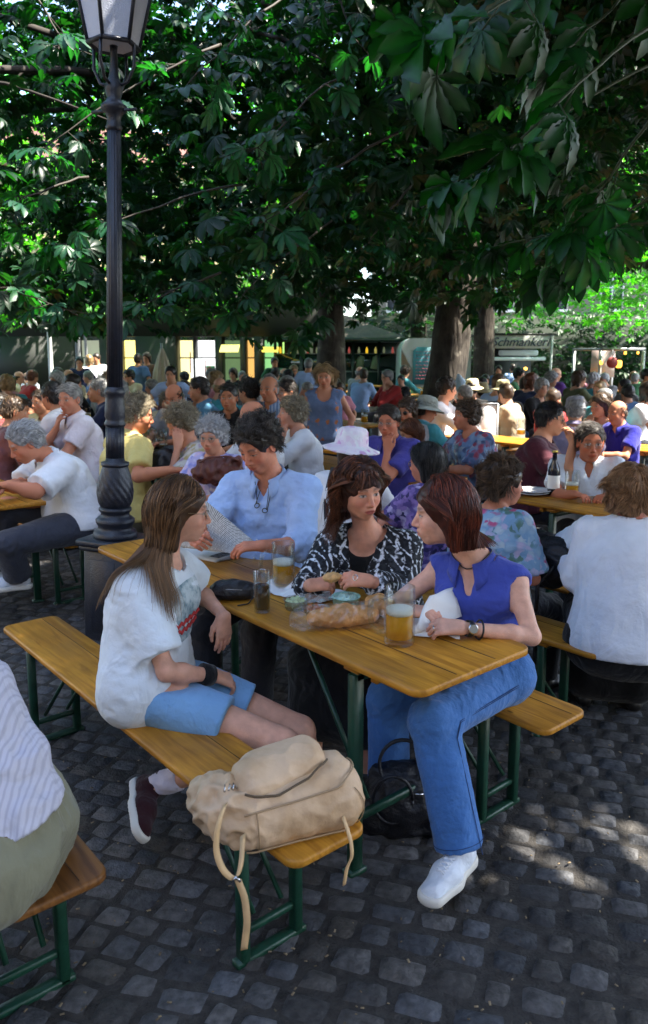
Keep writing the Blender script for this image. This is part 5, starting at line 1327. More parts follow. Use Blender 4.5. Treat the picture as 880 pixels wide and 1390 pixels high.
# ------------------------------------------------------------------ foreground people
def foreground():
    global PEOPLE; PEOPLE = {}
    tee = cloth('light_grey_tee', (.62, .68, .74)); 
    # girl on the near bench
    P = at(200, 925, 2.76); N = at(220, 768, 2.80)
    PEOPLE['girl'] = person('young woman with long brown hair in a pale grey T-shirt and denim shorts', P, N, at(246, 692, 2.80), (.95, .22, -.14), sh=(-.30, -.95, -.05), s=.95, sex='f', lod='hi',
        skin=(.62, .33, .23), f=(.95, -.3, 0), roll=.0,
        arms={'R': dict(e=at(226, 912, 2.60), w=at(292, 917, 2.72), d=nrm(at(330, 930, 2.8)-at(292, 917, 2.72)), n=(0, .5, -1), curl=.5),
              'L': dict(e=at(268, 800, 3.02), w=at(304, 836, 2.86), d=V(.0, -.12, -1), n=V(-.55, .6, 0), curl=.18, thumb=.4)},
        legs={'R': dict(k=at(384, 1010, 2.60), a=at(212, 1066, 2.72), fd=(.25, -.93, -.16), fu=(.80, .2, .5)), 'L': dict(k=at(408, 992, 2.84), a=at(432, 1090, 3.05), fd=(.9, -.1, -.3))},
        top=dict(mat=tee, sleeve='short', sf=.80, sw=.012, g=.018, loose=.022, hem=-.095, nclip=.03, wr=.0045, wl=.12, name='t_shirt'),
        bottom=dict(kind='shorts', mat=cloth('washed_denim', (.17, .34, .58), b=.5), sf=.62, g=.010, waist=.03, wr=.002),
        shoes=dict(mat=cloth('maroon_canvas', (.028, .006, .009)), sole=mat('white_rubber', (.62, .6, .55), .6), high=.035, sock=cloth('white_sock', (.60, .55, .62))),
        hair=dict(style='long', col=(.050, .024, .011), col2=(.26, .13, .055), n=3600, len=.40, vol=.014, part=-.01, tipmix=.45, tip=(.24, .15, .08), rad=.0015, tgt=V(-.10, -.06, 0), pull=.3), seed=3)
    P = at(362, 792, 3.82); N = at(366, 648, 3.68)
    PEOPLE['man'] = person('dark curly-haired man in a pale blue shirt reading a newspaper at the near table', P, N, at(350, 603, 3.58), (-.48, -.72, -.50), sh=(-.95, .30, 0), s=1.0, w=1.12, sex='m', lod='hi',
        skin=(.56, .22, .13), f=(-.32, -.95, 0), lids=.7,
        arms={'L': dict(e=at(408, 742, 3.52), w=at(357, 741, 3.36), d=(-1, -.2, .02), n=(.0, .2, -1), curl=.45),
              'R': dict(e=at(283, 715, 3.62), w=at(262, 728, 3.42), d=(.3, -.8, .1), n=(.6, .2, -.5), curl=.6)},
        top=dict(mat=cloth('pale_blue', (.36, .50, .78)), sleeve='long', sf=.35, g=.016, loose=.02, hem=-.05, nclip=.012, vneck=.10, vw=.035, wr=.006, collar='open'),
        bottom=dict(kind='trousers', mat=cloth('charcoal', (.02, .022, .03))), shoes=dict(mat=mat('black_leather', (.015, .014, .013), .4)),
        hair=dict(style='short', col=(.020, .016, .013), col2=(.11, .09, .075), vol=.020, n=2800, len=.048, comb=(.25, -.95, .15), mess=.22, waveamp=.7, wave=.05, rad=.0017), seed=5)
    P = tab(-.95, .74, .585); N = at(499, 728, 3.22)
    PEOPLE['brunette'] = person('woman with long auburn hair and black and white checked shirt eating at the near table', P, N, at(489, 664, 3.10), (.42, -.86, -.16), sh=(-.93, .30, 0), s=.95, w=1.12, sex='f', lod='hi',
        skin=(.66, .31, .20), f=(-.40, -.90, 0), roll=-.05, lips=(.42, .07, .06),
        arms={'R': dict(e=at(418, 800, 3.12), w=at(420, 795, 2.98), d=(.9, .25, .05), n=(.25, .55, -.75), curl=.62, thumb=.6),
              'L': dict(e=at(545, 803, 3.10), w=at(502, 789, 2.92), d=(-.95, -.12, .18), n=(0, .6, -.75), curl=.58, thumb=.6)},
        top=dict(mat=pattern('checked_cotton', 'check', [(.008, .009, .012), (.20, .22, .25), (.70, .74, .80)], 12), sleeve='long', sf=.86, g=.018, loose=.02, hem=-.02, nclip=.01, vneck=.30, vw=.075, wr=.004, name='checked_shirt', inner=cloth('black', (.008, .008, .009))),
        bottom=dict(kind='skirt', len=1.5, mat=cloth('black', (.008, .008, .009))), shoes=dict(mat=mat('black_leather', (.015, .014, .013), .4)),
        hair=dict(style='wavy', col=(.035, .013, .008), col2=(.19, .065, .028), vol=.020, n=3600, len=.23, fringe=.012, edge=.05, fl=.28, fz=.03, part=.0, waveamp=.22, tgt=V(0, 0, 0)), seed=8)
    P = tab(-.27, .64, .575); N = at(644, 762, 2.84)
    PEOPLE['blue'] = person('woman with a dark red bob in a sleeveless blue blouse and jeans', P, N, at(601, 695, 2.78), (-.98, .10, -.12), sh=(-.84, .50, 0), s=.97, w=.88, sex='f', lod='hi',
        skin=(.68, .38, .28), f=(-.52, -.85, 0),
        arms={'L': dict(e=at(722, 864, 2.66), w=at(628, 852, 2.60), d=(-1, .10, .03), n=(.0, .5, -.85), curl=.5, thumb=.5),
              'R': dict(e=at(528, 826, 2.90), w=at(556, 828, 2.72), d=(1, -.4, .0), n=(0, .2, -1), curl=.5)},
        legs={'L': dict(k=at(588, 978, 2.50), a=at(624, 1148, 2.46), fd=(-.62, -.78, -.02)), 'R': dict(k=at(528, 948, 2.85), a=at(528, 1085, 2.95), fd=(-.5, -.85, 0))},
        top=dict(mat=cloth('royal_blue', (.050, .075, .38)), sleeve='none', g=.009, loose=.0, hem=-.05, nclip=.02, vneck=.10, vw=.042, wr=.004, collar='open', name='blouse'),
        bottom=dict(kind='trousers', mat=cloth('blue_denim', (.055, .155, .40), b=.6), drop=.0, flare=.014, g=.014), 
        shoes=dict(mat=cloth('white_canvas', (.62, .66, .72)), sole=mat('white_rubber', (.62, .6, .55), .6)),
        hair=dict(style='bob', col=(.040, .009, .006), col2=(.22, .050, .024), vol=.020, n=4200, len=.25, cut=-.125, part=.02, edge=.03, rad=.0016, fwd=.15), seed=9)
    P = at(2, 1150, 1.80)
    person('man in a blue striped shirt and khaki trousers on the bench at the left edge', P, at(-130, 880, 1.85), at(-190, 780, 1.85), (-1, .2, -.2), sh=(.1, -1, 0), s=1.0, w=1.08, sex='m', lod='hi', f=(-1, .15, 0), skin=(.4, .22, .15),
        arms={'R': dict(w=at(-330, 1000, 1.9)), 'L': dict(w=at(-330, 900, 2.3))},
        top=dict(mat=pattern('pinstripe', 'stripe', [(.34, .34, .42), (.43, .43, .52)], 30, heading=.0), sleeve='short', g=.014, loose=.006, hem=.09, wr=.008, wl=.1),
        bottom=dict(kind='trousers', mat=cloth('khaki', (.17, .165, .11)), g=.02, wr=.010, waist=.13, belt=mat('brown_belt', (.10, .05, .03), .5)), shoes=dict(mat=mat('black_leather', (.015, .014, .013), .4)),
        hair=dict(style='short', col=(.2, .2, .2), n=300), seed=13)
    P = at(848, 872, 3.36)
    person('strawberry blonde woman in a white top seen from behind at the right edge', P, at(858, 712, 3.45), at(855, 668, 3.47), (.25, .97, -.1), sh=(.97, -.25, 0), s=.97, w=1.3, sex='f', lod='hi', f=(.25, .97, 0), skin=(.6,.22,.15),
        arms={'L': dict(e=at(782, 785, 3.5), w=at(760, 745, 3.75)), 'R': dict(w=at(960, 760, 3.8))},
        top=dict(mat=cloth('white_cotton', (.74, .78, .86)), sleeve='long', sf=.5, g=.016, loose=.02, hem=-.03, wr=.0028, wl=.16, name='white_top'),
        bottom=dict(kind='skirt', len=1.85, mat=cloth('black', (.008, .008, .009))), shoes=dict(mat=mat('black_leather', (.015, .014, .013), .4)),
        hair=dict(style='wavy', col=(.20, .105, .050), col2=(.50, .29, .15), vol=.020, n=2400, len=.085, waveamp=.5, rad=.0016), seed=14)
    PEOPLE['girlH'] = at(246, 692, 2.80); PEOPLE['blueH'] = at(601, 695, 2.78)
    details(PEOPLE)
# ------------------------------------------------------------------ small things people wear
def snap_to(prims, pts, off):
    Pq = np.array(pts, float)
    for _ in range(7):
        d = eval_points(prims, Pq); e = 1e-3
        G = nrm2(np.stack([eval_points(prims, Pq+V(*(e*np.eye(3)[k])))-d for k in range(3)], -1)); Pq = Pq-G*(d-off)[..., None]
    return Pq
def ring_round(c, axis, r, t, name, m, root, base, w=None, extra=None):
    a = np.linspace(0, 2*PI, 29); ax = nrm(axis); u = nrm(np.cross(ax, UP+V(.1, 0, 0))); v_ = np.cross(ax, u)
    mb = MB()
    if w: mb.sheet([[c+(u*math.cos(t_)+v_*math.sin(t_))*r-ax*w/2, c+(u*math.cos(t_)+v_*math.sin(t_))*r+ax*w/2] for t_ in a][::-1], thick=t)
    else: mb.tube([c+(u*math.cos(t_)+v_*math.sin(t_))*r for t_ in a], t, 8, cap=False)
    return mb.build(name, m, root, smooth=True, base=base)
def details(people):
    BLK = mat('black_plastic', (.012, .012, .014), .4); STL = mat('steel', (.5, .5, .5), .25, metal=1); GLD = mat('gold', (.7, .5, .2), .3, metal=1)
    # blue woman: watch, wristband, ring, cord, earring
    o = people['blue']; root, J, R, base = o; el, wr = J['eL'], J['wL']; ax = nrm(el-wr); c = wr+ax*.025
    b = ring_round(c, ax, .0285, .003, 'watch_strap', BLK, root, base, w=.018)
    tocam = nrm(V(0, 0, CAMH)-c); n = nrm(tocam-ax*(tocam@ax)); u = np.cross(n, ax); A = np.stack([ax, -u, n])
    MB().lathe([(.001, .0), (.017, .0), (.018, .004), (.0165, .007), (.001, .007)], n=28, c=c+n*.028, axis=A).build('watch_case', STL, b, smooth=False, base=base)
    MB().lathe([(.001, .0075), (.0145, .0075)], n=28, c=c+n*.028, axis=A, cap=False).build('watch_dial', mat('dial_grey', (.22, .22, .2), .3), b, base=base)
    ring_round(wr+ax*.062, ax, .0325, .0035, 'wristband', BLK, root, base)
    nk = J['N']; Hd = people['blueH']; q = lambda x, y, z: Hd+(V(x, y, z)@R)
    u_ = nrm(Hd-nk+V(0, 0, .1)); cc = nk*.62+(Hd-V(0, 0, .11))*.38; pts = []
    f = J['f']; rs = J['rs']
    for k in range(25):
        a = 2*PI*k/24; fr = math.cos(a); pts.append(nk+UP*(.045-.055*max(0, fr)**2)+rs*.066*math.sin(a)+f*(.012+.075*fr if fr > 0 else .012+.06*fr))
    MB().tube(snap_to([cone(Hd+(V(0, -.022, -.05)@R), nk, .043, .052, .035)]+body_sets(J, .97, .88, 'f')['torso'], pts, .003), .0022, 6, cap=False).build('neck_cord', BLK, root, smooth=True, base=base)
    MB().lathe([(.001, -.006), (.006, 0), (.001, .006)], n=12, c=q(-.081, -.004, -.045)).build('earring', STL, root, smooth=True, base=base)
    s_ = .97; g_ = .014; pr = []
    hp, kn, an = J['hL'], J['kL'], J['aL']; sn = nrm(an-kn)
    pr = [cone(hp, kn, .094*s_*.88+g_, .063*s_+g_+.003, .035), cone(kn, an+sn*.03, .062*s_+g_+.003, .052*s_+g_+.014, .02)]
    o_ = nrm(V(.75, -.66, .1)); pts = [hp+(kn-hp)*t+o_*.09 for t in np.linspace(.15, .93, 12)]+[kn+(an-kn)*t+o_*.09 for t in np.linspace(.10, 1.0, 12)]
    for dx in (0, .006): MB().tube(snap_to(pr, [p_+UP*dx for p_ in pts], .0025), .0014, 5, cap=False).build('seam', mat('denim_seam', (.02, .05, .14), .9), root, smooth=True, base=base)
    hemc = an+sn*.0; hm = MB(); a = np.linspace(0, 2*PI, 33); u0 = nrm(np.cross(sn, V(0, 1, 0))); v0 = np.cross(sn, u0)
    hm.tube(snap_to(pr, [hemc-sn*.018+(u0*math.cos(t)+v0*math.sin(t))*.08 for t in a], .0022), .0012, 5, cap=False); hm.build('hem_stitch', mat('denim_seam', (.02, .05, .14), .9), root, smooth=True, base=base)
    # laces on the white sneakers
    an, fd, fu = J['aL'], J['fdL'], J['fuL']; rt = np.cross(fd, fu); m = MB()
    pr = [cone(an-fd*.034-fu*.044, an+fd*.087-fu*.049, .038, .036, .03), cone(an+fu*0, an-fu*.04, .041, .040, .02), cone(an+fd*.078-fu*.054, an+fd*.17-fu*.062, .033, .026, .03, wide=[(rt, 1.35)])]
    for k in range(5):
        t = .045+.02*k; a_, b_ = an+fd*t+rt*.022+fu*.01, an+fd*(t+.012)-rt*.022+fu*.01
        for s0, s1 in ((a_, b_), (an+fd*t-rt*.022+fu*.01, an+fd*(t+.012)+rt*.022+fu*.01)):
            m.tube(snap_to(pr, [s0+(s1-s0)*x for x in np.linspace(0, 1, 7)], .003), .0028, 6)
    m.build('shoelace', mat('lace_white', (.7, .72, .76), .8), root, smooth=True, base=base)
    # brunette: ring, lace trim
    root, J, R, base = people['brunette']; N, f, rs = J['N'], J['f'], J['rs']
    # girl: glasses, black wristband, chest print
    o = people['girl']; root, J, R, base = o; spectacles(o, people['girlH'], .95, 'thin')
    ax = nrm(J['eR']-J['wR']); MB().tube([J['wR']+ax*.012+V(0, 0, 0), J['wR']+ax*.055], [.036, .040], 14).build('wrist_wrap', cloth('black', (.008, .008, .009)), root, smooth=True, base=base)
    pr = body_sets(J, .95, 1., 'f', .018)['torso']+[cone(J['P'], J['C'], .118*.95+.018+.022, .105*.95+.018+.0066, .05, wide=[(J['rp'], 1.28)])]
    cch, f, rs, u = J['C'], J['f'], J['rs'], nrm(J['N']-J['P'])
    def pg(x0, x1, z0, z1, n=10): return snap_to(pr, [[cch+f*.16+rs*(x0+(x1-x0)*i/n)+u*(z0+(z1-z0)*j/n) for j in range(n+1)] for i in range(n+1)], .004)
    cp = MB().sheet(pg(-.11, .11, -.12, .10)).build('chest_print', pattern('print_teal', 'stain', [(.14, .22, .26), (.45, .52, .55), (.62, .66, .68)], 22), root, smooth=True, base=base)
    zz = MB(); 
    for r_ in (0, 1): zz.tube(snap_to(pr, [cch+f*.16+rs*(.10-.2*k/12)+u*(-.055-.03*r_+.014*(k % 2)) for k in range(13)], .006), .006, 6)
    zz.build('zigzag', mat('print_red', (.45, .03, .03), .8), cp, smooth=True, base=base)
    # man: spectacles hanging on a cord
    root, J, R, base = people['man']; N, f, rs = J['N'], J['f'], J['rs']; pr = body_sets(J, 1., 1.12, 'm', .018)['torso']; m = MB()
    pr = pr+[cone(J['P'], J['C'], .118*1.12+.016+.02, .105*1.12+.016+.006, .05, wide=[(J['rp'], 1.28)])]
    g0 = snap_to(pr, [at(333, 690, 3.4)], .012)[0]; g1 = snap_to(pr, [at(348, 695, 3.4)], .012)[0]
    for a_, b_ in ((at(326, 652, 3.5), at(320, 690, 3.4)), (at(360, 655, 3.5), at(343, 700, 3.4))):
        m.tube(snap_to(pr, [a_+(b_-a_)*t for t in np.linspace(0, 1, 10)], .006), .0018, 6)
    c0 = m.build('spectacle_cord', BLK, root, smooth=True, base=base)
    m = MB()
    L0, L1 = at(322, 693, 3.4), at(341, 701, 3.4)
    for cc in (L0, L1):
        p = [cc+V(.018*math.cos(t), 0, .013*math.sin(t)) for t in np.linspace(0, 2*PI, 15)]; m.tube(snap_to(pr, p, .014), .0022, 6, cap=False)
    m.tube(snap_to(pr, [L0+V(-.02, 0, 0), at(318, 690, 3.4), at(328, 668, 3.4)], .012), .002, 6); m.tube(snap_to(pr, [L1+V(.02, 0, 0), at(346, 700, 3.4), at(353, 675, 3.4)], .012), .002, 6)
    m.build('hanging_spectacles', mat('dark_frame', (.02, .015, .012), .3), c0, smooth=True, base=base)
    bt = MB()
    for t in (0.0, .09, .18, .27): 
        p = snap_to(pr, [N+f*.16-nrm(N-J['P'])*(.10+t)], .003)[0]; bt.lathe([(.001, -.001), (.0055, 0), (.001, .0015)], n=10, c=p, axis=np.stack([rs, UP, -f]))
    bt.build('button', mat('button_white', (.7, .72, .75), .4), root, base=base)
    for k, ax_, key in (('man', 'L', 'gold'), ('brunette', 'L', 'silver'), ('blue', 'L', 'silver')):
        root, J, R, base = people[k]; w = J['w'+ax_]; d = nrm(J['w'+ax_]-J['e'+ax_]) if k == 'brunette' else V(-1, 0, 0)
        ring_round(w+d*.098+UP*(-.004), d, .0102, .0018, 'finger_ring', GLD if key == 'gold' else STL, root, base)
# ------------------------------------------------------------------ ground
def ground():
    # base sheet to the horizon (earth / joint sand)
    m = mat('ground_earth', (.034, .031, .028), .95, noise=(30, .5), bump=(120, .8))
    far = pattern('far_setts', 'stain', [(.05, .05, .055), (.09, .09, .095), (.12, .115, .11)], 3.)
    mb = MB(); mb.sheet([[(x, y, 0) for y in (-60, 1, 16, 200)] for x in (-150, -6, 8, 150)]); o = mb.build('ground', m); tagit(o, kind='structure')
    # setts, one by one in rows, near the camera
    rng = np.random.default_rng(5); th = math.radians(-17); c, s_ = math.cos(th), math.sin(th)
    K = 6; u = np.linspace(-1, 1, K); U, W_ = np.meshgrid(u, u, indexing='ij')
    quad = np.array([[i*K+j, (i+1)*K+j, (i+1)*K+j+1, i*K+j+1] for i in range(K-1) for j in range(K-1)])
    Vs, Qs, Cs = [], [], []; n = 0; F1 = Fourier(2.6, 6, 4); F2 = Fourier(2.2, 6, 9)
    y = -1.0; row = 0
    while y < 17:
        h = rng.uniform(.078, .108) if y < 9 else rng.uniform(.11, .15); x = -7.5+rng.uniform(0, .1)
        while x < 9:
            w = rng.uniform(.085, .150) if y < 9 else rng.uniform(.105, .175); cx, cy = x+w/2, y+h/2; x += w+.004
            X, Y = cx*c-cy*s_, cx*s_+cy*c
            if Y < .4 or Y > 16 or abs(X) > .62*Y+1.6: continue
            q = V(cx, cy, 0); wx, wy = F1(q)*.045, F2(q)*.035
            rot = rng.normal(0, .055); hw, hh = w/2-.001-abs(rng.normal(0, .0025)), h/2-.001-abs(rng.normal(0, .0025))
            e = 5.
            # rounded-square outline
            rr = np.maximum(np.abs(U), np.abs(W_)); k = 1-.06*(np.abs(U*W_)**3)
            px = U*hw*k*(1+rng.normal(0, .07)*W_); py = W_*hh*k*(1+rng.normal(0, .07)*U)
            top = .001+.008*(1-rr**12*.9) + rng.normal(0, .0018)+px*rng.normal(0, .035)+py*rng.normal(0, .035)+rng.normal(0, .0008, U.shape)*(rr < .95)
            top = np.where(rr > .99, -.006, top); px = np.where(rr > .99, px*1.05, px); py = np.where(rr > .99, py*1.05, py)
            px, py = px*math.cos(rot)-py*math.sin(rot)+cx+wx, px*math.sin(rot)+py*math.cos(rot)+cy+wy
            Vs.append(np.stack([px*c-py*s_, px*s_+py*c, top+.0], -1).reshape(-1, 3)); Qs.append(quad+n); n += K*K
            g = rng.uniform(.55, 1.4)*V(.056, .060, .068)+V(.022, .013, 0)*rng.uniform(0, 1)
            Cs.append(np.tile(g, (K*K, 1)))
        y += h+.003; row += 1
    CB = mat('sett_stone', (.09, .1, .12), .78, spec=.35, attr=True, noise=(38, .45), bump=(95, .7))
    me = mesh_np('cobblestones', np.concatenate(Vs), np.concatenate(Qs), CB, col=np.concatenate(Cs))
    tagit(link(bpy.data.objects.new('cobblestones', me)), kind='structure')
    # litter in the joints: bark crumbs, bits of blossom
    L = MB(); 
    for i in range(900):
        d = rng.uniform(1.2, 5.5); x_ = rng.uniform(-.5, .5)*d; r_ = rng.uniform(.002, .006); a = rng.uniform(0, PI)
        L.box((x_, d, .012+rng.uniform(0, .004)), (r_*2.2, r_, .002), np.stack([V(math.cos(a), math.sin(a), 0), V(-math.sin(a), math.cos(a), 0), UP]), c3=tuple(V(.20, .15, .09)*rng.uniform(.4, 1.3)))
    tagit(L.build('leaf_litter', mat('litter', (.2, .15, .09), .9, attr=True), col=True), kind='stuff')

# ------------------------------------------------------------------ lamp post
def lamp_post():
    b = at(150, 735, 4.3); b[2] = 0
    IR = mat('cast_iron', (.014, .018, .030), .36, spec=.6, noise=(30, .35), bump=(140, .35))
    root = thing('street_lamp', 'black fluted cast-iron lamp post with frosted hexagonal lantern behind the near table', 'lamp post', b)
    root.rotation_euler = (0, math.radians(2.3), 0)
    yaw = math.radians(-18); R = rotmat((0, 0, 1), -yaw)
    m = MB(); m.box((0, 0, .35), (.25, .25, .66), R, .012).box((0, 0, .05), (.34, .34, .10), R, .015).box((0, 0, .125), (.30, .30, .05), R, .012).box((0, 0, .67), (.285, .285, .03), R, .008).box((0, 0, .70), (.31, .31, .035), R, .008)
    for k in range(4):
        Rk = rotmat((0, 0, 1), -yaw-k*PI/2); o = V(0, -.126, 0)@Rk
        m.box(o+V(0, 0, .40), (.15, .006, .42), Rk, .003)
    m.build('plinth', IR, root)
    MB().lathe([(.118, .715), (.120, .735), (.112, .755), (.095, .762), (.092, .78), (.104, .80), (.106, .818), (.09, .832), (.078, .84), (.076, .855), (.088, .868), (.088, .88), (.078, .89)], n=40).build('base_mouldings', IR, root, smooth=True)
    # ornate vase section with leaf relief
    prof = [(.076, .885), (.088, .91), (.094, .95), (.092, 1.0), (.084, 1.05), (.074, 1.09), (.068, 1.115)]
    zz = np.linspace(.885, 1.115, 34); rr = np.interp(zz, [p[1] for p in prof], [p[0] for p in prof])
    MB().lathe(np.c_[rr, zz], n=96, mod=lambda a, z: 1+.045*np.abs(np.sin(a*4+np.sin((z-.88)*27)*.9))**.6*(np.sin((z-.885)/.23*PI)) + .03*np.sin(a*16+z*120)*np.sin((z-.885)/.23*PI)).build('leaf_vase', IR, root, smooth=True)
    MB().lathe([(.068, 1.112), (.075, 1.12), (.075, 1.135), (.064, 1.142), (.060, 1.16)], n=32).build('ring', IR, root, smooth=True)
    fl = lambda a, z: 1-.05*np.abs(np.cos(a*8))**3
    MB().lathe([(.060, 1.155), (.060, 1.335)], n=96, mod=fl).build('lower_shaft', IR, root, smooth=True)
    MB().lathe([(.058, 1.33), (.068, 1.337), (.070, 1.35), (.062, 1.358), (.060, 1.37), (.066, 1.385), (.064, 1.43), (.060, 1.475), (.058, 1.50), (.066, 1.508), (.068, 1.522), (.058, 1.535), (.053, 1.545)], n=64, mod=lambda a, z: 1+.035*np.sin(a*8+z*60)*((z > 1.38) & (z < 1.48))).build('collar', IR, root, smooth=True)
    MB().lathe([(.052, 1.54), (.049, 2.2), (.043, 2.97)], n=96, mod=fl).build('shaft', IR, root, smooth=True)
    MB().lathe([(.043, 2.965), (.052, 2.985), (.045, 3.0), (.042, 3.03), (.055, 3.06), (.078, 3.075), (.080, 3.10), (.055, 3.115), (.040, 3.14), (.050, 3.17), (.052, 3.20), (.036, 3.23), (.026, 3.26), (.018, 3.38), (.02, 3.41)], n=36).build('capital', IR, root, smooth=True)
    br = MB()
    for s_ in (-1, 1):
        for ax in (V(1, 0, 0)@R, V(0, 1, 0)@R):
            br.tube([V(0, 0, 3.20)+ax*s_*.03, V(0, 0, 3.22)+ax*s_*.09, V(0, 0, 3.30)+ax*s_*.125, V(0, 0, 3.415)+ax*s_*.115], .009, 8)
    br.tube([V(-.16, 0, 3.075)@R, V(.16, 0, 3.075)@R], .009, 8); 
    br.build('bracket', IR, root, smooth=True)
    # hexagonal lantern
    z0, z1, r0, r1 = 3.41, 3.86, .125, .215; lan = MB(); gl = MB()
    h0 = [V(r0*math.cos(k*PI/3+.35), r0*math.sin(k*PI/3+.35), z0) for k in range(6)]; h1 = [V(r1*math.cos(k*PI/3+.35), r1*math.sin(k*PI/3+.35), z1) for k in range(6)]
    for k in range(6):
        k2 = (k+1) % 6; lan.tube([h0[k], h1[k]], .0095, 6); lan.tube([h0[k], h0[k2]], .013, 6); lan.tube([h1[k], h1[k2]], .014, 6)
        gl.add([h0[k]*V(.97, .97, 1), h0[k2]*V(.97, .97, 1), h1[k2]*V(.97, .97, 1), h1[k]*V(.97, .97, 1)], [[0, 1, 2, 3]])
    gl.add([p*V(.95, .95, 1) for p in h0], None, [[0, i+1, i] for i in range(1, 5)])
    la = lan.build('lantern_frame', IR, root, smooth=True)
    FG = mat('frosted_pane', (.52, .56, .66), .55, spec=.4, bump=(160, .5)); gl.build('pane', FG, la)
    MB().lathe([(.235, 3.86), (.24, 3.875), (.20, 3.93), (.12, 4.02), (.06, 4.06), (.05, 4.10), (.07, 4.12), (.02, 4.16), (.015, 4.24), (.001, 4.27)], n=6).build('roof', IR, la)
    MB().lathe([(.02, 3.42), (.03, 3.5), (.05, 3.58), (.055, 3.66), (.03, 3.72)], n=16).build('lamp_bulb', mat('bulb_white', (.7, .7, .68), .4), la, smooth=True)
    for o in [c for c in root.children]+[g for c in root.children for g in c.children]:
        me = o.data; v = np.zeros(len(me.vertices)*3, np.float32); me.vertices.foreach_get('co', v); v = v.reshape(-1, 3); z = v[:, 2].copy()
        k = np.where(z > 1.14, .82, 1.)+np.clip((z-3.1)/.3, 0, 1)*.18; v[:, 0] *= k; v[:, 1] *= k
        v[:, 2] = np.where(z > 1.545, 1.545+(z-1.545)*.914, z); me.vertices.foreach_set('co', v.ravel()); me.update()

# ------------------------------------------------------------------ trees
def leaf_mat(name, tr=(.10, .30, .02), mixf=.38, rough=.36):
    m = bpy.data.materials.new(name); m.use_nodes = True; nt, N, L, b = nodes_of(m)
    a = N.new('ShaderNodeAttribute'); a.attribute_name = 'Col'; L.new(a.outputs['Color'], b.inputs['Base Color'])
    b.inputs['Roughness'].default_value = rough; b.inputs['Specular IOR Level'].default_value = .35
    t = N.new('ShaderNodeBsdfTranslucent'); mxc = N.new('ShaderNodeMix'); mxc.data_type = 'RGBA'; mxc.blend_type = 'MULTIPLY'; mxc.inputs[0].default_value = 1
    L.new(a.outputs['Color'], mxc.inputs[6]); mxc.inputs[7].default_value = (*[c*18 for c in tr], 1); mxc.clamp_result = False
    L.new(mxc.outputs[2], t.inputs[0])
    ms = N.new('ShaderNodeMixShader'); ms.inputs[0].default_value = mixf; L.new(b.outputs[0], ms.inputs[1]); L.new(t.outputs[0], ms.inputs[2]); L.new(ms.outputs[0], N['Material Output'].inputs[0])
    return m
def leaf_template(kind, rng, hi=False):
    """chestnut: seven drooping obovate leaflets; maple: five short ones. x outward, z up"""
    V_, Q_ = [], []; n = 0
    if kind == 'chestnut': spec = [(0, 1.), (.50, .95), (-.50, .95), (1.02, .78), (-1.02, .78), (1.62, .52), (-1.62, .52)]
    else: spec = [(0, 1.), (.75, .85), (-.75, .85), (1.5, .6), (-1.5, .6)]
    S = 9 if hi else 4
    for a, l in spec:
        a += rng.normal(0, .08); l *= rng.uniform(.85, 1.1); dr = rng.uniform(.5, 1.0) if kind == 'chestnut' else rng.uniform(.1, .5)
        t = np.linspace(0, 1, S+1)
        w = (.015+.52*np.sin(np.clip(t, 0, 1)**1.5*PI)**.85*(1 if kind == 'chestnut' else 1.1))*l*.62; w[0] = .012; w[-1] = .002
        if hi: w = w*(1+.10*np.where(np.arange(S+1) % 2, 1, -1)); w[-1] = .003
        ang = .15+dr*t; dx = np.cumsum(np.r_[0, np.cos(ang[:-1])])/S*l; dz = -np.cumsum(np.r_[0, np.sin(ang[:-1])])/S*l
        fold = .22*w
        for i in range(S+1):
            for sgn in (-1, 0, 1):
                x, y, z = dx[i], sgn*w[i]*.5, dz[i]+(abs(sgn)*fold[i])+(.012*l*(1 if i % 2 else -1)*abs(sgn) if hi else 0)
                V_.append((x*math.cos(a)-y*math.sin(a), x*math.sin(a)+y*math.cos(a), z))
        for i in range(S):
            for j in range(2): Q_.append([n+i*3+j, n+i*3+j+1, n+(i+1)*3+j+1, n+(i+1)*3+j])
        n += (S+1)*3
    return np.array(V_), np.array(Q_)
def leaf_cloud(name, pos, out, size, col, m, parent, base, kind='chestnut', hi=False, seed=1, petiole=True):
    """pos (n,3) leaf attachment, out (n,3) outward direction"""
    rng = np.random.default_rng(seed); T = [leaf_template(kind, rng, hi) for _ in range(5)]; n = len(pos)
    out = nrm2(np.asarray(out)+rng.normal(0, .35, (n, 3))); up = nrm2(V(0, 0, 1)+rng.normal(0, .38, (n, 3)))
    Y = nrm2(np.cross(up, out)); Z = np.cross(out, Y); R = np.stack([out, Y, Z], 1)  # rows axes
    which = rng.integers(0, 5, n); VV, QQ, CC = [], [], []; off = 0
    sz = size*rng.uniform(.65, 1.2, n)
    for k in range(5):
        ids = np.nonzero(which == k)[0]; tv, tq = T[k]
        v = np.einsum('vi,nij->nvj', tv, R[ids])*sz[ids][:, None, None]+pos[ids][:, None, :]
        VV.append(v.reshape(-1, 3)); QQ.append((tq[None]+(np.arange(len(ids))*len(tv))[:, None, None]+off).reshape(-1, 4)); off += len(ids)*len(tv)
        c = np.asarray(col)*rng.uniform(.65, 1.35, (len(ids), 1))*(1+np.c_[rng.normal(0, .12, len(ids)), rng.normal(0, .04, len(ids)), rng.normal(0, .1, len(ids))])
        ck = np.repeat(np.clip(c, .004, 1), len(tv), axis=0)
        if hi: ck = ck*np.tile(np.where(np.arange(len(tv)) % 3 == 1, 1.7, .9), len(ids))[:, None]
        CC.append(ck)
    me = mesh_np(name, np.concatenate(VV)-base, np.concatenate(QQ), m, col=np.concatenate(CC))
    return link(bpy.data.objects.new(name, me), parent)
BARK = None
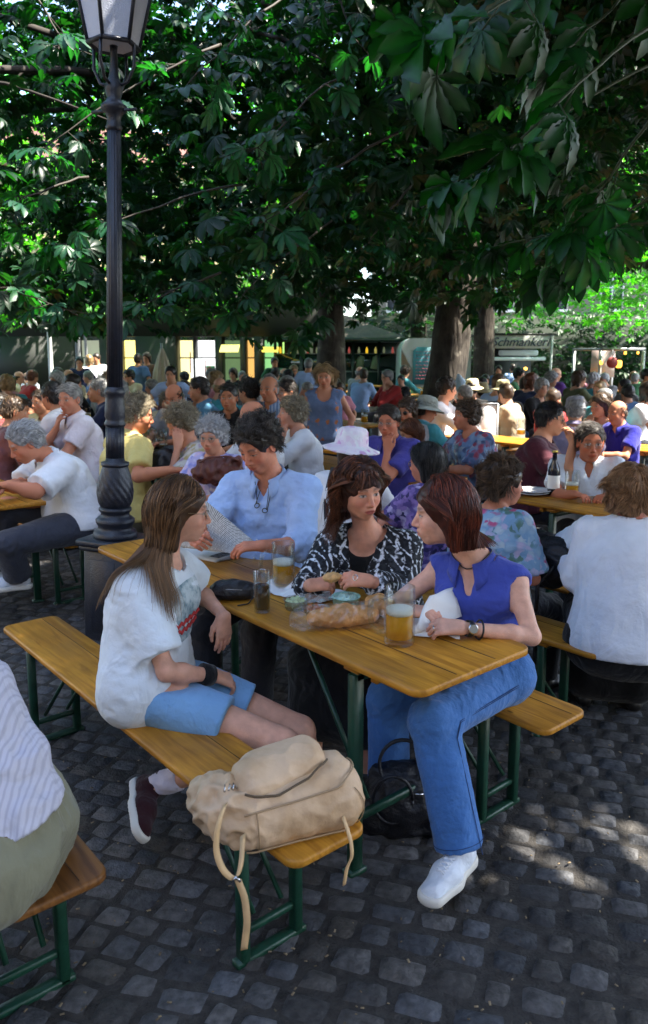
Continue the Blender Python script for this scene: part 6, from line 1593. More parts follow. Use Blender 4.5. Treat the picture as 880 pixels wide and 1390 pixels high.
def trunk_mesh(name, pts, rad, parent, base, seed=1, m=None, flare=True):
    """gnarled tapered trunk"""
    global BARK
    if BARK is None:
        BARK = pattern('bark', 'stain', [(.025, .020, .016), (.07, .058, .046), (.20, .175, .14)], 3.2, .9)
        nt, N, L, b = nodes_of(BARK); tc = N.new('ShaderNodeTexCoord'); mp = N.new('ShaderNodeMapping'); mp.inputs['Scale'].default_value = (1, 1, .22); L.new(tc.outputs['Object'], mp.inputs[0])
        v = N.new('ShaderNodeTexVoronoi'); v.feature = 'DISTANCE_TO_EDGE'; v.inputs['Scale'].default_value = 11; L.new(mp.outputs[0], v.inputs['Vector'])
        bp = N.new('ShaderNodeBump'); bp.inputs['Strength'].default_value = .8; bp.inputs['Distance'].default_value = .03; L.new(v.outputs['Distance'], bp.inputs['Height']); L.new(bp.outputs[0], b.inputs['Normal'])
    pts = np.asarray(pts, float); n = 40; m_ = 46; t = np.linspace(0, len(pts)-1, m_)
    P = np.stack([np.interp(t, range(len(pts)), pts[:, k]) for k in range(3)], 1); r = np.interp(t, range(len(pts)), rad)
    for _ in range(3): P[1:-1] = (P[:-2]+2*P[1:-1]+P[2:])/4; r[1:-1] = (r[:-2]+2*r[1:-1]+r[2:])/4
    F = Fourier(1.1, 10, seed, (1, 1, 2.5)); F2 = Fourier(.3, 10, seed+1, (1, 1, 3)); g = []
    for i in range(m_):
        row = []
        for j in range(n+1):
            a = j*2*PI/n; o = V(math.cos(a), math.sin(a), 0); q = P[i]+o*r[i]
            k = 1+.07*float(F(q))+.025*float(F2(q))
            if flare: k += .35*math.exp(-(P[i][2])/.35)*(1+.5*math.cos(a*5+seed))*.6
            row.append(P[i]+o*r[i]*k)
        row[-1] = row[0]; g.append(row)
    return MB().sheet(np.array(g)[:, ::-1]).build(name, m or BARK, parent, smooth=True, base=base)
def limb(mb, a, b, ra, rb, rng, sag=.1):
    a, b = np.asarray(a, float), np.asarray(b, float); t = np.linspace(0, 1, 9)[:, None]; P = a+(b-a)*t+V(0, 0, 1)*np.sin(t*PI)*np.linalg.norm(b-a)*sag+rng.normal(0, .015, (9, 3))*np.linalg.norm(b-a)*.4
    P[0] = a; P[-1] = b; mb.tube(P, np.linspace(ra, rb, 9), 8); return P
SUNV = V(math.cos(math.radians(56))*math.cos(math.radians(-5)), math.cos(math.radians(56))*math.sin(math.radians(-5)), math.sin(math.radians(56)))
# gaps in the leaves through which the sun reaches the ground (target point, radius)
GAPS = [(V(2.1, 8.9, .5), .75), (V(2.9, 8.3, .7), .8), (V(3.6, 7.7, .7), .8), (V(3.3, 9.6, .6), .7), (at(778, 602, 5.35), .16), (at(832, 560, 7.2), .30), (V(2.4, 13.9, 2.6), .45), (V(2.6, 13.9, 3.6), .4), (V(2.3, 13.9, 1.0), .3),
        (at(50, 150, 7.2), .8), (at(30, 60, 6.6), .6), (at(20, 300, 7.8), .6), (at(95, 190, 5.8), .40), (at(60, 40, 5.3), .4), (at(60, 400, 6.6), .3), (at(110, 60, 7.4), .5), (at(40, 220, 7.0), .5), (at(230, 60, 6.0), .22), (at(330, 150, 5.6), .12), (at(90, 320, 7.2), .3), (at(215, 100, 5.4), .18), (at(120, 130, 5.6), .2), (atz(760, 1120, 0), .07), (atz(800, 1112, 0), .03), (atz(850, 1148, 0), .06), (atz(820, 1196, 0), .05), (atz(680, 1150, 0), .03), (atz(598, 1195, .06), .045), (atz(716, 1138, 0), .03), (at(641, 522, 10.5), .2), (at(682, 522, 10), .15), (at(125, 495, 17), .7), (at(178, 580, 5.5), .10), ]
def in_gap(p, extra=0.):
    for g, r in GAPS:
        q = p-g; t = q@SUNV
        if t > .1 and np.linalg.norm(q-SUNV*t) < r+extra: return True
    return False
def tree(label, base, trunk_h, r, crown, nclus, per, size, col, m, seed=1, kind='chestnut', bottom=2.0, front=None, lean=(0, 0), shell=.55, group='chestnut trees shading the beer garden', limbs=9, name='chestnut_tree', ymin=None, holes=None, low=None, extra=None):
    """crown = list of (centre, radii) lobes"""
    rng = np.random.default_rng(seed); base = np.asarray(base, float); root = thing(name, label, 'tree', base, group)
    top = base+V(lean[0], lean[1], trunk_h)
    trunk_mesh('trunk', [base, base+V(lean[0]*.3, lean[1]*.3, trunk_h*.33), base+V(lean[0]*.6, lean[1]*.6, trunk_h*.66), top], [r*1.12, r, r*.92, r*.85], root, base, seed)
    lb = MB(); vol = np.array([np.prod(rd) for _, rd in crown]); pr = vol/vol.sum()
    for k in range(limbs):
        c, rd = crown[rng.choice(len(crown), p=pr)]; a = rng.uniform(0, 2*PI); e = np.asarray(c)+V(math.cos(a)*rd[0]*.55, math.sin(a)*rd[1]*.55, rng.uniform(.0, .7)*rd[2])
        P = limb(lb, top-V(0, 0, rng.uniform(0, .15)*trunk_h), e, r*.32, .025, rng, .12)
        for j in range(4):
            s_ = P[rng.integers(3, 9)]; e2 = s_+nrm(rng.normal(size=3)*V(1, 1, .5))*rng.uniform(.8, 2.2); limb(lb, s_, e2, .026, .006, rng, .05)
    lb.build('limbs', mat('dark_bark', (.028, .023, .019), .9, noise=(9, .4)), root, smooth=True, base=base)
    C, O = [], []
    while len(C) < nclus:
        c, rd = crown[rng.choice(len(crown), p=pr)]; d = rng.uniform(-1, 1, 3); q4 = (np.abs(d)**3.2).sum()
        if q4 > 1 or q4 < shell**3*.6: continue
        p = np.asarray(c)+d*np.asarray(rd); d = nrm(d)
        if p[2] < bottom+.35*rng.random() or (ymin is not None and p[1] < ymin): continue
        if low is not None and p[2] < low(p): continue
        if in_gap(p, .12): continue
        C.append(p); O.append(nrm(d*V(1, 1, .5)+V(0, 0, -.15)))
    for g0 in (extra or []):
        if not in_gap(g0, .12): C.append(g0); O.append(nrm(rng.normal(size=3)*V(1, 1, .4)))
    C, O = np.array(C), np.array(O); n = len(C)*per
    pos = np.repeat(C, per, 0); o = np.repeat(O, per, 0)
    az = rng.uniform(0, 2*PI, n); side = np.stack([np.cos(az), np.sin(az), rng.uniform(-.35, .35, n)], 1)
    out = nrm2(side+o*.35); pos = pos+out*rng.uniform(.05, .20, n)[:, None]*(size/.2)+rng.normal(0, .09, (n, 3))
    keep = np.ones(len(pos), bool)
    for g, r_ in GAPS:
        q = pos+out*size*.4-g; t = q@SUNV; keep &= ~((t > .1) & (np.linalg.norm(q-t[:, None]*SUNV, axis=1) < r_+size*.45))
    pos, out = pos[keep], out[keep]
    leaf_cloud('crown', pos, out, size, col, m, root, base, kind, False, seed+1)
    return root
def trees():
    r9 = np.random.default_rng(99)
    dark = leaf_mat('leaf_dark', (.06, .16, .02), .34, .42); bright = leaf_mat('leaf_bright', (.09, .20, .02), .45, .42)  # bright copy for sunlit crowns, dark for shaded: light put into colour
    # lower edge of the foliage, rising towards the viewer's right
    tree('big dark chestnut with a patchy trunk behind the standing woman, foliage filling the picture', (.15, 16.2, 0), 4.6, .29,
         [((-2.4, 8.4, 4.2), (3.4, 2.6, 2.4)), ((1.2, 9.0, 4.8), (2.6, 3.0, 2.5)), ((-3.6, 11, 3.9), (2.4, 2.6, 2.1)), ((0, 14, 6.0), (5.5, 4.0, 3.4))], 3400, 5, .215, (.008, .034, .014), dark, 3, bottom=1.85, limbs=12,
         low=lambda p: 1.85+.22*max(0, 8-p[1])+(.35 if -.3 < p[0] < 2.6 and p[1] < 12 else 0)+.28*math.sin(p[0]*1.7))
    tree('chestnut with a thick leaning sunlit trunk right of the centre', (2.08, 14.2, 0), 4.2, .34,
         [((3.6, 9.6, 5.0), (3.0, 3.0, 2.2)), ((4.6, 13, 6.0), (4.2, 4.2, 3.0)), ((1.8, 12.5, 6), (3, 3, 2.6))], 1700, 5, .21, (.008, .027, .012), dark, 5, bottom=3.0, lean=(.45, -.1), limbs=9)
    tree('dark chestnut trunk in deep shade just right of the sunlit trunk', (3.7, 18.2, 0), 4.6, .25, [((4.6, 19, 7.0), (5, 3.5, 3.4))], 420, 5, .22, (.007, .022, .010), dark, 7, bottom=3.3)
    # overhead tree to the right of the viewer
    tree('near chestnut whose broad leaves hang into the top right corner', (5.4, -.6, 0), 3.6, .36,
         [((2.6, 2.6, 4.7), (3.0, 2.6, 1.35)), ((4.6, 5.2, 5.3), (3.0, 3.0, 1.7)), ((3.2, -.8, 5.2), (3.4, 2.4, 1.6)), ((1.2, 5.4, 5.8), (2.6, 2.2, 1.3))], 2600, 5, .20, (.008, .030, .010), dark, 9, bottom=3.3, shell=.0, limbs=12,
         extra=[(lambda q, t: q+SUNV*(t/SUNV[2]))(V(r9.uniform(-2.0, 2.6), r9.uniform(1.0, 6.0), .6), r9.uniform(3.3, 5.6)) for _ in range(1500)])  # extra leaf clusters added along sun rays to shade the foreground
    tree('chestnut just outside the left edge shading the tables beyond the lamp', (-7.0, 7.5, 0), 4, .32, [((-6.4, 5.6, 5.6), (2.4, 3.0, 1.5))], 600, 5, .20, (.014, .055, .018), dark, 19, bottom=3.6)  # unseen tree added to deepen the shade over the left rows
    tree('chestnut outside the right edge shading the right-hand tables', (8.6, 9.5, 0), 4.4, .34, [((7.2, 7.5, 6.6), (2.8, 5.0, 1.6)), ((7.0, 2.5, 6.2), (2.6, 3.4, 1.4)), ((7.5, 13.5, 7.4), (3.0, 3.4, 1.8))], 1700, 5, .21, (.012, .040, .014), dark, 21, bottom=4.6)  # tree added to deepen the shade over the right rows
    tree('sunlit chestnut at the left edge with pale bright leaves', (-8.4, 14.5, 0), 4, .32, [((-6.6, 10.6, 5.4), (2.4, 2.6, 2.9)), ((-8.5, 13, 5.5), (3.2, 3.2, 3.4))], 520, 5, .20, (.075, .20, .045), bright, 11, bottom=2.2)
    tree('bright green sunlit tree beyond the tables at the right edge', (9.6, 21, 0), 3.0, .22, [((8.4, 17.5, 3.9), (3.0, 2.2, 2.3)), ((8.0, 23, 6.4), (6.4, 2.4, 3.9))], 2000, 6, .17, (.075, .20, .032), bright, 13, kind='maple', bottom=2.1, name='maple_tree', group='trees beyond the tables')
    tree('bright green tree beyond the far left tables', (-13, 27, 0), 4, .3, [((-12, 23, 5.6), (5, 3, 3.6)), ((-5, 23, 6.4), (5.5, 3, 3.6))], 1500, 5, .24, (.07, .17, .03), bright, 15, kind='maple', bottom=2.5, name='maple_tree', group='trees beyond the tables')
    tree('bright green tree glimpsed behind the centre of the garden', (3.5, 29, 0), 4, .3, [((3, 26, 7.4), (7, 2.5, 4.4))], 900, 5, .26, (.06, .15, .03), bright, 17, kind='maple', bottom=3.7, name='maple_tree', group='trees beyond the tables')
    # near hanging branches with large leaves (top right)
    rng = np.random.default_rng(31)
    root = thing('chestnut_branch', 'low chestnut branches with big serrated leaves hanging in the top right corner', 'branch', at(760, -60, 2.4))
    base = np.array(root.location); mb = MB(); pos, out = [], []
    segs = [((860, -60, 2.6), (600, 45, 1.95), 7), ((900, 20, 2.5), (705, 190, 2.15), 8), ((900, -40, 2.9), (780, 60, 2.5), 8), ((905, 130, 2.8), (790, 300, 3.1), 8), ((760, -60, 2.6), (660, 20, 2.6), 6), ((900, 80, 3.2), (640, 235, 3.0), 8), ((640, -70, 3.4), (560, 20, 3.3), 6), ((905, 250, 3.6), (760, 360, 3.9), 9), ((900, 300, 4.2), (690, 330, 4.4), 9)]
    for (a, b, n) in segs:
        P = limb(mb, at(*a), at(*b), .007, .003, rng, .02); dv = nrm(P[-1]-P[0])
        for k in range(n):
            p = P[min(8, 3+int(6*rng.random()))] if k > 2 else P[8]; az = rng.uniform(0, 2*PI)
            o = nrm(dv*.9+V(math.cos(az), math.sin(az), 0)*.8+V(0, 0, -.25)); q = p+o*rng.uniform(.05, .12); mb.tube([p, q], .0025, 5); pos.append(q); out.append(o)
    mb.build('twigs', mat('green_twig', (.03, .045, .015), .6), root, smooth=True, base=base)
    leaf_cloud('leaves', np.array(pos), np.array(out), .20, (.007, .036, .009), dark, root, base, 'chestnut', True, 33)
    # front boughs of the big tree, upper left to centre, clearly drawn leaves
    root = thing('chestnut_branch', 'chestnut boughs with drooping bluish leaves above the people, left of the centre', 'branch', at(300, 100, 5.5))
    base = np.array(root.location); mb = MB(); pos, out = [], []
    for (a, b, n) in [((430, -40, 5.8), (250, 120, 5.0), 12), ((520, 60, 6.0), (350, 200, 5.2), 12), ((540, 180, 6.2), (360, 300, 5.6), 12), ((300, 60, 6.2), (60, 200, 5.6), 12), ((330, 250, 6.6), (90, 330, 6.0), 12), ((-60, 380, 6.8), (90, 420, 6.2), 10), ((300, 370, 7.0), (170, 430, 6.4), 10), ((20, -40, 5.4), (90, 60, 5.2), 8), ((450, 300, 7.0), (330, 400, 6.4), 12), ((200, -60, 5.2), (300, 20, 4.8), 8), ((560, 250, 7), (500, 330, 6.4), 10), ((430, -60, 5), (480, 50, 4.8), 8), ((120, 240, 7), (10, 280, 6.4), 10)]:
        P = limb(mb, at(*a), at(*b), .012, .004, rng, .03); dv = nrm(P[-1]-P[0])
        for k in range(n):
            p = P[min(8, 2+int(7*rng.random()))] if k > 2 else P[8]; az = rng.uniform(0, 2*PI)
            o = nrm(dv*.5+V(math.cos(az), math.sin(az), 0)+V(0, -.35, -.15)); q = p+o*rng.uniform(.08, .22); mb.tube([p, q], .003, 5); pos.append(q); out.append(o)
    mb.build('twigs', mat('brown_twig', (.03, .024, .018), .7), root, smooth=True, base=base)
    leaf_cloud('leaves', np.array(pos), np.array(out), .21, (.010, .046, .022), dark, root, base, 'chestnut', True, 35)
# ------------------------------------------------------------------ far tables, stalls, buildings
def more_tables():
    put_table(-4.64, .05, 'worn table at the left edge under the old man\'s newspaper'); put_bench(-4.53, .455, 'bench under the old man in the white shirt, end beside the lamp post'); put_bench(-4.6, -.55, 'bench at the left edge beyond the old man\'s table')
    put_table(-.58, 2.93, 'right-hand table with a dark bottle and plates before the white polo man'); put_bench(-.6, 2.12, 'bench beside the woman in the white top, near side of the bottle table'); put_bench(-.5, 3.62, 'bench under the heavy-set man in the white polo shirt')
    put_table(-3.5, 2.87, 'table beyond the sun-hat woman, the man in violet leaning on it'); put_bench(-3.4, 2.05, 'bench behind the sun-hat woman, its back to the near table'); 
    put_table(-3.9, 3.62, 'table in front of the woman in the blue and red floral shirt'); put_bench(-4.0, 4.2, 'bench under the woman in the blue and red floral shirt')
    put_bench(-1.30, 1.42, 'bench under the woman in the bright floral blouse and the woman in the white top', 0)
    put_table(-5.2, 1.75, 'table between the yellow-shirted man and the old lady with white hair'); put_bench(-5.1, 1.18, 'bench under the man in the yellow shirt'); put_bench(-5.2, 2.3, 'bench behind the old lady with white hair')
    put_table(-7.6, 1.75, 'table of the man with a hand at his mouth, left of the lamp post'); put_bench(-7.6, 1.15, 'bench at the near side of the table left of the lamp post'); put_bench(-7.7, 2.38, 'bench under the man in the pinkish white shirt')
    put_table(-1.6, 6.0, 'sunlit table at the right edge carrying two beer mugs'); put_bench(-1.6, 5.4, 'sunlit empty bench at the right edge'); put_bench(-1.6, 6.65, 'sunlit bench beyond the table at the right edge')
    put_table(-4.5, 5.55, 'sunlit empty table behind the person in maroon'); put_bench(-4.3, 6.15, 'sunlit yellow bench beside the white notice board'); put_bench(-4.5, 4.95, 'bench on the shaded side of the sunlit empty table')
    rows = [(5.55, (-7.1, -9.7, -12.3)), (8.6, (-2.2, -4.8, -7.4, -10, -12.6, -15.2)), (11.5, (-2.8, -5.4, -8, -10.6, -13.2, -15.8)), (14.3, (-5, -7.6, -10.2, -12.8, -15.4)), (2.87, (-6.2, -8.8, -11.4)), (.05, (-7.4, -10.0)), (17, (-9, -11.6, -14.2))]
    for n, aa in rows:
        for a in aa:
            p = tab(a, n)
            if abs(p[0]) > .46*p[1]+1 or math.hypot(p[0]-.15, p[1]-16.2) < 1.2 or math.hypot(p[0]-2.3, p[1]-14.2) < 1.3 or math.hypot(p[0]-4, p[1]-18.2) < 1.2: continue
            for o in (put_table(a, n, 'varnished beer table among the crowded back rows'), put_bench(a, n-.6, 'beer bench among the crowded back rows'), put_bench(a, n+.6, 'beer bench among the crowded back rows')):
                if 'table' in o['label']: o['group'] = 'beer tables of the crowded back rows'
                else: o['group'] = 'beer benches of the crowded back rows'
    z = .7715
    mug(atz(776, 676, z), 'beer mug beside the dark bottle in front of the man in the white polo', .45, .95, 1.0)
    bottle(atz(751, 672, z), 'dark beer bottle with a white paper label on the right-hand table', (.012, .012, .02), .30, .04)
    tumbler(atz(846, 690, z), 'tall clear glass behind the strawberry blonde woman\'s head', .15, COLA, .18, .032)
    pl = thing('plate', 'white plates stacked beside the dark bottle', 'plate', atz(722, 671, z))
    MB().lathe([(.05, .0), (.055, .004), (.10, .012), (.12, .018), (.12, .021), (.10, .016), (.05, .008)], n=32).build('lower_plate', mat('china', (.7, .72, .75), .25), pl, smooth=True)
    MB().lathe([(.05, .014), (.055, .018), (.10, .026), (.12, .032), (.12, .035), (.10, .030), (.05, .022)], n=32, c=(.01, .0, 0)).build('upper_plate', mat('china', (.7, .72, .75), .25), pl, smooth=True)
    mug(atz(374, 618, z), 'beer mug on the table by the blonde woman in the white cardigan', .35, 1., 2.0)
    mug(atz(707, 592, z), 'beer mug on the sunlit table behind the person in maroon', .3, 1.05, 1.0)
    mug(atz(799, 604, z), 'beer mug in the sun in front of the man in cobalt blue', .4, 1., 3.0)
    mug(atz(851, 606, z), 'beer mug standing in the sun nearest the right edge', .4, 1., 1.0)
    mug(atz(612, 640, z), 'empty beer mug before the woman in the blue and red floral shirt', .05, 1.15, 2.)
    mug(atz(76, 593, z), 'beer mug in front of the man with a hand at his mouth', .7, 1.05, 2.)
    mug(atz(50, 592, z), 'beer mug at the left beside the brown bottle', .7, 1.05, 0.)
    bottle(atz(61, 592, z), 'small brown bottle on the table left of the lamp post', (.10, .03, .008), .22, .033)
    for k, (px, py) in enumerate(((198, 602), (208, 606), (216, 600), (190, 608), (222, 607))):
        mug(atz(px, py, z), 'empty glass mugs crowded on the table beyond the man in yellow', .06, .95, k*1.3, group='empty mugs beyond the man in the yellow shirt', simple=True)
    rng = np.random.default_rng(3); src = None
    for i in range(34):
        n, aa = rows[[1, 1, 2, 2, 0, 3, 4][i % 7]]; a = aa[rng.integers(len(aa))]; p = tab(a+rng.uniform(-.9, .9), n+rng.uniform(-.18, .18), z)
        if abs(p[0]) > .45*p[1]: continue
        if src is None: src = o = mug(p, 'beer mug on one of the back tables', .5, 1., 0, group='beer mugs on the back tables', simple=True)
        else: o = copy_tree(src); o.location = tuple(p)
        o.rotation_euler = (0, 0, rng.uniform(0, 6))
    # dark bag and folded white jacket beside the woman in white
    c = at(752, 748, 3.75); root = thing('jacket', 'white jacket laid over a black bag beside the woman in the white top', 'jacket', V(c[0], c[1], .48)); bs = np.array(root.location)
    bg = thing('shoulder_bag', 'black shoulder bag under the white jacket on the right-hand bench', 'bag', V(at(725, 760, 3.85)[0], at(725, 760, 3.85)[1], .48)); b2 = np.array(bg.location)
    pr = [cone(at(690, 735, 4.0), at(760, 762, 3.7), .10, .11, .06), cone(at(700, 765, 4.0), at(750, 775, 3.8), .09, .08, .05)]
    v, q = nets(pr, .011); v = v+vnormals(v, q)*((1-abs(Fourier(.12, 10, 8)(v)))*.012)[:, None]; link(bpy.data.objects.new('bag_body', mesh_np('bag_body', v-b2, q, mat('black_soft_leather', (.012, .012, .015), .42))), bg)
    MB().tube([at(758, 760, 3.62), at(748, 775, 3.62), at(730, 792, 3.62), at(728, 830, 3.62)], .010, 8).build('strap', mat('black_soft_leather', (.012, .012, .015), .42), bg, smooth=True, base=b2)
    pr = [cone(at(765, 735, 3.72), at(800, 716, 3.62), .042, .055, .03), cone(at(765, 738, 3.72), at(785, 742, 3.62), .04, .05, .03)]
    v, q = nets(pr, .008); v = v+vnormals(v, q)*((1-abs(Fourier(.09, 10, 18)(v)))*.006)[:, None]; link(bpy.data.objects.new('jacket_sleeve', mesh_np('jacket_sleeve', v-bs, q, clo('white_jacket', (.66, .72, .76)))), root)
    # bags of the couple behind the girl
    c = at(297, 640, 4.9); root = thing('handbag', 'reddish brown leather handbag held by the old lady in lilac', 'handbag', c)
    pr = [ell(c, V(.17, .09, .085), headR((-.3, 1, -.1)), .03), cone(c+V(-.1, -.02, .05), c+V(.12, -.02, .07), .03, .03, .03)]
    v, q = nets(pr, .009); v = v+vnormals(v, q)*((1-abs(Fourier(.1, 10, 28)(v)))*.010)[:, None]; link(bpy.data.objects.new('bag_body', mesh_np('bag_body', v-c, q, mat('brown_leather', (.12, .035, .025), .45, bump=(80, .4)))), root)
    MB().tube([c+V(-.12, -.05, .06), c+V(-.05, -.09, .10), c+V(.06, -.09, .11), c+V(.13, -.05, .08)], .006, 6).build('strap', mat('brown_leather', (.12, .035, .025), .45), root, smooth=True, base=c)
    c = at(222, 628, 5.5); root = thing('backpack', 'black bag hanging between the yellow-shirted man and the ash blonde woman', 'bag', c)
    pr = [ell(c, V(.11, .09, .10), None, .03), ell(c+V(.12, 0, -.05), V(.08, .08, .07), None, .05)]
    v, q = nets(pr, .011); v = v+vnormals(v, q)*((1-abs(Fourier(.12, 10, 38)(v)))*.012)[:, None]; link(bpy.data.objects.new('bag_body', mesh_np('bag_body', v-c, q, mat('black_soft_leather', (.012, .012, .015), .42))), root)
    # notice board and rolled parasol at the tree
    a = at(663, 549, 9.2); w = .21; z1 = a[2]; nb = thing('notice_board', 'white notice board on a grey metal stand in the second row', 'notice board', V(a[0], a[1], 0)); bs = np.array(nb.location)
    MB().box(a*V(1, 1, 0)+V(0, 0, z1-.32), (w, .018, .62), bev=.006).build('panel', mat('board_white', (.72, .76, .80), .5, noise=(4, .1)), nb, base=bs)
    m = MB()
    for s_ in (-1, 1): m.tube([V(a[0]+s_*w*.54, a[1]-.012, z1+.01), V(a[0]+s_*w*.56, a[1]-.03, .01)], .011, 8)
    m.tube([V(a[0]-w*.54, a[1]-.012, z1+.01), V(a[0]+w*.54, a[1]-.012, z1+.01)], .011, 8); m.tube([V(a[0], a[1]-.03, z1-.1), V(a[0]+w*.2, a[1]-.06, .01)], .009, 8); m.build('stand', mat('grey_metal', (.25, .26, .27), .4, metal=.5), nb, smooth=True, base=bs)
    p0, p1 = at(622, 508, 13.2), at(636, 552, 13.0); rp = thing('rolled_parasol', 'rolled pale blue parasol leaning on the sunlit tree trunk', 'parasol', V(p1[0], p1[1], 0)); bs = np.array(rp.location)
    dv = p1-p0; MB().tube([p0+dv*t for t in np.linspace(0, 1, 9)], [.02, .06, .085, .10, .10, .09, .08, .07, .03], 10).build('cloth_roll', cloth('parasol_blue', (.42, .52, .60)), rp, smooth=True, base=bs)
    MB().tube([p0, p0+dv*2.2], .018, 8).build('pole', mat('grey_metal', (.25, .26, .27), .4), rp, base=bs)

def text_obj(txt, c, size, m, parent, base, yaw=0., shear=.35, ext=.01):
    cu = bpy.data.curves.new('lettering', 'FONT'); cu.body = txt; cu.size = size; cu.shear = shear; cu.extrude = ext; cu.align_x = 'CENTER'; cu.align_y = 'CENTER'; cu.materials.append(m)
    t = bpy.data.objects.new('lettering_curve', cu); COL.objects.link(t); dg = bpy.context.evaluated_depsgraph_get(); me = bpy.data.meshes.new_from_object(t.evaluated_get(dg)); bpy.data.objects.remove(t)
    if not me.materials: me.materials.append(m)
    o = bpy.data.objects.new('lettering', me); link(o, parent); o.location = tuple(np.asarray(c)-base); o.rotation_euler = (PI/2, 0, yaw); return o
def building(label, x0, x1, y, H_, wallc, storeys, yaw, wm, win=(1.1, 1.7), gap=2.6, roofc=(.12, .05, .035), name='building'):
    root = thing(name, label, 'building', (x0, y, 0) if yaw < 1 else ((x1, y, 0) if yaw > 2 else (-17, x0+8, 0)), None, yaw); L_ = x1-x0
    # local coords: facade along +x, front faces -y
    w = MB(); w.box((L_/2, 5, H_/2), (L_, 9.7, H_))
    w.build('wall', wm, root)
    tr = MB(); tr.box((L_/2, 0, H_+.12), (L_+.5, 1.1, .24), bev=.04)
    for k in range(1, storeys): tr.box((L_/2, .10, k*H_/storeys+.02), (L_+.06, .14, .16))
    tr.build('cornice', mat('cornice_stone', (.5, .45, .36), .8), root)
    r = MB(); r.add([(-.3, -.4, H_+.24), (L_+.3, -.4, H_+.24), (L_+.3, 5, H_+3.2), (-.3, 5, H_+3.2), (-.3, 10.2, H_+.24), (L_+.3, 10.2, H_+.24)], [[0, 1, 2, 3], [3, 2, 5, 4]], [[0, 3, 4], [1, 5, 2]]); r.build('roof', mat('roof_tile', roofc, .85, noise=(12, .3)), root)
    n = int(L_/gap); k0 = 0
    for s_ in range(1, storeys):
        for i in range(n):
            x = (i+.5)*L_/n; z = s_*H_/storeys+.9+win[1]/2
            f = MB()
            for dx in (-win[0]/2, 0, win[0]/2): f.box((x+dx, .10, z), (.07, .09, win[1]))
            for dz in (-win[1]/2, .25, win[1]/2): f.box((x, .09, z+dz), (win[0]+.07, .08, .07))
            f.box((x, .05, z-win[1]/2-.08), (win[0]+.3, .24, .07)).box((x, .09, z+win[1]/2+.12), (win[0]+.24, .16, .12))
            o = f.build('window', mat('window_paint', (.6, .58, .52), .6), root)
            MB().box((x, .135, z), (win[0]-.02, .02, win[1]-.02)).build('pane', mat('window_glass', (.03, .04, .05), .08, spec=.8), o)
    return root
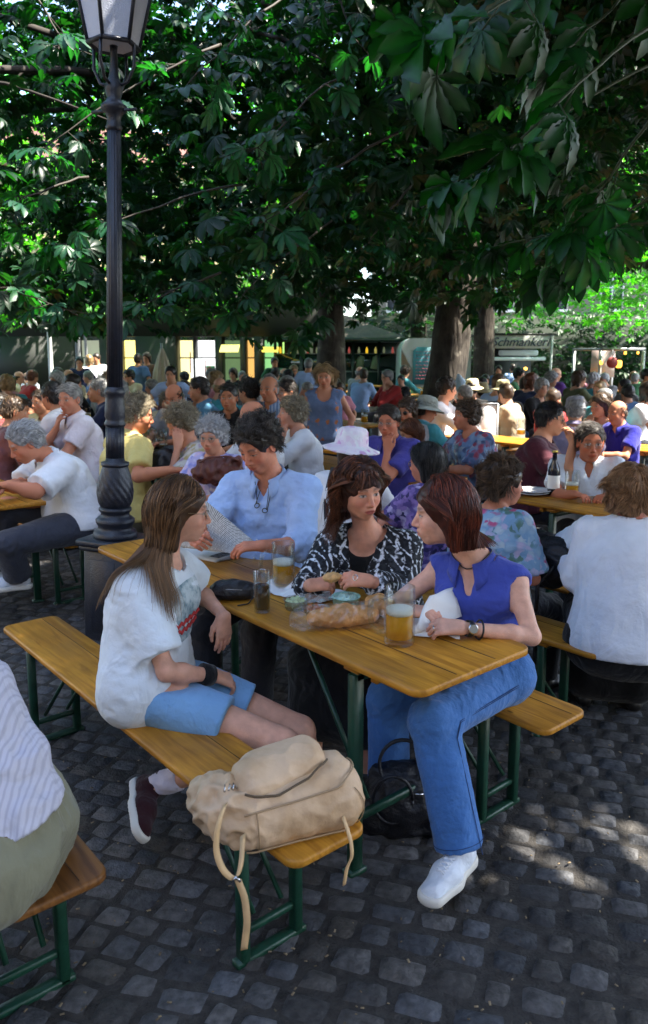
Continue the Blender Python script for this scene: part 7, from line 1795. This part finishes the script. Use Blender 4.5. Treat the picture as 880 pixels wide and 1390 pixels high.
def background():
    # yellow house on the left, set at an angle so that the sun rakes its front; cream house across the back
    building('sunlit pale yellow house front glimpsed through the leaves on the left', -21, 1, 37, 10.5, None, 3, math.radians(-18)*0+math.radians(14), mat('render_yellow', (.40, .32, .16), .85, noise=(.8, .12)))
    building('cream stone house across the back, seen above the kiosk roof', 2.5, 30, 42, 12, None, 4, math.radians(-6), mat('render_cream', (.26, .23, .18), .85, noise=(.6, .15)))
    # unseen houses added behind the viewer and left: block low sky, bounce warm light
    building('tall cream house front closing the square behind the viewer', -26, 26, -13, 9.5, None, 3, PI, mat('render_grey', (.28, .26, .23), .85, noise=(.6, .15)), gap=4.5)
    building('ochre house front closing the square on the left', -26, -2, 0, 11, None, 3, PI/2, mat('render_ochre', (.42, .32, .18), .85, noise=(.6, .15)), gap=4.5)
    # shop front strip under the yellow house
    d = 25.
    def X(px, d): return (px-440)/FPX*d
    def Z(py, d): return at(440, py, d)[2]
    def Y(d): return at(440, 478, d)[1]
    sf = thing('shop_front', 'row of lit shop windows with a yellow awning far behind the tables on the left', 'shop front', (X(150, d), Y(d), 0)); bs = np.array(sf.location)
    DK = mat('shop_dark_frame', (.02, .022, .02), .6)
    x0, x1 = X(-60, d), X(452, d); y = Y(d)
    # dark front with real openings: piers and lintel, recessed lit windows
    m = MB(); m.box(((x0+x1)/2, y+.6, Z(448, d)+.65), (x1-x0, 1.2, 1.7)); m.box(((x0+x1)/2, y+.5, .22), (x1-x0, 1.0, .44))
    opens = [(100, 135), (160, 184), (238, 262), (263, 292), (301, 326), (333, 345), (357, 378), (382, 386), (404, 425)]
    xs = [-60]+[v for o in opens for v in o]+[452]
    for i in range(0, len(xs), 2):
        a, b = X(xs[i], d), X(xs[i+1], d)
        if b-a > .02: m.box(((a+b)/2, y+.5, (Z(448, d)-.2+.44)/2), (b-a, 1.0, Z(448, d)-.2-.44))
    m.build('dark_front', DK, sf, base=bs)
    LIT = lambda nm, c, e: mat('lit_'+nm, c, .6, emit=(c, e))
    looks = {0: ('pale', (.55, .60, .45), .12), 1: ('yellow', (.95, .78, .22), .45), 2: ('cream', (.85, .75, .35), .35), 3: ('white', (.85, .85, .85), .35), 4: ('leaf', (.08, .13, .06), .3), 5: ('amber', (.75, .42, .12), .25), 6: ('green', (.28, .65, .25), .2), 7: ('lime', (.45, .85, .2), .3), 8: ('dim', (.10, .12, .08), .2)}
    for i, (a, b) in enumerate(opens):
        n_, c, e = looks[i]; w = MB(); w.box(((X(a, d)+X(b, d))/2, y+.93, 1.25), (X(b, d)-X(a, d), .05, 1.75)); o = w.build('shop_window', LIT(n_, c, e), sf, base=bs)
        f = MB(); xm = (X(a, d)+X(b, d))/2
        f.box((xm, y+.88, 1.55), (X(b, d)-X(a, d), .03, .04)); f.build('glazing_bar', DK, o, base=bs)
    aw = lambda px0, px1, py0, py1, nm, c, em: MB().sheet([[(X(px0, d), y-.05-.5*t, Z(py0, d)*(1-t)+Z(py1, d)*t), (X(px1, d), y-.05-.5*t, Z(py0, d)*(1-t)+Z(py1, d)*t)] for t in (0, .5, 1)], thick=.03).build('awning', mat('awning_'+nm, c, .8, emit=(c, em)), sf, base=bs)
    aw(301, 326, 469, 478, 'yellow', (.95, .85, .25), .35); aw(357, 379, 472, 478, 'gold', (.9, .65, .1), .3)  # awning cloth glows in place of sunlight falling on it
    ps = MB(); ps.box((X(266, d), y+.3, Z(500, d)), (X(275, d)-X(257, d), .05, .62)); ps.build('poster', mat('poster_white', (.6, .6, .6), .7, emit=((.9, .9, .9), .3)), sf, base=bs)  # poster carries a weak glow of its own
    ps = MB()
    for q in ((256.5, 492, 1.2, 28), (276.5, 500, 1.2, 22), (284, 503, 12, 10)): ps.box((X(q[0], d), y+.26, Z(q[1], d)), (q[2]/FPX*d, .05, q[3]/FPX*d))
    ps.build('poster_border', mat('poster_red', (.6, .06, .04), .7), sf, base=bs)
    ps = MB(); ps.box((X(284, d), y+.2, Z(504, d)), (.28, .05, .34)); ps.build('flower_poster', pattern('flower_poster', 'floral', [(.1, .45, .25), (.75, .75, .75), (.1, .5, .2), (.6, .15, .1)], 9), sf, base=bs)
    # posts
    for (px, dd, w, c, lab) in ((68, 19, .085, (.42, .43, .42), 'pale grey post standing in the crowd at the far left'), (106, 20, .10, (.12, .13, .14), 'dark post left of the lamp post, wider of two'), (117, 20.5, .06, (.18, .19, .2), 'slim grey post left of the lamp post')):
        r = thing('post', lab, 'post', (X(px, dd), Y(dd), 0)); MB().lathe([(w, 0), (w, .1), (w*.7, .12), (w*.62, 2.6), (w*.8, 2.62), (w*.8, 2.7)], n=16).build('shaft', mat('post_'+str(px), c, .6), r, smooth=True)
        MB().box((0, 0, .03), (w*3, w*3, .06), bev=.01).build('foot', mat('post_'+str(px), c, .6), r)
    # closed beige parasol
    dd = 15.5; r = thing('closed_parasol', 'closed beige parasol standing among the far tables', 'parasol', (X(220, dd), Y(dd), 0)); zt = Z(474, dd)
    MB().lathe([(.05, zt-.95), (.19, zt-.9), (.21, zt-.75), (.17, zt-.45), (.10, zt-.2), (.04, zt), (.01, zt+.03)], n=48, mod=lambda a, z: 1+.16*np.cos(a*8+z*2)*(z < zt-.05)).build('folded_canopy', cloth('parasol_beige', (.40, .36, .28)), r, smooth=True)
    MB().tube([(0, 0, 0), (0, 0, zt+.12)], .025, 10).build('pole', mat('grey_metal', (.25, .26, .27), .4), r); MB().lathe([(.28, 0), (.28, .06), (.05, .10)], n=20).build('base_plate', mat('concrete', (.3, .3, .29), .8), r)
    # kiosk
    d = 24.5; y = Y(d); xc = X(462, d); hw = X(552, d)-xc; ze = Z(462, d); r = thing('kiosk', 'dark green kiosk with a low hipped roof and bottles lit along its shelf', 'kiosk', (xc, y+1.6, 0)); bs = np.array(r.location)
    KG = mat('kiosk_green', (.006, .018, .012), .4); 
    MB().add([(xc-hw*1.08, y-.35, ze), (xc+hw*1.10, y-.35, ze), (xc+hw*1.1, y+3.6, ze), (xc-hw*1.08, y+3.6, ze), (xc-.25, y+1.6, Z(424, d)), (xc+.1, y+1.6, Z(424, d))], [[0, 1, 5, 4], [2, 3, 4, 5]], [[1, 2, 5], [3, 0, 4]]).build('roof', mat('kiosk_roof', (.045, .038, .03), .85, noise=(8, .4)), r, base=bs)
    m = MB(); m.box((xc, y+1.6, ze+.02), (hw*2.18, 3.95, .12)).box((xc, y+1.75, .55), (hw*2, 3.2, 1.1)).box((xc, y+3.1, ze/2), (hw*2, .2, ze))
    for t in np.linspace(-1, 1, 6): m.box((xc+t*hw*.985, y+.16, ze/2), (.09, .10, ze))
    m.build('frame', KG, r, base=bs)
    MB().box((xc, y+.25, ze-.42), (hw*1.95, .03, .04)).box((xc, y+.25, 1.12), (hw*1.95, .12, .05)).build('shelf', mat('shelf_grey', (.2, .22, .2), .5), r, base=bs)
    MB().box((xc, y+.22, (1.12+ze-.42)/2), (hw*1.95, .02, ze-.42-1.14)).build('glazing', mat('kiosk_glass', (.010, .03, .02), .06, spec=.9), r, base=bs)
    rng = np.random.default_rng(8)
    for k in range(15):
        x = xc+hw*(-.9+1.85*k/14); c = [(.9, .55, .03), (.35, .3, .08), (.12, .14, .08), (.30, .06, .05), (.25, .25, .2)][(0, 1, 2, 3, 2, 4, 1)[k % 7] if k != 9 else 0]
        MB().lathe([(.035, ze-.40), (.04, ze-.30), (.025, ze-.25), (.012, ze-.20)], n=10, c=(x+rng.uniform(-.05, .05), y+.27, 0)).build('shelf_bottle', mat('lit_bottle%d' % (k % 5), c, .3, emit=(c, .16)), r, smooth=True, base=bs)  # bottles glow themselves, in place of yellow lights along the shelf
    for px in (489, 510):   # reflections in the glass, built as pale green shapes before it
        MB().tube([(X(px, d), y+.19, ze-.5), (X(px+2, d), y+.19, 1.6), (X(px-1, d), y+.19, 1.2)], [.05, .11, .13], 8, flat=((0, 1, 0), .2)).build('curtain', mat('curtain_green', (.16, .22, .13), .8), r, smooth=True, base=bs)
    # white stall with teal menu board
    d = 23.; y = Y(d); xa, xb = X(545, d), X(640, d); zt = Z(459, d); r = thing('stall', 'white rounded stall with a blue menu board beside the sunlit trunk', 'stall', ((xa+xb)/2, y, 0)); bs = np.array(r.location)
    prof = []; 
    g = []
    for yy in (y, y+2.2):
        g.append([(xa, yy, 0), (xa, yy, zt-.35)]+[(xa+.35-.35*math.cos(t), yy, zt-.35+.35*math.sin(t)) for t in np.linspace(0, PI/2, 7)]+[(xb, yy, zt), (xb, yy, 0)])
    MB().sheet(g).build('shell', mat('stall_white', (.36, .38, .38), .6, noise=(3, .15)), r, smooth=False, base=bs)
    f0 = g[0]; mb = MB(); vs = f0+[((xa+xb)/2, y, 0)]; mb.add(vs, None, [[len(f0), i, i+1] for i in range(len(f0)-1)]); mb.build('front_wall', mat('stall_white', (.36, .38, .38), .6), r, base=bs)
    bx0, bx1, bz0, bz1 = X(561, d), X(590, d), Z(522, d), Z(471, d); ch = .12
    pts = [(bx0, bz0), (bx1, bz0), (bx1, bz1-ch), (bx1-ch, bz1), (bx0+ch, bz1), (bx0, bz1-ch)]
    vs = [(x, y-.04, z) for x, z in pts]+[(x, y-.005, z) for x, z in pts]
    mb = MB(); mb.add(vs, [[i, (i+1) % 6, (i+1) % 6+6, i+6][::-1] for i in range(6)], [[0, i, i+1] for i in range(1, 5)]); o = mb.build('menu_board', mat('menu_teal', (.04, .17, .21), .6), r, base=bs)
    w = MB(); rng = np.random.default_rng(4)
    for k in range(9):
        zz = bz1-.14-k*(bz1-bz0-.2)/9; x = bx0+.07
        while x < bx1-.1:
            l = rng.uniform(.03, .10); w.tube([(x, y-.046, zz), (x+l*.4, y-.046, zz+.018), (x+l, y-.046, zz-.004)], .007, 5); x += l+.025
    w.build('menu_writing', mat('menu_red', (.35, .08, .10), .7), o, base=bs)
    # snack stall with lettered fascia
    d = 22.5; y = Y(d); xa, xb = X(664, d), X(748, d); z0, z1 = Z(473, d), Z(455, d); r = thing('snack_stall', 'open snack stall with a pale lettered sign board behind the crowd on the right', 'stall', ((xa+xb)/2, y, 0)); bs = np.array(r.location)
    SG = MB(); SG.box(((xa+xb)/2, y, (z0+z1)/2), (xb-xa+.1, .10, z1-z0), bev=.01); o = SG.build('sign_board', mat('sign_pale', (.34, .36, .33), .6), r, base=bs)
    text_obj('Schmankerl', ((xa+xb)/2-.02, y-.062, (z0+z1)/2-.01), .36, mat('sign_ink', (.02, .03, .06), .6), r, bs, ext=.006)
    m = MB(); m.box(((xa+xb)/2, y+2.2, 1.1), (xb-xa, .12, 2.2)).box((xa+.03, y+1.1, 1.1), (.06, 2.2, 2.2)).box(((xa+xb)/2, y+1.1, z1+.03), (xb-xa+.2, 2.4, .06)).box(((xa+xb)/2, y+.3, .5), (xb-xa, .6, 1.0)); m.build('stall_body', mat('stall_dark', (.018, .022, .022), .6), r, base=bs)
    MB().tube([(xb, y-.05, 0), (xb, y-.05, z1)], .035, 10).build('post', mat('stall_post', (.4, .42, .4), .5), r, base=bs)
    MB().box(((xa+xb)/2, y+.1, Z(487, d)), (xb-xa-.3, .3, .10), bev=.02).box(((xa+xb)/2+.1, y+.6, Z(479, d)), (xb-xa-.7, .4, .16), bev=.03).build('glass_counter', mat('counter_pale', (.35, .45, .45), .3, emit=((.5, .6, .6), .04)), r, base=bs)
    MB().lathe([(.001, 0), (.05, .02), (.05, .08), (.001, .1)], n=12, c=(X(717, d), y+.2, Z(503, d))).build('lamp', mat('lit_amber_lamp', (1, .5, .08), .5, emit=((1, .5, .08), .9)), r, smooth=True, base=bs)
    # pergola frame with lanterns, right edge
    d = 18.5; y = Y(d); r = thing('pergola', 'grey metal pergola frame with orange lanterns and a pale backdrop at the far right', 'pergola', (X(845, d), y, 0)); bs = np.array(r.location); m = MB()
    zt = Z(476, d)
    for px in (816, 874): m.box((X(px, d), y, zt/2), (.07, .07, zt)); m.box((X(px, d), y+2, zt/2), (.07, .07, zt)); m.box((X(px, d), y+1, zt+.035), (.05, 1.95, .05))
    m.box((X(845, d), y, zt+.035), (X(874, d)-X(816, d)+.07, .07, .07)).box((X(845, d), y+2, zt+.035), (X(874, d)-X(816, d)+.07, .07, .07)); m.build('frame', mat('grey_metal', (.25, .26, .27), .4), r, base=bs)
    MB().box((X(858, d), y+1.9, 1.45), (.62, .04, .75)).build('backdrop', pattern('backdrop', 'stain', [(.30, .22, .20), (.36, .33, .33), (.2, .25, .32)], 2.), r, base=bs)
    for (px, py, s_) in ((839, 494, .075), (815, 492, .04), (847, 479, .03), (864, 479, .025)):
        MB().lathe([(s_*.6, -s_*1.2), (s_, -s_*.8), (s_, s_*.8), (s_*.6, s_*1.2)], n=12, c=(X(px, d), y-.1, Z(py, d))).build('lantern', mat('lit_orange', (1, .42, .05), .5, emit=((1, .42, .05), .7)), r, smooth=True, base=bs)
    r = thing('red_sign', 'round dark red sign hanging beside the orange lantern', 'sign', (X(828, d), y-.2, Z(492, d))); MB().lathe([(.001, -.02), (.13, -.02), (.135, 0), (.13, .02), (.001, .02)], n=28, axis=np.array([[1, 0, 0], [0, 0, 1], [0, 1, 0]])).build('disc', mat('dull_red', (.22, .02, .02), .6), r, smooth=True); MB().tube([(0, 0, .13), (0, .0, .30)], .006, 6).build('hanger', mat('grey_metal', (.25, .26, .27), .4), r)
    # low dark hedge closing the far side between the stalls
    rng = np.random.default_rng(12); h = thing('hedge', 'dark clipped hedge closing the garden behind the stalls', 'hedge', (4, 30, 0)); n = 5200
    pos = np.stack([rng.uniform(-15, 19, n), 29+rng.uniform(-.5, .5, n)+0*1, rng.uniform(.1, 3.3, n)**1.0], 1); out = nrm2(np.stack([rng.normal(0, .6, n), -np.ones(n), rng.normal(0, .4, n)], 1))
    leaf_cloud('foliage', pos, out, .30, (.020, .055, .018), leaf_mat('leaf_hedge', (.05, .12, .02), .25, .5), h, np.array([4., 30, 0]), 'maple', False, 91)
    MB().box((-2-2+4-4+2, -.0+.6, 1.6), (34, .5, 3.0)).build('hedge_core', mat('hedge_core', (.012, .02, .010), .9), h)
# ------------------------------------------------------------------ camera, light
SUN_EL, SUN_AZ = math.radians(56), math.radians(-5)
def world_setup():
    cam = bpy.data.cameras.new('camera'); co = bpy.data.objects.new('camera', cam); COL.objects.link(co)
    cam.sensor_fit = 'HORIZONTAL'; cam.sensor_width = 36; cam.lens = 36*FPX/880; cam.shift_y = -45/880
    cam.clip_end = 500; cam.clip_start = .05; cam.dof.use_dof = True; cam.dof.focus_distance = 3.0; cam.dof.aperture_fstop = 8.0
    co.location = (0, 0, CAMH); co.rotation_euler = (PI/2-PIT, 0, 0); sc.camera = co
    w = bpy.data.worlds.new('World'); sc.world = w; w.use_nodes = True
    nt = w.node_tree; sk = nt.nodes.new('ShaderNodeTexSky'); sk.sky_type = 'NISHITA'; sk.sun_disc = False
    # sun direction (towards the sun): x=cos(az) .. azimuth measured from +x counter-clockwise
    d = V(math.cos(SUN_EL)*math.cos(SUN_AZ), math.cos(SUN_EL)*math.sin(SUN_AZ), math.sin(SUN_EL))
    sk.sun_elevation = SUN_EL; sk.sun_rotation = math.atan2(d[0], d[1])
    sk.air_density = .9; sk.dust_density = 1.6; sk.ozone_density = .6
    bg = nt.nodes['Background']; bg.inputs[1].default_value = .15; nt.links.new(sk.outputs[0], bg.inputs[0])
    l = bpy.data.lights.new('sun', 'SUN'); l.energy = 5.0; l.angle = math.radians(.5); l.color = (1, .93, .82)
    o = bpy.data.objects.new('sun', l); COL.objects.link(o)
    o.rotation_euler = Vector(tuple(d)).to_track_quat('Z', 'Y').to_euler()
    vs = sc.view_settings; vs.view_transform = 'Standard'; vs.look = 'None'; vs.exposure = EXPO; vs.gamma = 1; vs.use_curve_mapping = False
EXPO = 2.55
def sky_dome(): pass
foreground(); fg_props(); rucksack(); black_bag(); mid_people(); far_crowd(); more_tables(); ground(); lamp_post(); trees(); background(); world_setup()
